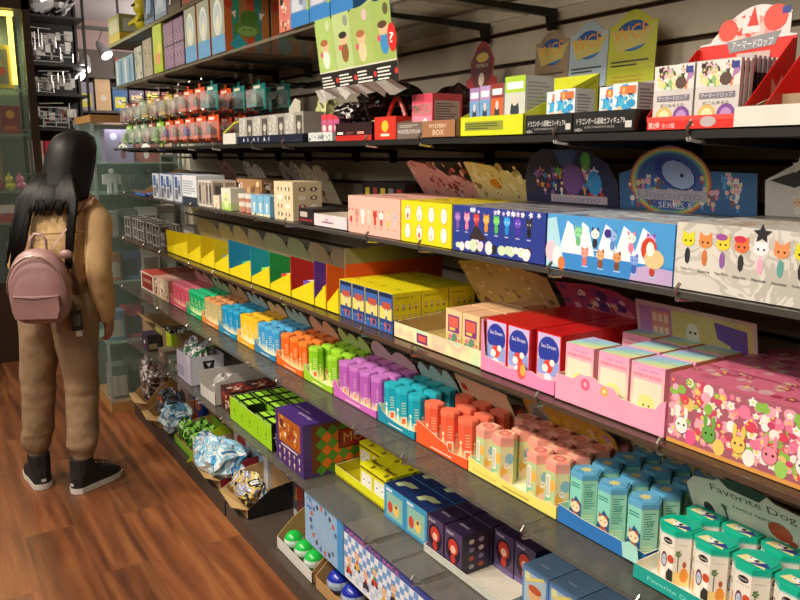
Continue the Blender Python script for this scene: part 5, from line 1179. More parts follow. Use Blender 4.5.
t = empty('open_carton', 'white open carton with a cut front beside the grey shield carton', 'box', (1.0, 3.02, ZE)); b = MB(); wh = P('#c8c4bc', .5); b.box(0, .3, 0, .2, 0, .003, wh); b.box(0, .003, .0, .2, .003, .05, wh); b.box(0, .3, .197, .2, 0, .11, wh); b.prism([(0,0),(.3,0),(.3,.13),(.08,.13),(.05,.11),(0,.1)], 0, .003, wh, fn=lambda a, c, q: (a, q, c)); b.build('carton_body', t)
crumple('film_pack', 'white capsule shaped pack in the white cut-front carton', 'toy pack', (1.08, 3.12, ZE + .004), (.08, .1, .09), ['#d4d0cc', '#a8a4a0'], 50, .3)
def dr(F, N, T):
    for Q in (F, T): Q.scatter(['#8c2c20', '#b0442c', '#2c1c1a', '#c8a890', '#5c1c18'], 26, .008, .016, 51, 'ds')
    N.lines(.01, .01, N.W - .01, N.H - .01, 6, '#7c3024')
fo = None
for i in range(3):
    lab = f'dark red and black carton between the white cut-front carton and lime tray, {["front","middle","back"][i]}'
    if fo is None: fo = carton('dark_red_carton', lab, 'carton', (1.02, 2.875, ZE), .10, .13, .095, P('#3c1c18', .4), deco=dr, group='dark red cartons')
    else: dup(fo, (1.02 + .108*i, 2.875, ZE), lab)
# lime tray with green cards
def smile(F, N, T):
    for q in range(5): F.k = 2; u = F.W*(.12 + .19*q); F.disc(u, F.H*.5, .006, '#6c9414', .009); F.rect(u - .01, F.H*.3, u + .012, F.H*.33, '#6c9414')
    N.rect(0, 0, N.W, N.H, '#15160f'); N.star(.03, N.H*.5, .025, '#d8d8d0', 8, .5); N.disc(.03, N.H*.25, .014, '#c8c8c0')
t = opentray('display_tray', 'bright lime green tray with little smile marks on its long front', 'display tray', (1.0, 2.42, ZE), .25, .42, .095, P('#97cc1c', .4), P('#1c2412'), .10, smile)
fo = None
def gc(F, N, T): T.rect(T.W*.1, T.H*.15, T.W*.9, T.H*.45, '#a8e040'); T.rect(T.W*.1, T.H*.55, T.W*.9, T.H*.85, '#8cc82c'); F.rect(0, F.H*.6, F.W, F.H, '#7cb424')
for i in range(5):
    for j in range(3):
        if (i, j) == (2, 0): continue
        lab = f'black and lime green pack in the lime tray, {["front","middle","back"][j]} row, {["nearest","second","third","fourth","farthest"][i]} column'
        loc = (1.006 + .078*j, 2.43 + .08*i, ZE + .0025)
        if fo is None: fo = carton('lime_pack', lab, 'toy pack', loc, .072, .07, .098 , P('#18200f', .35), deco=gc, group='packs in the lime tray')
        else: dup(fo, loc, lab)
# purple carton with checkered side
def noes(F, N, T):
    F.rect(F.W*.1, F.H*.42, F.W*.9, F.H*.94, '#a8581c'); F.scatter(['#8c2c24', '#d8842c', '#5c2430', '#c8a04c'], 24, .008, .016, 52, 'dts', (F.W*.1, F.H*.44, F.W*.9, F.H*.94)); F.rect(F.W*.2, F.H*.36, F.W*.8, F.H*.39, '#d8ccc0')
    for i in range(5):
        for j in range(2): F.k = 18; F.toy(F.W*(.14 + .18*i), F.H*(.04 + .16*j), F.H*.13, ['#c8a890', '#8c4c6c', '#d8c8b8'][(i+j) % 3], '#e0c8b0')
    n = 7; s = N.H/4.2
    N.rect(.03, .01, N.W, N.H - .01, '#6c3418')
    for i in range(8):
        for j in range(8):
            u, v = .045 + s*.5*(i + 1)*.95, s*.5*(j + .8)
            if (i + j) % 2: continue
            N.k = 3; r_ = s*.47
            if v + r_ < N.H and u + r_ < N.W: N.poly([(u, v - r_), (u + r_, v), (u, v + r_), (u - r_, v)], '#e0701c' if j % 2 else '#4c8c24')
    N.k = 6; N.rect(.13, N.H*.42, N.W, N.H*.8, '#6c1418'); N.rect(.14, N.H*.46, N.W, N.H*.76, '#a82420'); N.text("MOE'S", .15, N.H*.52, N.H*.2, '#e0a86c', w=.13)
    T.text('spooky', T.W*.1, T.H*.2, .012, '#d8c8e0', w=T.W*.5); T.text('party', T.W*.45, T.H*.12, .014, '#d8c8e0', w=T.W*.4); T.rect(0, T.H*.48, T.W, T.H*.5, '#3c2460')
carton('purple_carton', 'big purple carton with an orange and green diamond side', 'carton', (.995, 2.145, ZE), .33, .22, .185, P('#4c3078', .35), F=P('#43296c'), deco=noes)
# yellow tray and cartons
def yt(F, N, T):
    n = 24
    for q in range(n): F.k = 2; F.poly([(F.W*q/n, .002), (F.W*(q + .5)/n, .002), (F.W*(q + .7)/n, .009), (F.W*(q + .2)/n, .009)], '#5c3c14'); 
t = opentray('display_tray', 'bright yellow open tray with a brown striped foot, beside the purple carton', 'display tray', (1.10, 1.80, ZE), .27, .325, .035, P('#dcdc1c', .35), P('#a89c14'), .05, yt)
def yc(F, N, T):
    F.rect(F.W*.1, F.H*.2, F.W*.9, F.H*.75, '#e8e4d4'); F.disc(F.W*.3, F.H*.5, F.W*.13, '#f4f4f0', F.H*.12); F.disc(F.W*.7, F.H*.5, F.W*.13, '#f4f4f0', F.H*.12); F.disc(F.W*.3, F.H*.5, F.W*.05, '#3c6c9c'); F.disc(F.W*.7, F.H*.5, F.W*.05, '#3c6c9c'); F.rect(0, F.H*.84, F.W, F.H*.9, '#5c4414')
    T.scatter(['#7c6c14', '#8c7c18'], 4, .006, .01, 53, 'd'); T.rect(T.W*.2, T.H*.35, T.W*.7, T.H*.5, '#7c6414'); N.scatter(['#8c7c18'], 6, .005, .009, 54, 'd')
fo = None
for i in range(4):
    for j in range(3):
        if (i, j) in ((3, 0), (2, 0)): continue
        lab = f'yellow carton with brown marks in the striped yellow tray, {["front","middle","back"][j]} row, {["nearest","second","third","farthest"][i]}'
        loc = (1.105 + .087*j, 1.807 + .079*i, ZE + .0025)
        if fo is None: fo = carton('yellow_carton', lab, 'carton', loc, .085, .077, .098, P('#dcd81c', .35), deco=yc, group='cartons in the striped yellow tray')
        else: dup(fo, loc, lab)
# blue and navy cartons
def bn(F, N, T):
    F.rect(F.W*.12, F.H*.1, F.W*.9, F.H*.82, '#8cb8a8'); F.disc(F.W*.3, F.H*.4, .013, '#c8442c', .018); F.disc(F.W*.6, F.H*.4, .015, '#e8c05c', .02); F.disc(F.W*.6, F.H*.5, .006, '#38404c'); F.rect(F.W*.1, F.H*.86, F.W*.4, F.H*.93, '#d8e4e8')
    T.poly([(T.W*.15,T.H*.3),(T.W*.35,T.H*.25),(T.W*.45,T.H*.45),(T.W*.7,T.H*.5),(T.W*.8,T.H*.7),(T.W*.4,T.H*.72),(T.W*.2,T.H*.6)], '#b8c494')
fo = None
for i in range(2):
    for j in range(3):
        lab = f'sky blue carton with a navy top, {["front","middle","back"][j]} row, {["nearer","farther"][i]} column'
        loc = (1.085 + .094*j, 1.565 + .111*i, ZE)
        if fo is None: fo = carton('navy_topped_carton', lab, 'carton', loc, .092, .109, .103, P('#3c94c0', .35), T=P('#1c2c5c', .35), deco=bn, group='sky blue cartons with navy tops')
        else: dup(fo, loc, lab)
# dark violet cartons
def dv(F, N, T):
    F.disc(F.W*.5, F.H*.5, F.W*.4, '#1c1424', F.H*.34, 14); F.disc(F.W*.5, F.H*.58, F.W*.28, '#c4382c', F.H*.2); F.disc(F.W*.5, F.H*.52, F.W*.15, '#e8b8a0', F.H*.1); F.disc(F.W*.5, F.H*.28, F.W*.14, '#b83028', F.H*.12); F.rect(0, 0, F.W, F.H*.12, '#6c5c8c'); F.text('DREAM', F.W*.1, F.H*.86, F.H*.07, '#d8ccd8', w=F.W*.4)
    for i in range(2):
        for j in range(4): N.k = 2; N.disc(N.W*(.35 + .35*i), N.H*(.16 + .21*j), N.W*.1, ['#a8a0b0', '#b8503c', '#8c7ca0', '#d8c8c0'][(i+j) % 4], N.H*.06)
    T.text('SERIES', T.W*.2, T.H*.4, .008, '#b0a4b8', w=T.W*.5)
fo = None
spots = [(1.075, 1.475, 'front, farthest'), (1.075, 1.395, 'front, beside the white tray floor'), (1.17, 1.475, 'second row, farthest'), (1.17, 1.395, 'second row, middle'), (1.175, 1.315, 'second row, third'), (1.178, 1.24, 'second row, nearest'), (1.265, 1.475, 'back row, farthest'), (1.265, 1.395, 'back row, second'), (1.27, 1.315, 'back row, third'), (1.272, 1.24, 'back row, nearest')]
for x, y, nn in spots:
    lab = f'dark violet carton with a red-haired figure, {nn}'
    if fo is None: fo = carton('violet_carton', lab, 'carton', (x, y, ZE + .0022), .088, .074, .108, P('#2c2438', .35), F=P('#4c3c5c', .35), T=P('#2a1f38', .3), deco=dv, group='dark violet cartons')
    else: dup(fo, (x, y, ZE + .0022), lab)
opentray('display_tray', 'white low tray with a clear lip under the dark violet cartons', 'display tray', (1.068, 1.225, ZE), .30, .33, .022, ACRYL, P('#d0c8b8', .5), .025)
def lb(F, N, T):
    F.rect(F.W*.08, F.H*.08, F.W*.92, F.H*.9, '#a8b8c0'); F.disc(F.W*.5, F.H*.42, F.W*.26, '#d8a878', F.H*.2); F.disc(F.W*.5, F.H*.55, F.W*.26, '#b8502c', F.H*.1); F.disc(F.W*.2, F.H*.8, .01, '#d8d49c'); F.poly([(F.W*.1,F.H*.7),(F.W*.8,F.H*.95),(F.W*.9,F.H*.9),(F.W*.2,F.H*.66)], '#d8c86c')
    T.rect(T.W*.3, T.H*.3, T.W*.6, T.H*.34, '#a8c0dc')
fo = None
for i in range(5):
    for j in range(2):
        lab = f'pale blue carton at the bottom right, {["front","back"][j]} row, {["farthest","second","third","fourth","nearest"][i]}'
        loc = (1.125 + .112*j, 1.14 - .088*i, ZE)
        if fo is None: fo = carton('pale_blue_carton', lab, 'carton', loc, .11, .085, .104, P('#5c84b8', .35), T=P('#6c8cb0', .3), deco=lb, group='pale blue cartons at the bottom right')
        else: dup(fo, loc, lab)
# far end odds and ends
for i, (x, y, d, w, h, c, lab) in enumerate([(1.0, 4.1, .07, .12, .09, '#3c3048', 'small dark violet box standing before the kraft bin'), (1.0, 3.78, .07, .11, .07, '#8c7c6c', 'small taupe box at the shelf edge past the grey shield carton'), (1.0, 3.62, .12, .12, .06, '#5c6c5c', 'flat grey-green box behind the person, next to the shield carton')]):
    carton('small_box', lab, 'box', (x, y, ZE), d, w, h, P(c, .5), deco=lambda F,N,T: (F.toy(F.W*.4, .008, .05, '#a83c3c'), N.rect(.005, .01, .05, .04, '#b8a890')))
# ------------------------------------------------------------------ under the lowest shelf, on the wooden deck
ZK = .0665
for i, (y0, w) in enumerate([(1.30, .42), (1.73, .42)]):
    carton('kraft_carton', f'plain kraft carton on the deck under the {["checkered","pale blue poster"][i]} carton', 'carton', (1.215, y0, ZK), .17, w, .19, P('#7c6040', .8), deco=lambda F,N,T: F.rect(F.W*.45, 0, F.W*.55, F.H, '#9c8460'))
def post(F, N, T):
    for q in range(16):
        a = .3 + q*PI/9; F.k = 2; c, s_ = math.cos(a), math.sin(a)
        F.poly([(F.W*.5 + c*.02, F.H*.5 + s_*.02), (F.W*.5 + c*.09 - s_*.003, F.H*.5 + s_*.075), (F.W*.5 + c*.09 + s_*.003, F.H*.5 + s_*.068)], '#8c98b0')
        F.disc(F.W*.5 + c*.088, F.H*.5 + s_*.072, .009, ['#4c6498', '#b85c4c', '#3c4458'][q % 3])
    F.rect(F.W*.06, F.H*.72, F.W*.2, F.H*.94, '#4c74b0'); F.rect(F.W*.86, 0, F.W, F.H, '#3c8cc8'); F.text('IN', F.W*.08, F.H*.78, .02, '#d8e0e8')
carton('poster_carton', 'pale blue carton with lines radiating to small toys, under the lowest glass shelf', 'carton', (.998, 1.885, .2575), .2, .265, .172, P('#8cb0d0', .4), deco=post)
carton('kraft_carton', 'low kraft carton supporting the front of the pale blue poster carton', 'carton', (1.14, 1.885, .2775), .001, .001, .001, P('#7c6040')) if False else None
def kart(F, N, T):
    n, m = 26, 7
    for i in range(n):
        for j in range(m):
            if (i + j) % 2: F.k = 2; F.rect(F.W*i/n, F.H*(.05 + .8*j/m), F.W*(i+1)/n, F.H*(.05 + .8*(j+1)/m), '#6c98cc' if j > 2 else '#b8c4d8')
    F.k = 4; F.rect(0, F.H*.86, F.W, F.H, '#3c4c98'); F.text('GRAND TOY RACE', F.W*.03, F.H*.88, F.H*.09, '#d86c84', w=F.W*.5)
    for i in range(11):
        c = ['#c89030', '#c83c2c', '#b83028', '#3c8c4c', '#d8a040'][i % 5]; u = F.W*(.05 + .087*i); v = F.H*(.32 if i % 2 else .12)
        F.k = 6; F.toy(u, v + .01, .05, c, '#e8b890'); F.k = 9; F.disc(u, v + .012, .017, ['#c83c2c', '#e0b040', '#2c2c34'][i % 3], .010); F.disc(u - .012, v + .004, .006, '#1c1c1c'); F.disc(u + .012, v + .004, .006, '#1c1c1c')
carton('checkered_carton', 'long blue and white checkered carton with racing toys under the lowest glass shelf', 'carton', (1.0, 1.30, .2575), .2, .58, .172, P('#dde0e8', .4), deco=kart)
# capsule trays
def egg(label, loc, c, band, r, first=None, group=None):
    if first: return dup(first, loc, label)
    t = empty('capsule_toy', label, 'capsule', loc, 0, group); b = MB(); b.ball((0,0,r), r, P(c, .2, noise=.2), 16, 10, (1,1,1)); b.build('shell', t, smooth=True)
    b = MB(); rings = []
    for a in (-.32, 0, .32): rings.append([(r*1.015*math.cos(a)*math.cos(2*PI*q/16), r*1.015*math.cos(a)*math.sin(2*PI*q/16), r + r*1.015*math.sin(a)) for q in range(16)])
    b.loft(rings, P(band, .25, noise=.5, scale=60), cap=False); o = b.build('label_band', t); o.rotation_euler = (.0, .0, 0)
    return t
def captray(label, y0, w, x=1.03, d=.17, front='#d0ccc4'):
    t = empty('capsule_tray', label, 'tray', (x, y0, ZK)); b = MB(); kr = P('#b08a58', .8)
    b.box(0, d, 0, w, 0, .003, kr); b.box(0, .003, 0, w, 0, .045, P(front, .6)); b.box(d-.003, d, 0, w, 0, .13, kr)
    for y in (0, w - .003):
        b.prism([(0,0),(d,0),(d,.13)] + [(d*(1 - q/8), .045 + .10*math.sin(PI/2*(1 - q/8))) for q in range(1, 9)], y, y + .003, kr, fn=lambda a, c, q: (a, q, c))
    b.build('tray_body', t); return t
captray('kraft tray with a white front holding green capsules, on the deck', 2.175, .30)
fo = None
for i, (x, y) in enumerate([(1.078, 2.425), (1.08, 2.34), (1.078, 2.255), (1.153, 2.40), (1.152, 2.30)]):
    fo = egg('bright green capsule with a white band, ' + ['front, farthest','front, middle','front, nearest','back, farther','back, nearer'][i], (x, y, ZK + .003), '#22b848', '#c8dccc', .037, fo, 'green capsules') if fo is None else (egg('bright green capsule with a white band, ' + ['front, farthest','front, middle','front, nearest','back, farther','back, nearer'][i], (x, y, ZK + .003), '', '', .037, fo), fo)[1]
captray('kraft tray with curved ends holding dark blue capsules, nearer than the green ones', 1.86, .29, front='#b08a58')
fo = None
for i, (x, y) in enumerate([(1.085, 2.08), (1.085, 1.98), (1.155, 2.03)]):
    lb_ = 'dark blue capsule with a silver band, ' + ['front, farther','front, nearer','behind the other two'][i]
    fo = egg(lb_, (x, y, ZK + .003), '#1c2c9c', '#a8b8cc', .042, None, 'dark blue capsules') if fo is None else (egg(lb_, (x, y, ZK + .003), '', '', .042, fo), fo)[1]
captray('kraft tray with curved ends at the bottom edge of the photo', 1.55, .29, front='#b08a58')
egg('red and white capsule in the kraft tray at the bottom edge', (1.09, 1.77, ZK + .003), '#d8ccc8', '#c8342c', .042)
# robot figure carton
def rbt(F, N, T):
    for Q in (F, N):
        u = Q.W*.5; Q.disc(u, Q.H*.82, .014, '#7c2420', .018); Q.poly([(u-.03,Q.H*.74),(u+.03,Q.H*.74),(u+.02,Q.H*.5),(u-.02,Q.H*.5)], '#8c2820'); Q.poly([(u-.02,Q.H*.48),(u-.004,Q.H*.48),(u-.008,Q.H*.1),(u-.026,Q.H*.1)], '#6c1c1c'); Q.poly([(u+.004,Q.H*.48),(u+.02,Q.H*.48),(u+.026,Q.H*.1),(u+.01,Q.H*.1)], '#6c1c1c'); Q.poly([(u-.04,Q.H*.72),(u-.028,Q.H*.72),(u-.03,Q.H*.45),(u-.045,Q.H*.45)], '#a8702c'); Q.disc(u, Q.H*.83, .006, '#c89c3c'); Q.rect(Q.W*.02, .02, Q.W*.25, .05, '#a8a8ac')
carton('robot_carton', 'dark grey carton with a red armoured robot print, behind the green capsules', 'carton', (1.18, 2.52, ZK), .15, .13, .21, P('#3c3c42', .4), deco=rbt)
# open kraft trays with bags
def flaptray(label, y0, w, d, h, side, x=1.02, flap=None, out='#a5835a'):
    t = empty('open_box', label, 'box', (x, y0, ZK)); b = MB(); kr = P('#b08c5c', .8)
    b.box(0, d, 0, w, 0, .003, kr); b.box(0, .003, 0, w, 0, h*.35, P(out, .7)); b.box(d-.003, d, 0, w, 0, h, P(out, .7)); 
    b.prism([(0,0),(d,0),(d,h),(d*.5,h*.9),(0,h*.35)], 0, .003, P(side, .6), fn=lambda a, c, q: (a, q, c)); b.prism([(0,0),(d,0),(d,h),(d*.5,h*.9),(0,h*.35)], w-.003, w, P('#b8925e', .8), fn=lambda a, c, q: (a, q, c))
    if flap: b.poly([(0,0,h*.35),(0,w,h*.35),(-.045,w*.8,h*.35+.02),(-.055,w*.15,h*.35+.01)], P(flap, .7))
    b.build('box_body', t); return t
flaptray('black-sided open kraft box holding a white and yellow bag', 2.74, .27, .2, .12, '#14120f', flap='#c8a46c')
crumple('snack_bag', 'crumpled white and yellow bag with dark marks in the black-sided kraft box', 'bag', (1.08, 2.87, ZK + .006), (.11, .20, .12), ['#c8ccd8', '#8c8ca8', '#d8c068', '#2c2c38', '#e0dcd8', '#4c7c74'], 101, .25)
flaptray('open kraft box with a dark red side under the big blue and white bag', 3.06, .34, .22, .13, '#8c1c2c', flap='#b89460')
crumple('snack_bag', 'large crumpled sky blue and white bag spilling over the deck edge', 'bag', (1.07, 3.18, ZK + .008), (.2, .27, .16), ['#58a8d8', '#d8e4e8', '#8cc4e0', '#e8e8e4', '#3c84b8', '#7ca0b0'], 102, .22)
crumple('snack_bag', 'thin blue and white bag behind the large sky blue bag', 'bag', (1.06, 3.36, ZK + .02), (.12, .12, .13), ['#3c8cc0', '#d8dce0', '#5cb0d8'], 103, .25)
t = flaptray('lime fronted open box with a curved yellow-green end flap', 3.46, .30, .2, .11, '#b4d01c', out='#7cac24')
b = MB(); b.prism([(0,0),(.2,0)] + [(.2*(1-q/8)*1.0, .15*math.sin(PI*(.5 + .5*q/8))) for q in range(0, 8)], 0, .003, P('#bcd420', .5), fn=lambda a, c, q: (a - .03, q - .002, c)); b.build('curved_flap', t)
for i in range(5):
    crumple('film_pack', f'bright green and black pack in the lime fronted box, {ORD[i]} from the far side', 'toy pack', (1.07 + .07*(i % 2), 3.72 - .05*i, ZK + .005), (.075, .07, .11), ['#58b82c', '#1c2818', '#8cd048', '#c8d8c0'], 110 + i, .28, 'green packs on the deck')
crumple('snack_bag', 'pale blue shiny bag beside the lime fronted box', 'bag', (1.07, 3.87, ZK + .002), (.15, .17, .14), ['#a8d0e0', '#d8e8ec', '#5c98b8', '#e8ece8'], 120, .2)
flaptray('open kraft box with a torn near flap, past the pale blue shiny bag', 3.98, .22, .2, .13, '#c09868', x=1.0, flap='#c8a470')
crumple('film_pack', 'dark glossy pack in the torn kraft box', 'toy pack', (1.09, 4.08, ZK + .006), (.13, .14, .16), ['#1c1c22', '#5c6470', '#2c2c30', '#a85030'], 121, .2)
flaptray('open kraft box at the far end of the deck with raised flaps', 4.24, .25, .22, .2, '#b89058', x=1.0, flap='#c8a470')
crumple('film_pack', 'silver and brown shiny pack on the kraft box at the far end of the deck', 'toy pack', (1.08, 4.36, ZK + .01), (.13, .18, .27), ['#a8a4a4', '#6c5450', '#d0ccc8', '#3c3034'], 122, .2)
# tall cartons behind
def wcar(c2, c3):
    def f(F, N, T):
        for Q in (F, N): Q.rect(Q.W*.1, Q.H*.5, Q.W*.9, Q.H*.8, c2); Q.disc(Q.W*.5, Q.H*.36, Q.W*.3, c3, Q.H*.1); Q.rect(Q.W*.1, Q.H*.08, Q.W*.5, Q.H*.2, '#a83030'); Q.disc(Q.W*.4, Q.H*.64, Q.W*.14, '#d8e0e4', Q.H*.08)
    return f
for i, (x, y, d, w, h, c, c2, c3, lab) in enumerate([
    (1.20, 2.96, .17, .20, .37, '#c4c8cc', '#5c9cc4', '#8cb8d0', 'tall white carton with blue figures, behind the large sky blue bag'),
    (1.20, 3.17, .17, .2, .39, '#d0d0d0', '#6ca8cc', '#a83c3c', 'tall white and sky blue carton, farther of the two behind the bags'),
    (1.22, 2.72, .16, .22, .33, '#a8a8ac', '#6c7078', '#8c4c44', 'grey striped carton behind the white and yellow bag'),
    (1.23, 3.40, .15, .2, .36, '#4c3c34', '#8c5c3c', '#b08c6c', 'brown carton behind the lime fronted box'),
    (1.22, 3.66, .16, .16, .38, '#3c2c28', '#6c4434', '#a86c44', 'dark brown carton with shelves printed, beside the blue carton'),
    (1.20, 3.84, .18, .18, .38, '#1c4494', '#3c6cc0', '#c86c4c', 'bright blue carton on the deck near its far end'),
    (1.18, 4.04, .2, .18, .39, '#c8b0ac', '#a06c6c', '#5c3c44', 'pale pink and white carton standing beside the bright blue carton')]):
    carton('tall_carton', lab, 'carton', (x, y, ZK), d, w, h*.86, P(c, .45), deco=wcar(c2, c3))

# ------------------------------------------------------------------ the person
def ring(c, rx, ry, yaw=0, n=20, tilt=(0, 0), sq=1.0, wob=0, seed=0, ph=0):
    r = random.Random(seed); ca, sa = math.cos(yaw), math.sin(yaw); out = []
    for q in range(n):
        a = 2*PI*q/n; x = math.copysign(abs(math.cos(a))**sq, math.cos(a))*rx; y = math.copysign(abs(math.sin(a))**sq, math.sin(a))*ry
        k = 1 + wob*math.sin(3*a + ph) + wob*.6*math.sin(5*a - ph*1.7)
        x *= k; y *= k
        X = x*ca - y*sa; Y = x*sa + y*ca
        out.append((c[0] + X, c[1] + Y, c[2] + x*tilt[0] + y*tilt[1]))
    return out
def path_rings(path, n=16, wob=.0, sq=1.0):
    """rings (x,y,z,rx,ry) square to a limb path"""
    out = []
    for i, p in enumerate(path):
        a = Vector(path[max(0, i-1)][:3]); b_ = Vector(path[min(len(path)-1, i+1)][:3]); d = (b_ - a).normalized()
        s = Vector((math.cos(YAW), math.sin(YAW), 0)); s = (s - d*s.dot(d)).normalized(); t = d.cross(s); c = Vector(p[:3]); rg = []
        for q in range(n):
            an = 2*PI*q/n; k = 1 + wob*math.sin(2*an + i*2.1) + wob*.7*math.sin(5*an + i*1.3)
            rg.append(tuple(c + s*math.cos(an)*p[3]*k + t*math.sin(an)*p[4]*k))
        out.append(rg)
    return out
def soft(o, lv=1):
    m = o.modifiers.new('smooth', 'SUBSURF'); m.levels = lv; m.render_levels = lv
    return o
YAW = math.radians(-38)          # the shoulder line runs from back-left to front-right
BX, BY = .505, 3.64
def L(a, f, z):
    """body space: a to her right, f forward, z up"""
    bx = BX + max(0, z - .85)*.14
    return (bx + a*math.cos(YAW) - f*math.sin(YAW), BY + a*math.sin(YAW) + f*math.cos(YAW), z)
per = empty('person', 'person seen from behind in a tan jacket and brown joggers, with long black hair', 'person', (0, 0, 0))
SKIN = P('#b98366', .5)
# one continuous body (skin modifier): trunk, neck, head, arms with hands, legs with feet
vs, es, rs = [], [], []
def jv(p, r, parent=None):
    vs.append(p); rs.append(r)
    if parent is not None: es.append((parent, len(vs) - 1))
    return len(vs) - 1
pel = jv(L(0, 0, .86), .095)
ab = jv(L(0, .0, 1.0), .09, pel); ch = jv(L(0, .01, 1.18), .10, ab); nb = jv(L(.0, .02, 1.31), .075, ch); nk = jv(L(.01, .035, 1.39), .045, nb)
h0 = jv(L(.012, .05, 1.455), .062, nk); h1 = jv(L(.012, .045, 1.53), .078, h0); h2 = jv(L(.012, .04, 1.585), .05, h1)
nose = jv(L(.012, .122, 1.475), .012, h0)
RH = L(.235, .09, .70)
for sd, el, wr in ((1, L(.185, -.01, 1.03), L(.175, .10, .79)), (-1, L(-.19, .02, 1.04), L(-.16, .15, .86))):
    sh = jv(L(.135*sd, .0, 1.30), .048, nb); e_ = jv(el, .038, sh); w_ = jv(wr, .025, e_)
    d = (Vector(wr) - Vector(el)).normalized(); pm = Vector(wr) + d*.05; p_ = jv(tuple(pm), .030, w_)
    side = Vector((math.cos(YAW), math.sin(YAW), 0)); fw = Vector((-math.sin(YAW), math.cos(YAW), 0))
    for q, ln in enumerate((.062, .072, .068, .052)):
        o_ = fw*(.024 - .016*q)
        k1 = jv(tuple(pm + d*.032 + o_), .010, p_); k2 = jv(tuple(pm + d*(.032 + ln*.55) + o_ + side*(-.012*sd) + fw*.006), .0085, k1); jv(tuple(pm + d*(.03 + ln*.8) + o_ + side*(-.034*sd) + fw*.012), .0075, k2)
    t1 = jv(tuple(pm + fw*.036 - d*.006), .011, p_); jv(tuple(pm + fw*.052 + d*.03 - side*sd*.01), .009, t1)
AR = (.548, 3.565); AL = (.378, 3.725)
for sd, kn, an, toe in ((1, (.572, 3.60, .46), (AR[0], AR[1], .10), (AR[0] + .11, AR[1] + .06, .03)), (-1, (.405, 3.71, .47), (AL[0], AL[1], .10), (AL[0] - .01, AL[1] + .11, .03))):
    hp = jv(L(.075*sd, .0, .80), .07, pel); k_ = jv(kn, .05, hp); a_ = jv(an, .032, k_); jv(toe, .018, a_)
me = bpy.data.meshes.new('body'); me.from_pydata(vs, es, []); bo = bpy.data.objects.new('body', me); COL.objects.link(bo); bo.parent = per; me.materials.append(SKIN)
sk = bo.modifiers.new('skin', 'SKIN')
for i, r_ in enumerate(rs): me.skin_vertices[0].data[i].radius = (r_, r_)
me.skin_vertices[0].data[0].use_root = True
sb = bo.modifiers.new('smooth', 'SUBSURF'); sb.levels = 2; sb.render_levels = 2
# ears
b = MB()
for s in (-1, 1): b.ball(L(.012 + .074*s, .04, 1.485), .017, SKIN, 8, 5, (.5, 1, 1.6))
b.build('ears', per, smooth=True)
# trousers
TRO = P('#927658', .85, noise=.16, scale=30, bump=.35)
b = MB()
for sd, kn, an in ((1, (.572, 3.60), AR), (-1, (.405, 3.71), AL)):
    hp = L(.075*sd, -.005, .80); c0 = L(.05*sd, 0, .93)
    P_ = [(c0[0], c0[1], .99, .085, .09), (hp[0], hp[1], .86, .105, .108), (hp[0], hp[1], .76, .102, .106), ((hp[0]*.6 + kn[0]*.4), (hp[1]*.6 + kn[1]*.4), .66, .088, .094), (kn[0], kn[1], .52, .076, .08), (kn[0], kn[1], .45, .073, .077), (kn[0]*.7 + an[0]*.3, kn[1]*.7 + an[1]*.3, .37, .070, .074), (kn[0]*.4 + an[0]*.6, kn[1]*.4 + an[1]*.6, .28, .070, .072), (an[0], an[1], .225, .069, .069), (an[0], an[1], .19, .060, .058), (an[0], an[1], .175, .046, .046), (an[0], an[1], .135, .042, .042)]
    PP = []
    for i in range(len(P_) - 1):
        for q in range(3 if i < 8 else 1):
            t_ = q/(3 if i < 8 else 1); PP.append(tuple(P_[i][m]*(1 - t_) + P_[i+1][m]*t_ for m in range(5)))
    PP.append(P_[-1])
    rr = []
    for i, p in enumerate(PP):
        # gathered folds, stronger at the knee and the cuff
        f = 1 + (.035*math.sin(i*2.4 + sd)) * (1 if p[2] < .62 else .35)
        rr.append(ring((p[0], p[1], p[2]), p[3]*f, p[4]*f, YAW, 20, (0.10*math.sin(i*1.7), .12*math.cos(i*1.3 + sd)), 1, .025, ph=i*.9))
    b.loft(rr[::-1], TRO, cap=False)
o = b.build('trousers', per, smooth=True); soft(o)
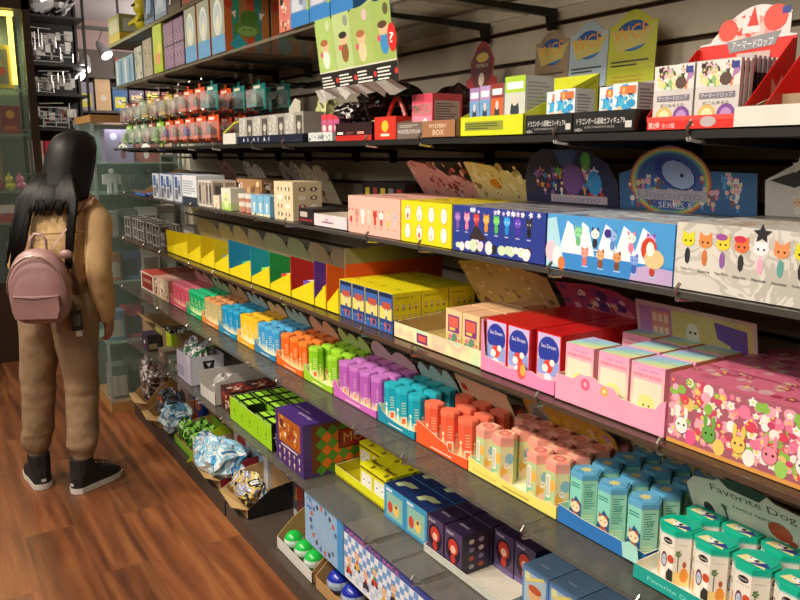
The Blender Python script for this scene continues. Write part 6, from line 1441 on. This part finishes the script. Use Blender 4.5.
# shoes
for sd, an, toe, nm in ((1, AR, Vector((.86, .5, 0)).normalized(), 'r'), (-1, AL, Vector((-.08, 1, 0)).normalized(), 'l')):
    b = MB(); ux = toe; uy = Vector((-toe.y, toe.x, 0)); bl = P('#1b1a1c', .7)
    def fp(s, t_, z): 
        v = Vector((an[0], an[1], 0)) + ux*s + uy*t_; return (v.x, v.y, z)
    st = [(-.071, .008), (-.067, .019), (-.060, .029), (-.05, .038), (0, .040), (.06, .042), (.11, .047), (.16, .042), (.19, .026)]
    out = [(s, w_) for s, w_ in st] + [(s, -w_) for s, w_ in st[::-1]]
    lo = [fp(s*1.03, t_*1.06, .002) for s, t_ in out]; hi = [fp(s*1.03, t_*1.06, .028) for s, t_ in out]
    b.loft([lo, hi], P('#d8d2c4', .6)); o = b.build('shoe_sole', per)
    b = MB(); r_an = [(-.012 + .053*math.cos(math.atan2(t_*3.4, s - .0)), .049*math.sin(math.atan2(t_*3.4, s - .0))) for s, t_ in out]
    def mix(k, z, kk=1.0): return [fp((s*kk)*(1 - k) + p_[0]*k, (t_*kk)*(1 - k) + p_[1]*k, z) for (s, t_), p_ in zip(out, r_an)]
    b.loft([mix(0, .028), mix(.02, .048, .98), mix(.22, .066), mix(.62, .088), mix(.92, .112), mix(1, .135), mix(1, .158)], bl)
    sh_ = b.build('shoe', per)
    b = MB()
    for q in range(5):
        s = .062 + .018*q; z = .112 - .0075*q; b.tube([fp(s, .024, z), fp(s + .006, 0, z + .006), fp(s, -.024, z)], .003, P('#3a393c', .6), 5)
    b.build('laces', sh_)
    b = MB(); b.poly([fp(-.0745, .010, .040), fp(-.0745, -.010, .040), fp(-.0735, -.010, .054), fp(-.0735, .010, .054)], '#c8c4bc'); b.build('heel_label', sh_)
# jacket
JK = P('#c4a071', .8, noise=.12, scale=20, bump=.3)
def tr(rows, nn=2):
    o = []
    for i in range(len(rows) - 1):
        for q in range(nn): o.append(tuple(rows[i][m]*(1 - q/nn) + rows[i+1][m]*q/nn for m in range(len(rows[0]))))
    o.append(rows[-1]); return o
b = MB(); rows = tr([(0, -.005, .945, .126, .100), (0, -.01, .96, .138, .110), (0, -.01, 1.0, .152, .122), (0, -.005, 1.08, .155, .120), (0, 0, 1.18, .158, .115), (0, 0, 1.26, .168, .106), (0, .0, 1.305, .158, .092), (0, .01, 1.335, .120, .078), (0, .02, 1.36, .085, .072), (0, .03, 1.39, .075, .07)], 2)
rr = [ring(L(a, f, z), rx*(1 + .018*math.sin(i*2.3)), ry*(1 + .022*math.sin(i*2.3)), YAW, 24, (.10*math.sin(i*.9), .08*math.cos(i*1.1)), 1, .018 + .016*(z < 1.15), ph=i*.8) for i, (a, f, z, rx, ry) in enumerate(rows)]
b.loft(rr, JK, cap=False)
jk = b.build('jacket', per, smooth=True); soft(jk)
b = MB(); b.loft([ring(L(0, .015, 1.338), .105, .084, YAW, 20), ring(L(0, .01, 1.350), .120, .098, YAW, 20, (0, .1)), ring(L(0, 0, 1.30), .150, .116, YAW, 20, (0, .12)), ring(L(0, 0, 1.292), .148, .112, YAW, 20, (0, .12))], JK, cap=False); soft(b.build('collar', jk, smooth=True))
for sd, el, wr in ((1, L(.19, -.03, 1.03), L(.178, .085, .80)), (-1, L(-.19, .0, 1.04), L(-.165, .14, .87))):
    S0 = L(.115*sd, .0, 1.290); S1 = L(.162*sd, -.005, 1.24); M = [(S0[i]*0 + (S1[i] + el[i])/2) for i in range(3)]
    P_ = [(*S0, .052, .064), (*S1, .060, .068), (M[0], M[1], M[2], .058, .062), (*el, .057, .060), tuple((el[i]*.6 + wr[i]*.4) for i in range(3)) + (.054, .056), tuple((el[i]*.22 + wr[i]*.78) for i in range(3)) + (.050, .052), (*wr, .043, .043), tuple(wr[i] + (wr[i]-el[i])*.07 for i in range(3)) + (.036, .036)]
    PP = tr(P_, 3); b = MB()
    PP = [p[:3] + (p[3]*(1 + .02*math.sin(i*2.2)), p[4]*(1 + .02*math.sin(i*2.2 + .6))) for i, p in enumerate(PP)]
    b.loft(path_rings(PP, 16, .03), JK, cap=False); soft(b.build('sleeve', jk, smooth=True))
# seams
b = MB(); SEAM = P('#6e5232', .8)
b.tube([L(-.16, -.118, 1.2), L(-.08, -.140, 1.195), L(0, -.146, 1.19), L(.08, -.140, 1.195), L(.16, -.112, 1.2)], .0025, SEAM, 5); b.build('back_seam', jk)
# hair
HAIR = P('#0d0a09', .5, noise=.5, scale=60, spec=.25)
b = MB(); rows = tr([(.012, .035, 1.628, .012, .012), (.012, .03, 1.622, .045, .048), (.012, .022, 1.60, .078, .085), (.012, .012, 1.56, .096, .104), (.012, .002, 1.50, .102, .106), (.010, -.012, 1.43, .106, .098), (.0, -.03, 1.375, .120, .090), (-.008, -.04, 1.335, .128, .078), (-.01, -.045, 1.32, .11, .06)], 2)
rr = [ring(L(a, f, z), rx, ry, YAW, 36, (0, 0), 1, .0, ph=i) for i, (a, f, z, rx, ry) in enumerate(rows)]
rr = [[tuple(Vector(p) + Vector((.0025*math.sin(q*2.9), .0025*math.cos(q*3.7), 0))) for q, p in enumerate(g)] for g in rr]
b.loft(rr, HAIR); hr = b.build('hair', per, smooth=True)
b = MB(); r = random.Random(9)
for q in range(64):
    a0 = -.135 + .255*q/63 + r.uniform(-.004, .004); far = a0 < -.055
    top = L(a0*.55, -.085, 1.44); mid = L(a0*1.0, -.128, 1.335); ln = (1.06 if a0 < -.075 else (1.30 if a0 < .085 else 1.00)) + r.uniform(-.04, .05)
    if -.075 < a0 < .09: ln = 1.295 + r.uniform(-.03, .035)
    if .09 < a0 < .12: ln = 1.02 + r.uniform(0, .05)
    if a0 >= .12: ln = 1.10 + r.uniform(-.02, .05)
    end = L(a0*1.05 - (.02 if a0 < -.075 else 0), -.140 - (.01 if far else 0), ln); m2 = [(mid[i] + end[i])/2 for i in range(3)]
    b.tube([top, mid, tuple(m2), end], [.012, .012, .009, .003], HAIR, 6)
for q in range(22):
    a0 = -.150 - .002*q; b.tube([L(-.07, -.05, 1.46), L(-.12, -.08, 1.33), L(a0, -.085, 1.20), L(a0 - .01 + r.uniform(-.015, .015), -.08 + .05*r.random(), 1.10 + r.uniform(-.03, .08))], [.010, .012, .009, .003], P('#2a1b14', .4, noise=.4) if q % 2 else HAIR, 6)
b.build('hair_strands', hr, smooth=True)
# backpack
PINK = P('#9a7471', .4, noise=.06, bump=.1, scale=60)
byaw = math.radians(-24); BC = Vector((.418, 3.455, .825))
bp = empty('backpack', 'dusty pink leather backpack hanging low on the left of the person\'s back', 'backpack', tuple(BC), byaw); bp.rotation_euler.y = .0
b = MB(); pr = [(.0, .078, .045), (.018, .108, .062), (.06, .128, .074), (.12, .136, .076), (.18, .134, .072), (.24, .118, .062), (.285, .088, .048), (.308, .05, .03), (.314, .02, .012)]
rr = [ring((0, 0, z), rx, ry, 0, 28, (0, 0), .72, 0) for z, rx, ry in tr([(z, rx*.9, ry*.9) for z, rx, ry in pr], 2)]
b.loft(rr, PINK); soft(b.build('bag_body', bp, smooth=True))
b = MB(); 
for dz in (0, .006): b.tube([(-.118 + .0*q, -.045 - .03*math.sin(PI*q/14), .16 + dz) if False else (-.114*math.cos(PI*q/14), -.052 - .012*math.sin(PI*q/14), .135 + .150*math.sin(PI*q/14) + dz) for q in range(15)], .0028, P('#7d5856', .4) if dz == 0 else P('#b59a8c', .3, .4), 5)
b.build('zipper', bp)
b = MB(); pk = [(-.082, .03), (.082, .03), (.094, .07), (.090, .125), (-.090, .125), (-.094, .07)]
b.prism(pk, -.082, -.055, P('#96706c', .4, noise=.06), fn=lambda a, c, q: (a, q, c)); b.tube([(-.088, -.082, .125), (0, -.086, .118), (.088, -.082, .125)], .003, P('#7d5856'), 5); o = b.build('front_pocket', bp); o.modifiers.new('r', 'BEVEL').width = .012; o.modifiers['r'].segments = 3
b = MB(); b.tube([(-.03, .03, .305), (-.032, .03, .35), (-.015, .035, .37), (.012, .035, .368), (.03, .03, .34), (.03, .03, .30)], .007, P('#a58784', .4), 8); b.build('carry_handle', bp, smooth=True)
b = MB(); cy = math.cos(-byaw); sy = math.sin(-byaw)
def tb(p):
    v = Vector(p) - BC; return (v.x*cy - v.y*sy, v.x*sy + v.y*cy, v.z)
b.loft([[tuple(Vector(tb(p)) + d_) for d_ in (Vector((-.012, 0, -.008)), Vector((.012, 0, .008)), Vector((.012, .004, .010)), Vector((-.012, .004, -.006)))] for p in [(.47, 3.46, 1.13), (.53, 3.475, 1.20), (.60, 3.475, 1.285), (.66, 3.50, 1.335), (.69, 3.56, 1.345)]], P('#8f6c5c', .5)); b.build('shoulder_strap', bp)
b = MB(); b.loft([[tuple(Vector(tb(p)) + d_) for d_ in (Vector((-.010, 0, 0)), Vector((.010, 0, 0)), Vector((.010, .004, 0)), Vector((-.010, .004, 0)))] for p in [(.54, 3.45, 1.10), (.56, 3.47, .98), (.57, 3.50, .92)]], P('#5c443c', .5)); b.build('side_strap', bp)
b = MB(); b.ball(tb((.525, 3.43, 1.11)), .02, PINK, 8, 5, (1.4, .6, 1)); b.build('strap_tab', bp, smooth=True)
# small dangling device
t = empty('dangling_gadget', 'small black gadget with a grey screen dangling from the pink backpack', 'gadget', (.548, 3.45, .775))
b = MB(); b.box(-.022, .022, -.006, .006, 0, .088, P('#17181a', .3)); Fr(b, (-.022, -.006, 0), (1,0,0), (0,0,1), (0,-1,0)).rect(.007, .022, .037, .07, '#4a5246'); b.build('gadget_body', t)
b = MB(); b.tube([(.0, 0, .088), (-.01, .0, .12), (-.03, .01, .16), (-.035, .012, .19)], .0025, '#1a1a1c', 5); b.build('cord', t)
b = MB(); b.box(-.006, .018, -.005, .005, -.026, -.001, P('#b8b4a8', .5)); b.build('white_tag', t)
# ------------------------------------------------------------------ glass cases and the back of the shop
DW = P('#3a2a1c', .5, noise=.15); OAK = P('#a87c48', .5, noise=.15)
# tall case at the left
lc = empty('glass_cabinet', 'tall dark wood framed glass cabinet at the left edge of the photo', 'cabinet', (.80, 6.2, 0))
def bb(name, x0, x1, y0, y1, z0, z1, m, par): b = MB(); b.box(x0, x1, y0, y1, z0, z1, m); return b.build(name, par)
bb('cabinet_base', -1.4, -.12, 0, .5, 0, .60, DW, lc); bb('corner_post', -.012, .040, 0, .03, 0, 2.75, DW, lc); bb('corner_post', -1.4, -1.34, 0, .06, .60, 2.6, DW, lc)
bb('cabinet_side', -.12, -.02, .0, .5, 0, .42, DW, lc)
bb('top_rail', -1.34, .05, 0, .5, 2.53, 2.75, DW, lc); bb('back_panel', -1.34, -.02, .46, .49, .60, 2.53, P('#5c6858', .6), lc)
for z in (1.02, 1.25, 1.66, 1.98): bb('glass_shelf', -1.33, -.03, .03, .45, z, z + .008, clear('case_shelf', '#a8c8b4', .45, .1), lc)
bb('front_glass', -1.34, -.02, .008, .014, .60, 2.53, CLEARGLASS, lc); bb('side_glass', .0, .006, .06, .46, .42, 2.53, CLEARGLASS, lc)
b = MB(); b.box(-.9, -.06, .06, .09, 2.49, 2.52, glow('yellow_tube', '#ffe45a', 4)); b.box(-.10, -.07, .06, .09, 2.02, 2.5, glow('yellow_tube', '#ffe45a', 4)); b.build('light_strip', lc)
light('AREA', 'case_light', (.40, 6.42, 2.46), 14, (1, .95, .5), .4)
def item(name, lab, cat, x, y, z, d, w, h, c, deco=None, group=None): return carton(name, lab, cat, (x, y, z), d, w, h, P(c, .4), deco=deco, group=group)
item('card_box', 'dark red box with a yellow mark in the left cabinet', 'box', .60, 6.28, 1.6685, .13, .1, .2, '#8c2018', lambda F,N,T: (N.disc(N.W*.5, N.H*.7, .03, '#e0a82c'), N.rect(.02, .03, .1, .06, '#c86c2c')))
item('figure_case', 'grey and yellow figure case under the yellow light in the left cabinet', 'box', .45, 6.28, 1.9885, .26, .12, .30, '#c8b43c', lambda F,N,T: (N.rect(.03, .03, N.W-.03, N.H-.03, '#7c7c74'), N.disc(N.W*.5, N.H*.5, .07, '#a89c8c'), N.disc(N.W*.7, N.H*.4, .03, '#b8442c')))
for i, (x, c, nm) in enumerate([(.505, '#b8a8a0', 'grey'), (.575, '#9c2430', 'dark red'), (.65, '#d0d040', 'yellow'), (.72, '#d87898', 'pink')]):
    plush('mascot_figure', f'{nm} mascot figure on the middle shelf of the left cabinet', 'toy', (x - .02, 6.33, 1.2585), P(c, .35), P('#1c1414'), .80)
item('kraft_box', 'tall beige box in the left cabinet behind the mascot figures', 'box', .38, 6.45, 1.2585, .22, .1, .36, '#8c7c5c')
item('red_case', 'red and white box low in the left cabinet', 'box', .48, 6.3, 1.0285, .16, .12, .13, '#a83030', lambda F,N,T: N.rect(0, .07, N.W, .13, '#d0c8c0'))
item('toy_case', 'blue and white toy box beside the dark red box in the left cabinet', 'box', .36, 6.28, 1.6685, .2, .12, .17, '#8c9cb0', lambda F,N,T: N.scatter(['#d8dce0', '#4c6ca8', '#c8a04c'], 14, .01, .025, 91, 'dt'))
for i, (x, y, z, c) in enumerate([(.38, 6.28, .6005, '#2c3430'), (.54, 6.28, .6005, '#1c2420')]):
    item('dark_case', f'{["left","right"][i]} of two dark boxes on the floor of the left cabinet', 'box', x, y, z, .14, .14, .33, c, lambda F,N,T: (N.lines(.02, .05, .1, .25, 8, '#a8b4a8'), N.rect(.02, .26, .12, .29, '#5c6c64')))
# rack of silver model kits behind the post
rk = empty('model_rack', 'dark metal rack of silver model kits behind the cabinet post', 'rack', (.82, 7.0, 0))
for x in (.04, .52):
    for y in (0, .35): bb('rack_post', x, x + .02, y, y + .02, 0, 2.9, STEEL, rk)
lv = [.5, .95, 1.35, 1.72, 2.0, 2.24, 2.62]
for z in lv: bb('rack_shelf', .04, .54, 0, .37, z, z + .015, P('#3c3a3a', .4, .3), rk)
bb('rack_back', .04, .54, .375, .38, 0, 2.9, P('#1c1a1a', .6), rk)
SIL = P('#c8c6c4', .3, .4)
def kit(label, x, y, z, w, h, seed):
    r = random.Random(seed); t = empty('model_kit', label, 'model kit', (x, y, z)); b = MB(); b.box(0, w, 0, .1, 0, .012, P('#2a2a2e', .4))
    for q in range(30):
        a, c = r.uniform(.02, w - .08), r.uniform(.02, h - .09); yy = r.uniform(.0, .05); b.box(a, a + r.uniform(.01, .07), yy, yy + .03, c, c + r.uniform(.012, .08), [SIL, P('#d0ccc8', .4), P('#6c6a6c', .4), P('#a82c2c', .5)][r.randrange(4) if q % 4 == 0 else r.randrange(3)])
    b.build('kit_parts', t); b = MB()
    for q in range(7): zz = .02 + (h - .04)*q/6; a = r.uniform(0, w*.4); b.tube([(a, -.01, zz), (a + r.uniform(.1, w*.6), -.01, zz + r.uniform(-.01, .01))], .004, SIL, 5)
    for q in range(12): xx = r.uniform(0, w); zz = r.uniform(0, h*.5); b.tube([(xx, -.015, zz), (xx + r.uniform(-.01, .01), -.015, zz + r.uniform(.06, h*.5))], .004, SIL, 5)
    b.build('sprue_frame', t); return t
kit('tangled silver model sprues on the second rack shelf from the top', .88, 7.04, 2.256, .42, .30, 1)
kit('silver model sprue bundle on the third rack shelf from the top', .88, 7.04, 2.016, .42, .20, 2)
kit('dark and silver model parts on the rack shelf above the bright posters', .88, 7.04, 1.736, .42, .22, 3)
crumple('foil_bundle', 'bright crumpled silver foil bundle on the highest shelf of the rack', 'bundle', (1.10, 7.15, 2.636), (.42, .2, .38), [P('#e4e2e4', .25, .5), P('#d0ced2', .2, .7), P('#6c6a6c', .2, .9), P('#1c1a1c', .3)], 7)
for i, (x, c, c2) in enumerate([(.87, '#d8a08c', '#e8e4e0'), (.98, '#c8344c', '#e8d8dc'), (1.12, '#e0dcd8', '#c83c5c'), (1.25, '#d8a03c', '#3c2c2c')]):
    item('poster_box', f'bright print box on the rack behind the person\'s head, {["first","second","third","fourth"][i]} from the left', 'box', x, 7.03, 1.3655, .10, .12, .27, c, lambda F,N,T,c2=c2: (N.rect(.01, .03, N.W-.01, N.H*.6, c2), N.toy(N.W*.5, .06, .12, '#c8647c')), group='bright print boxes')
# centre glass case
cc = empty('glass_case', 'square glass display case with an oak top and base beyond the shelf end', 'glass case', (.885, 4.585, 0))
W_, D_ = .50, .46
bb('case_base', 0, W_, 0, D_, 0, .06, OAK, cc); bb('case_top', -.005, W_ + .4, -.01, D_, 1.70, 1.74, OAK, cc)
for x, y in ((0, 0), (0, D_ - .015), (W_ - .015, 0), (W_ - .015, D_ - .015)): bb('corner_strip', x, x + .015, y, y + .015, .06, 1.70, P('#a8bcb8', .25, .4), cc)
bb('glass_pane', .0, .005, .016, D_ - .016, .06, 1.70, CLEARGLASS, cc); bb('glass_pane', .016, W_ - .016, 0, .005, .06, 1.70, CLEARGLASS, cc)
bb('back_board', .016, W_ - .016, D_ - .008, D_ - .004, .06, 1.70, P('#4c5a50', .6), cc)
for z in (.42, .78, 1.05, 1.295, 1.47): bb('glass_shelf', .006, W_ - .006, .006, D_ - .01, z, z + .006, clear('case_shelf', '#a8c8b4', .45, .1), cc)
WH = P('#e0e2e4', .4)
light('AREA', 'case_lamp_light', (1.13, 4.80, 1.68), 3.0, (.95, 1, .95), .3)  # added fill that brightens the case contents, the case has no lamp
for i, (x, y, s, c, nm) in enumerate([(1.0, 4.70, .85, WH, 'white'), (1.10, 4.78, .8, P('#8c9094', .4), 'grey'), (1.22, 4.72, .8, P('#5c6468', .4), 'dark grey')]):
    t = empty('robot_figure', f'{nm} robot figure standing in the centre glass case', 'robot figure', (x, y, 1.3015)); b = MB()
    b.box(-.03*s, -.008*s, -.02*s, .02*s, 0, .07*s, c); b.box(.008*s, .03*s, -.02*s, .02*s, 0, .07*s, c); b.build('legs', t)
    b = MB(); b.box(-.034*s, .034*s, -.02*s, .02*s, .07*s, .13*s, c); b.box(-.06*s, -.038*s, -.014*s, .014*s, .06*s, .125*s, c); b.box(.038*s, .06*s, -.014*s, .014*s, .06*s, .125*s, c); b.ball((0, 0, .148*s), .018*s, c, 8, 5); b.build('torso', t)
item('lilac_case', 'pale lilac upright toy box at the top of the centre glass case', 'box', .98, 4.72, 1.4765, .16, .12, .19, '#8c7c9c', lambda F,N,T: (N.disc(.05, .15, .02, '#c8c8e8'), N.toy(.1, .02, .1, '#7c3c4c')))
item('red_toy_box', 'dull red toy box beside the lilac box in the centre glass case', 'box', 1.16, 4.75, 1.4765, .14, .12, .15, '#8c4c48', lambda F,N,T: N.toy(.06, .02, .1, '#c8b8a8'))
fo = None
for q, (z, hh) in enumerate([(1.057, .17), (.787, .2), (.427, .22), (.0605, .26)]):
    for i in range(4):
        c = [['#b4b4b4', '#7c7c80', '#c8c4c0', '#8c6c64'], ['#b06c3c', '#5c6c98', '#c8c0b0', '#4c5050'], ['#6c84a0', '#b04450', '#9c9c90', '#54685c'], ['#5c6c64', '#7c7c74', '#4c5c54', '#3c4840']][q][i]
        item('model_box', f'small model box in the centre glass case, {["fourth","third","second","lowest"][q]} level from below, {ORD[i]} from the left' if False else f'model box in the centre glass case, {["upper","middle","lower","lowest"][q]} level, {ORD[i]} from the left', 'box', .905 + .115*i, 4.66 + .03*(i % 2), z, .105, .12, hh*(.8 + .05*i), c, lambda F,N,T,i=i: (N.rect(.01, .02, N.W-.01, N.H*.7, ['#b8b4ac', '#3c3a3c', '#8c7c6c', '#c8c4c0'][i]), F.lines(.01, .02, F.W-.01, F.H*.8, 6, '#a8a8a0')))
# silver frames at the far end of the brown shelf
fo = None
for i in range(5):
    lab = f'silver wire model frame at the far end of the brown edged shelf, {["nearest","second","third","fourth","farthest"][i]}'
    y = 3.74 + .145*i
    if fo is None:
        fo = empty('wire_frame', lab, 'model', (1.0, y, ZC), 0, 'silver wire frames'); b = MB()
        for xx in (0, .10): 
            for yy in (0, .06, .12): b.tube([(xx, yy, 0), (xx, yy, .11)], .004, P('#a8a49c', .3, .4), 5)
            for zz in (.01, .06, .11): b.tube([(xx, 0, zz), (xx, .12, zz)], .004, P('#a8a49c', .3, .4), 5)
        for yy in (0, .12): b.tube([(0, yy, .11), (.10, yy, .11)], .004, P('#a8a49c', .3, .4), 5); b.tube([(0, yy, .01), (.10, yy, .01)], .004, P('#a8a49c', .3, .4), 5)
        b.build('frame', fo); b = MB(); b.box(.03, .08, .03, .09, 0, .08, P('#7c7874', .5)); b.box(.02, .06, .04, .08, .08, .1, P('#5c4844', .5)); b.build('model', fo)
    else: dup(fo, (1.0 + .01*(i % 2), y, ZC), lab)
carton('white_carton', 'plain white box between the silver frames and the first yellow tray', 'carton', (1.16, 3.72, ZC), .12, .16, .10, P('#b8b4b0', .5))
# far wall shelving with goods
fs = empty('far_shelving', 'dark shelving of toys along the far wall of the shop', 'shelving', (1.5, 8.86, 0))
for z in (1.5, 1.95, 2.3): bb('far_shelf', 0, 2.6, -.36, 0, z, z + .025, P('#4c4440', .5), fs)
bb('far_back', 0, 2.6, 0, .03, 0, 2.62, P('#5a5048', .7), fs); bb('far_counter', 0, 2.6, -.4, 0, 0, 1.0, P('#4c4038', .6), fs)
cl = ['#2c5c8c', '#3c3430', '#c8c03c', '#5c5468', '#8c8490', '#a89c90', '#6c3c34', '#c8a478', '#3c5c4c', '#8c2c2c']
for q, z in enumerate((1.526, 1.976)):
    for i in range(9):
        item('toy_box', f'far wall toy box, {["middle","upper"][q]} shelf, {ORD[i]} from the left', 'box', 1.55 + .17*i, 8.56, z, .15, .12, .24 + .04*((i*7 + q) % 3), cl[(i*3 + q*4) % 10], lambda F,N,T,i=i: (N.rect(.02, .03, N.W-.02, N.H*.6, cl[(i*5 + 2) % 10]), N.disc(N.W*.5, N.H*.4, .03, '#d0c8bc')), group='toy boxes on the far wall')
# ceiling track with spot lamps
tk = empty('spot_track', 'ceiling track with three white spot lamps above the back of the shop', 'track light', (1.42, 7.42, 2.66))
b = MB(); b.box(-.32, 1.2, -.02, .02, -.05, -.02, P('#4c4644', .4)); b.box(.3, .32, -.01, .01, -.02, .25, P('#4c4644', .4)); b.box(1.0, 1.02, -.01, .01, -.02, .25, P('#4c4644', .4)); b.build('track', tk)
for x, z, ry, e in ((.165, -.22, .5, 1), (.0, -.345, -.35, 1), (-.08, -.42, .6, 1)):
    hd = MB(); c, s_ = math.cos(ry), math.sin(ry); a = Vector((x, 0, z)); ax = Vector((s_*.6, -.45, -c*.7)).normalized()
    hd.tube([tuple(a - ax*.10), tuple(a - ax*.07), tuple(a + ax*.04), tuple(a + ax*.06)], [.018, .032, .056, .062], P('#9c9a9c', .4), 14); o = hd.build('lamp_head', tk, smooth=False)
    g = MB(); g.tube([tuple(a + ax*.058), tuple(a + ax*.064)], .05, glow('lamp_glow', '#fff6ec', 5), 14); g.build('bulb', o)
    st_ = MB(); st_.tube([(x, 0, -.05), tuple(a - ax*.09)], .008, P('#8c8480', .4), 6); st_.build('stem', tk)
b = MB(); b.box(0, .5, 0, .02, 0, .17, P('#a8342c', .5)); tag(b.build('red_sign', None, (2.0, 8.84, 2.37)), 'plain red sign high on the far wall', 'sign')
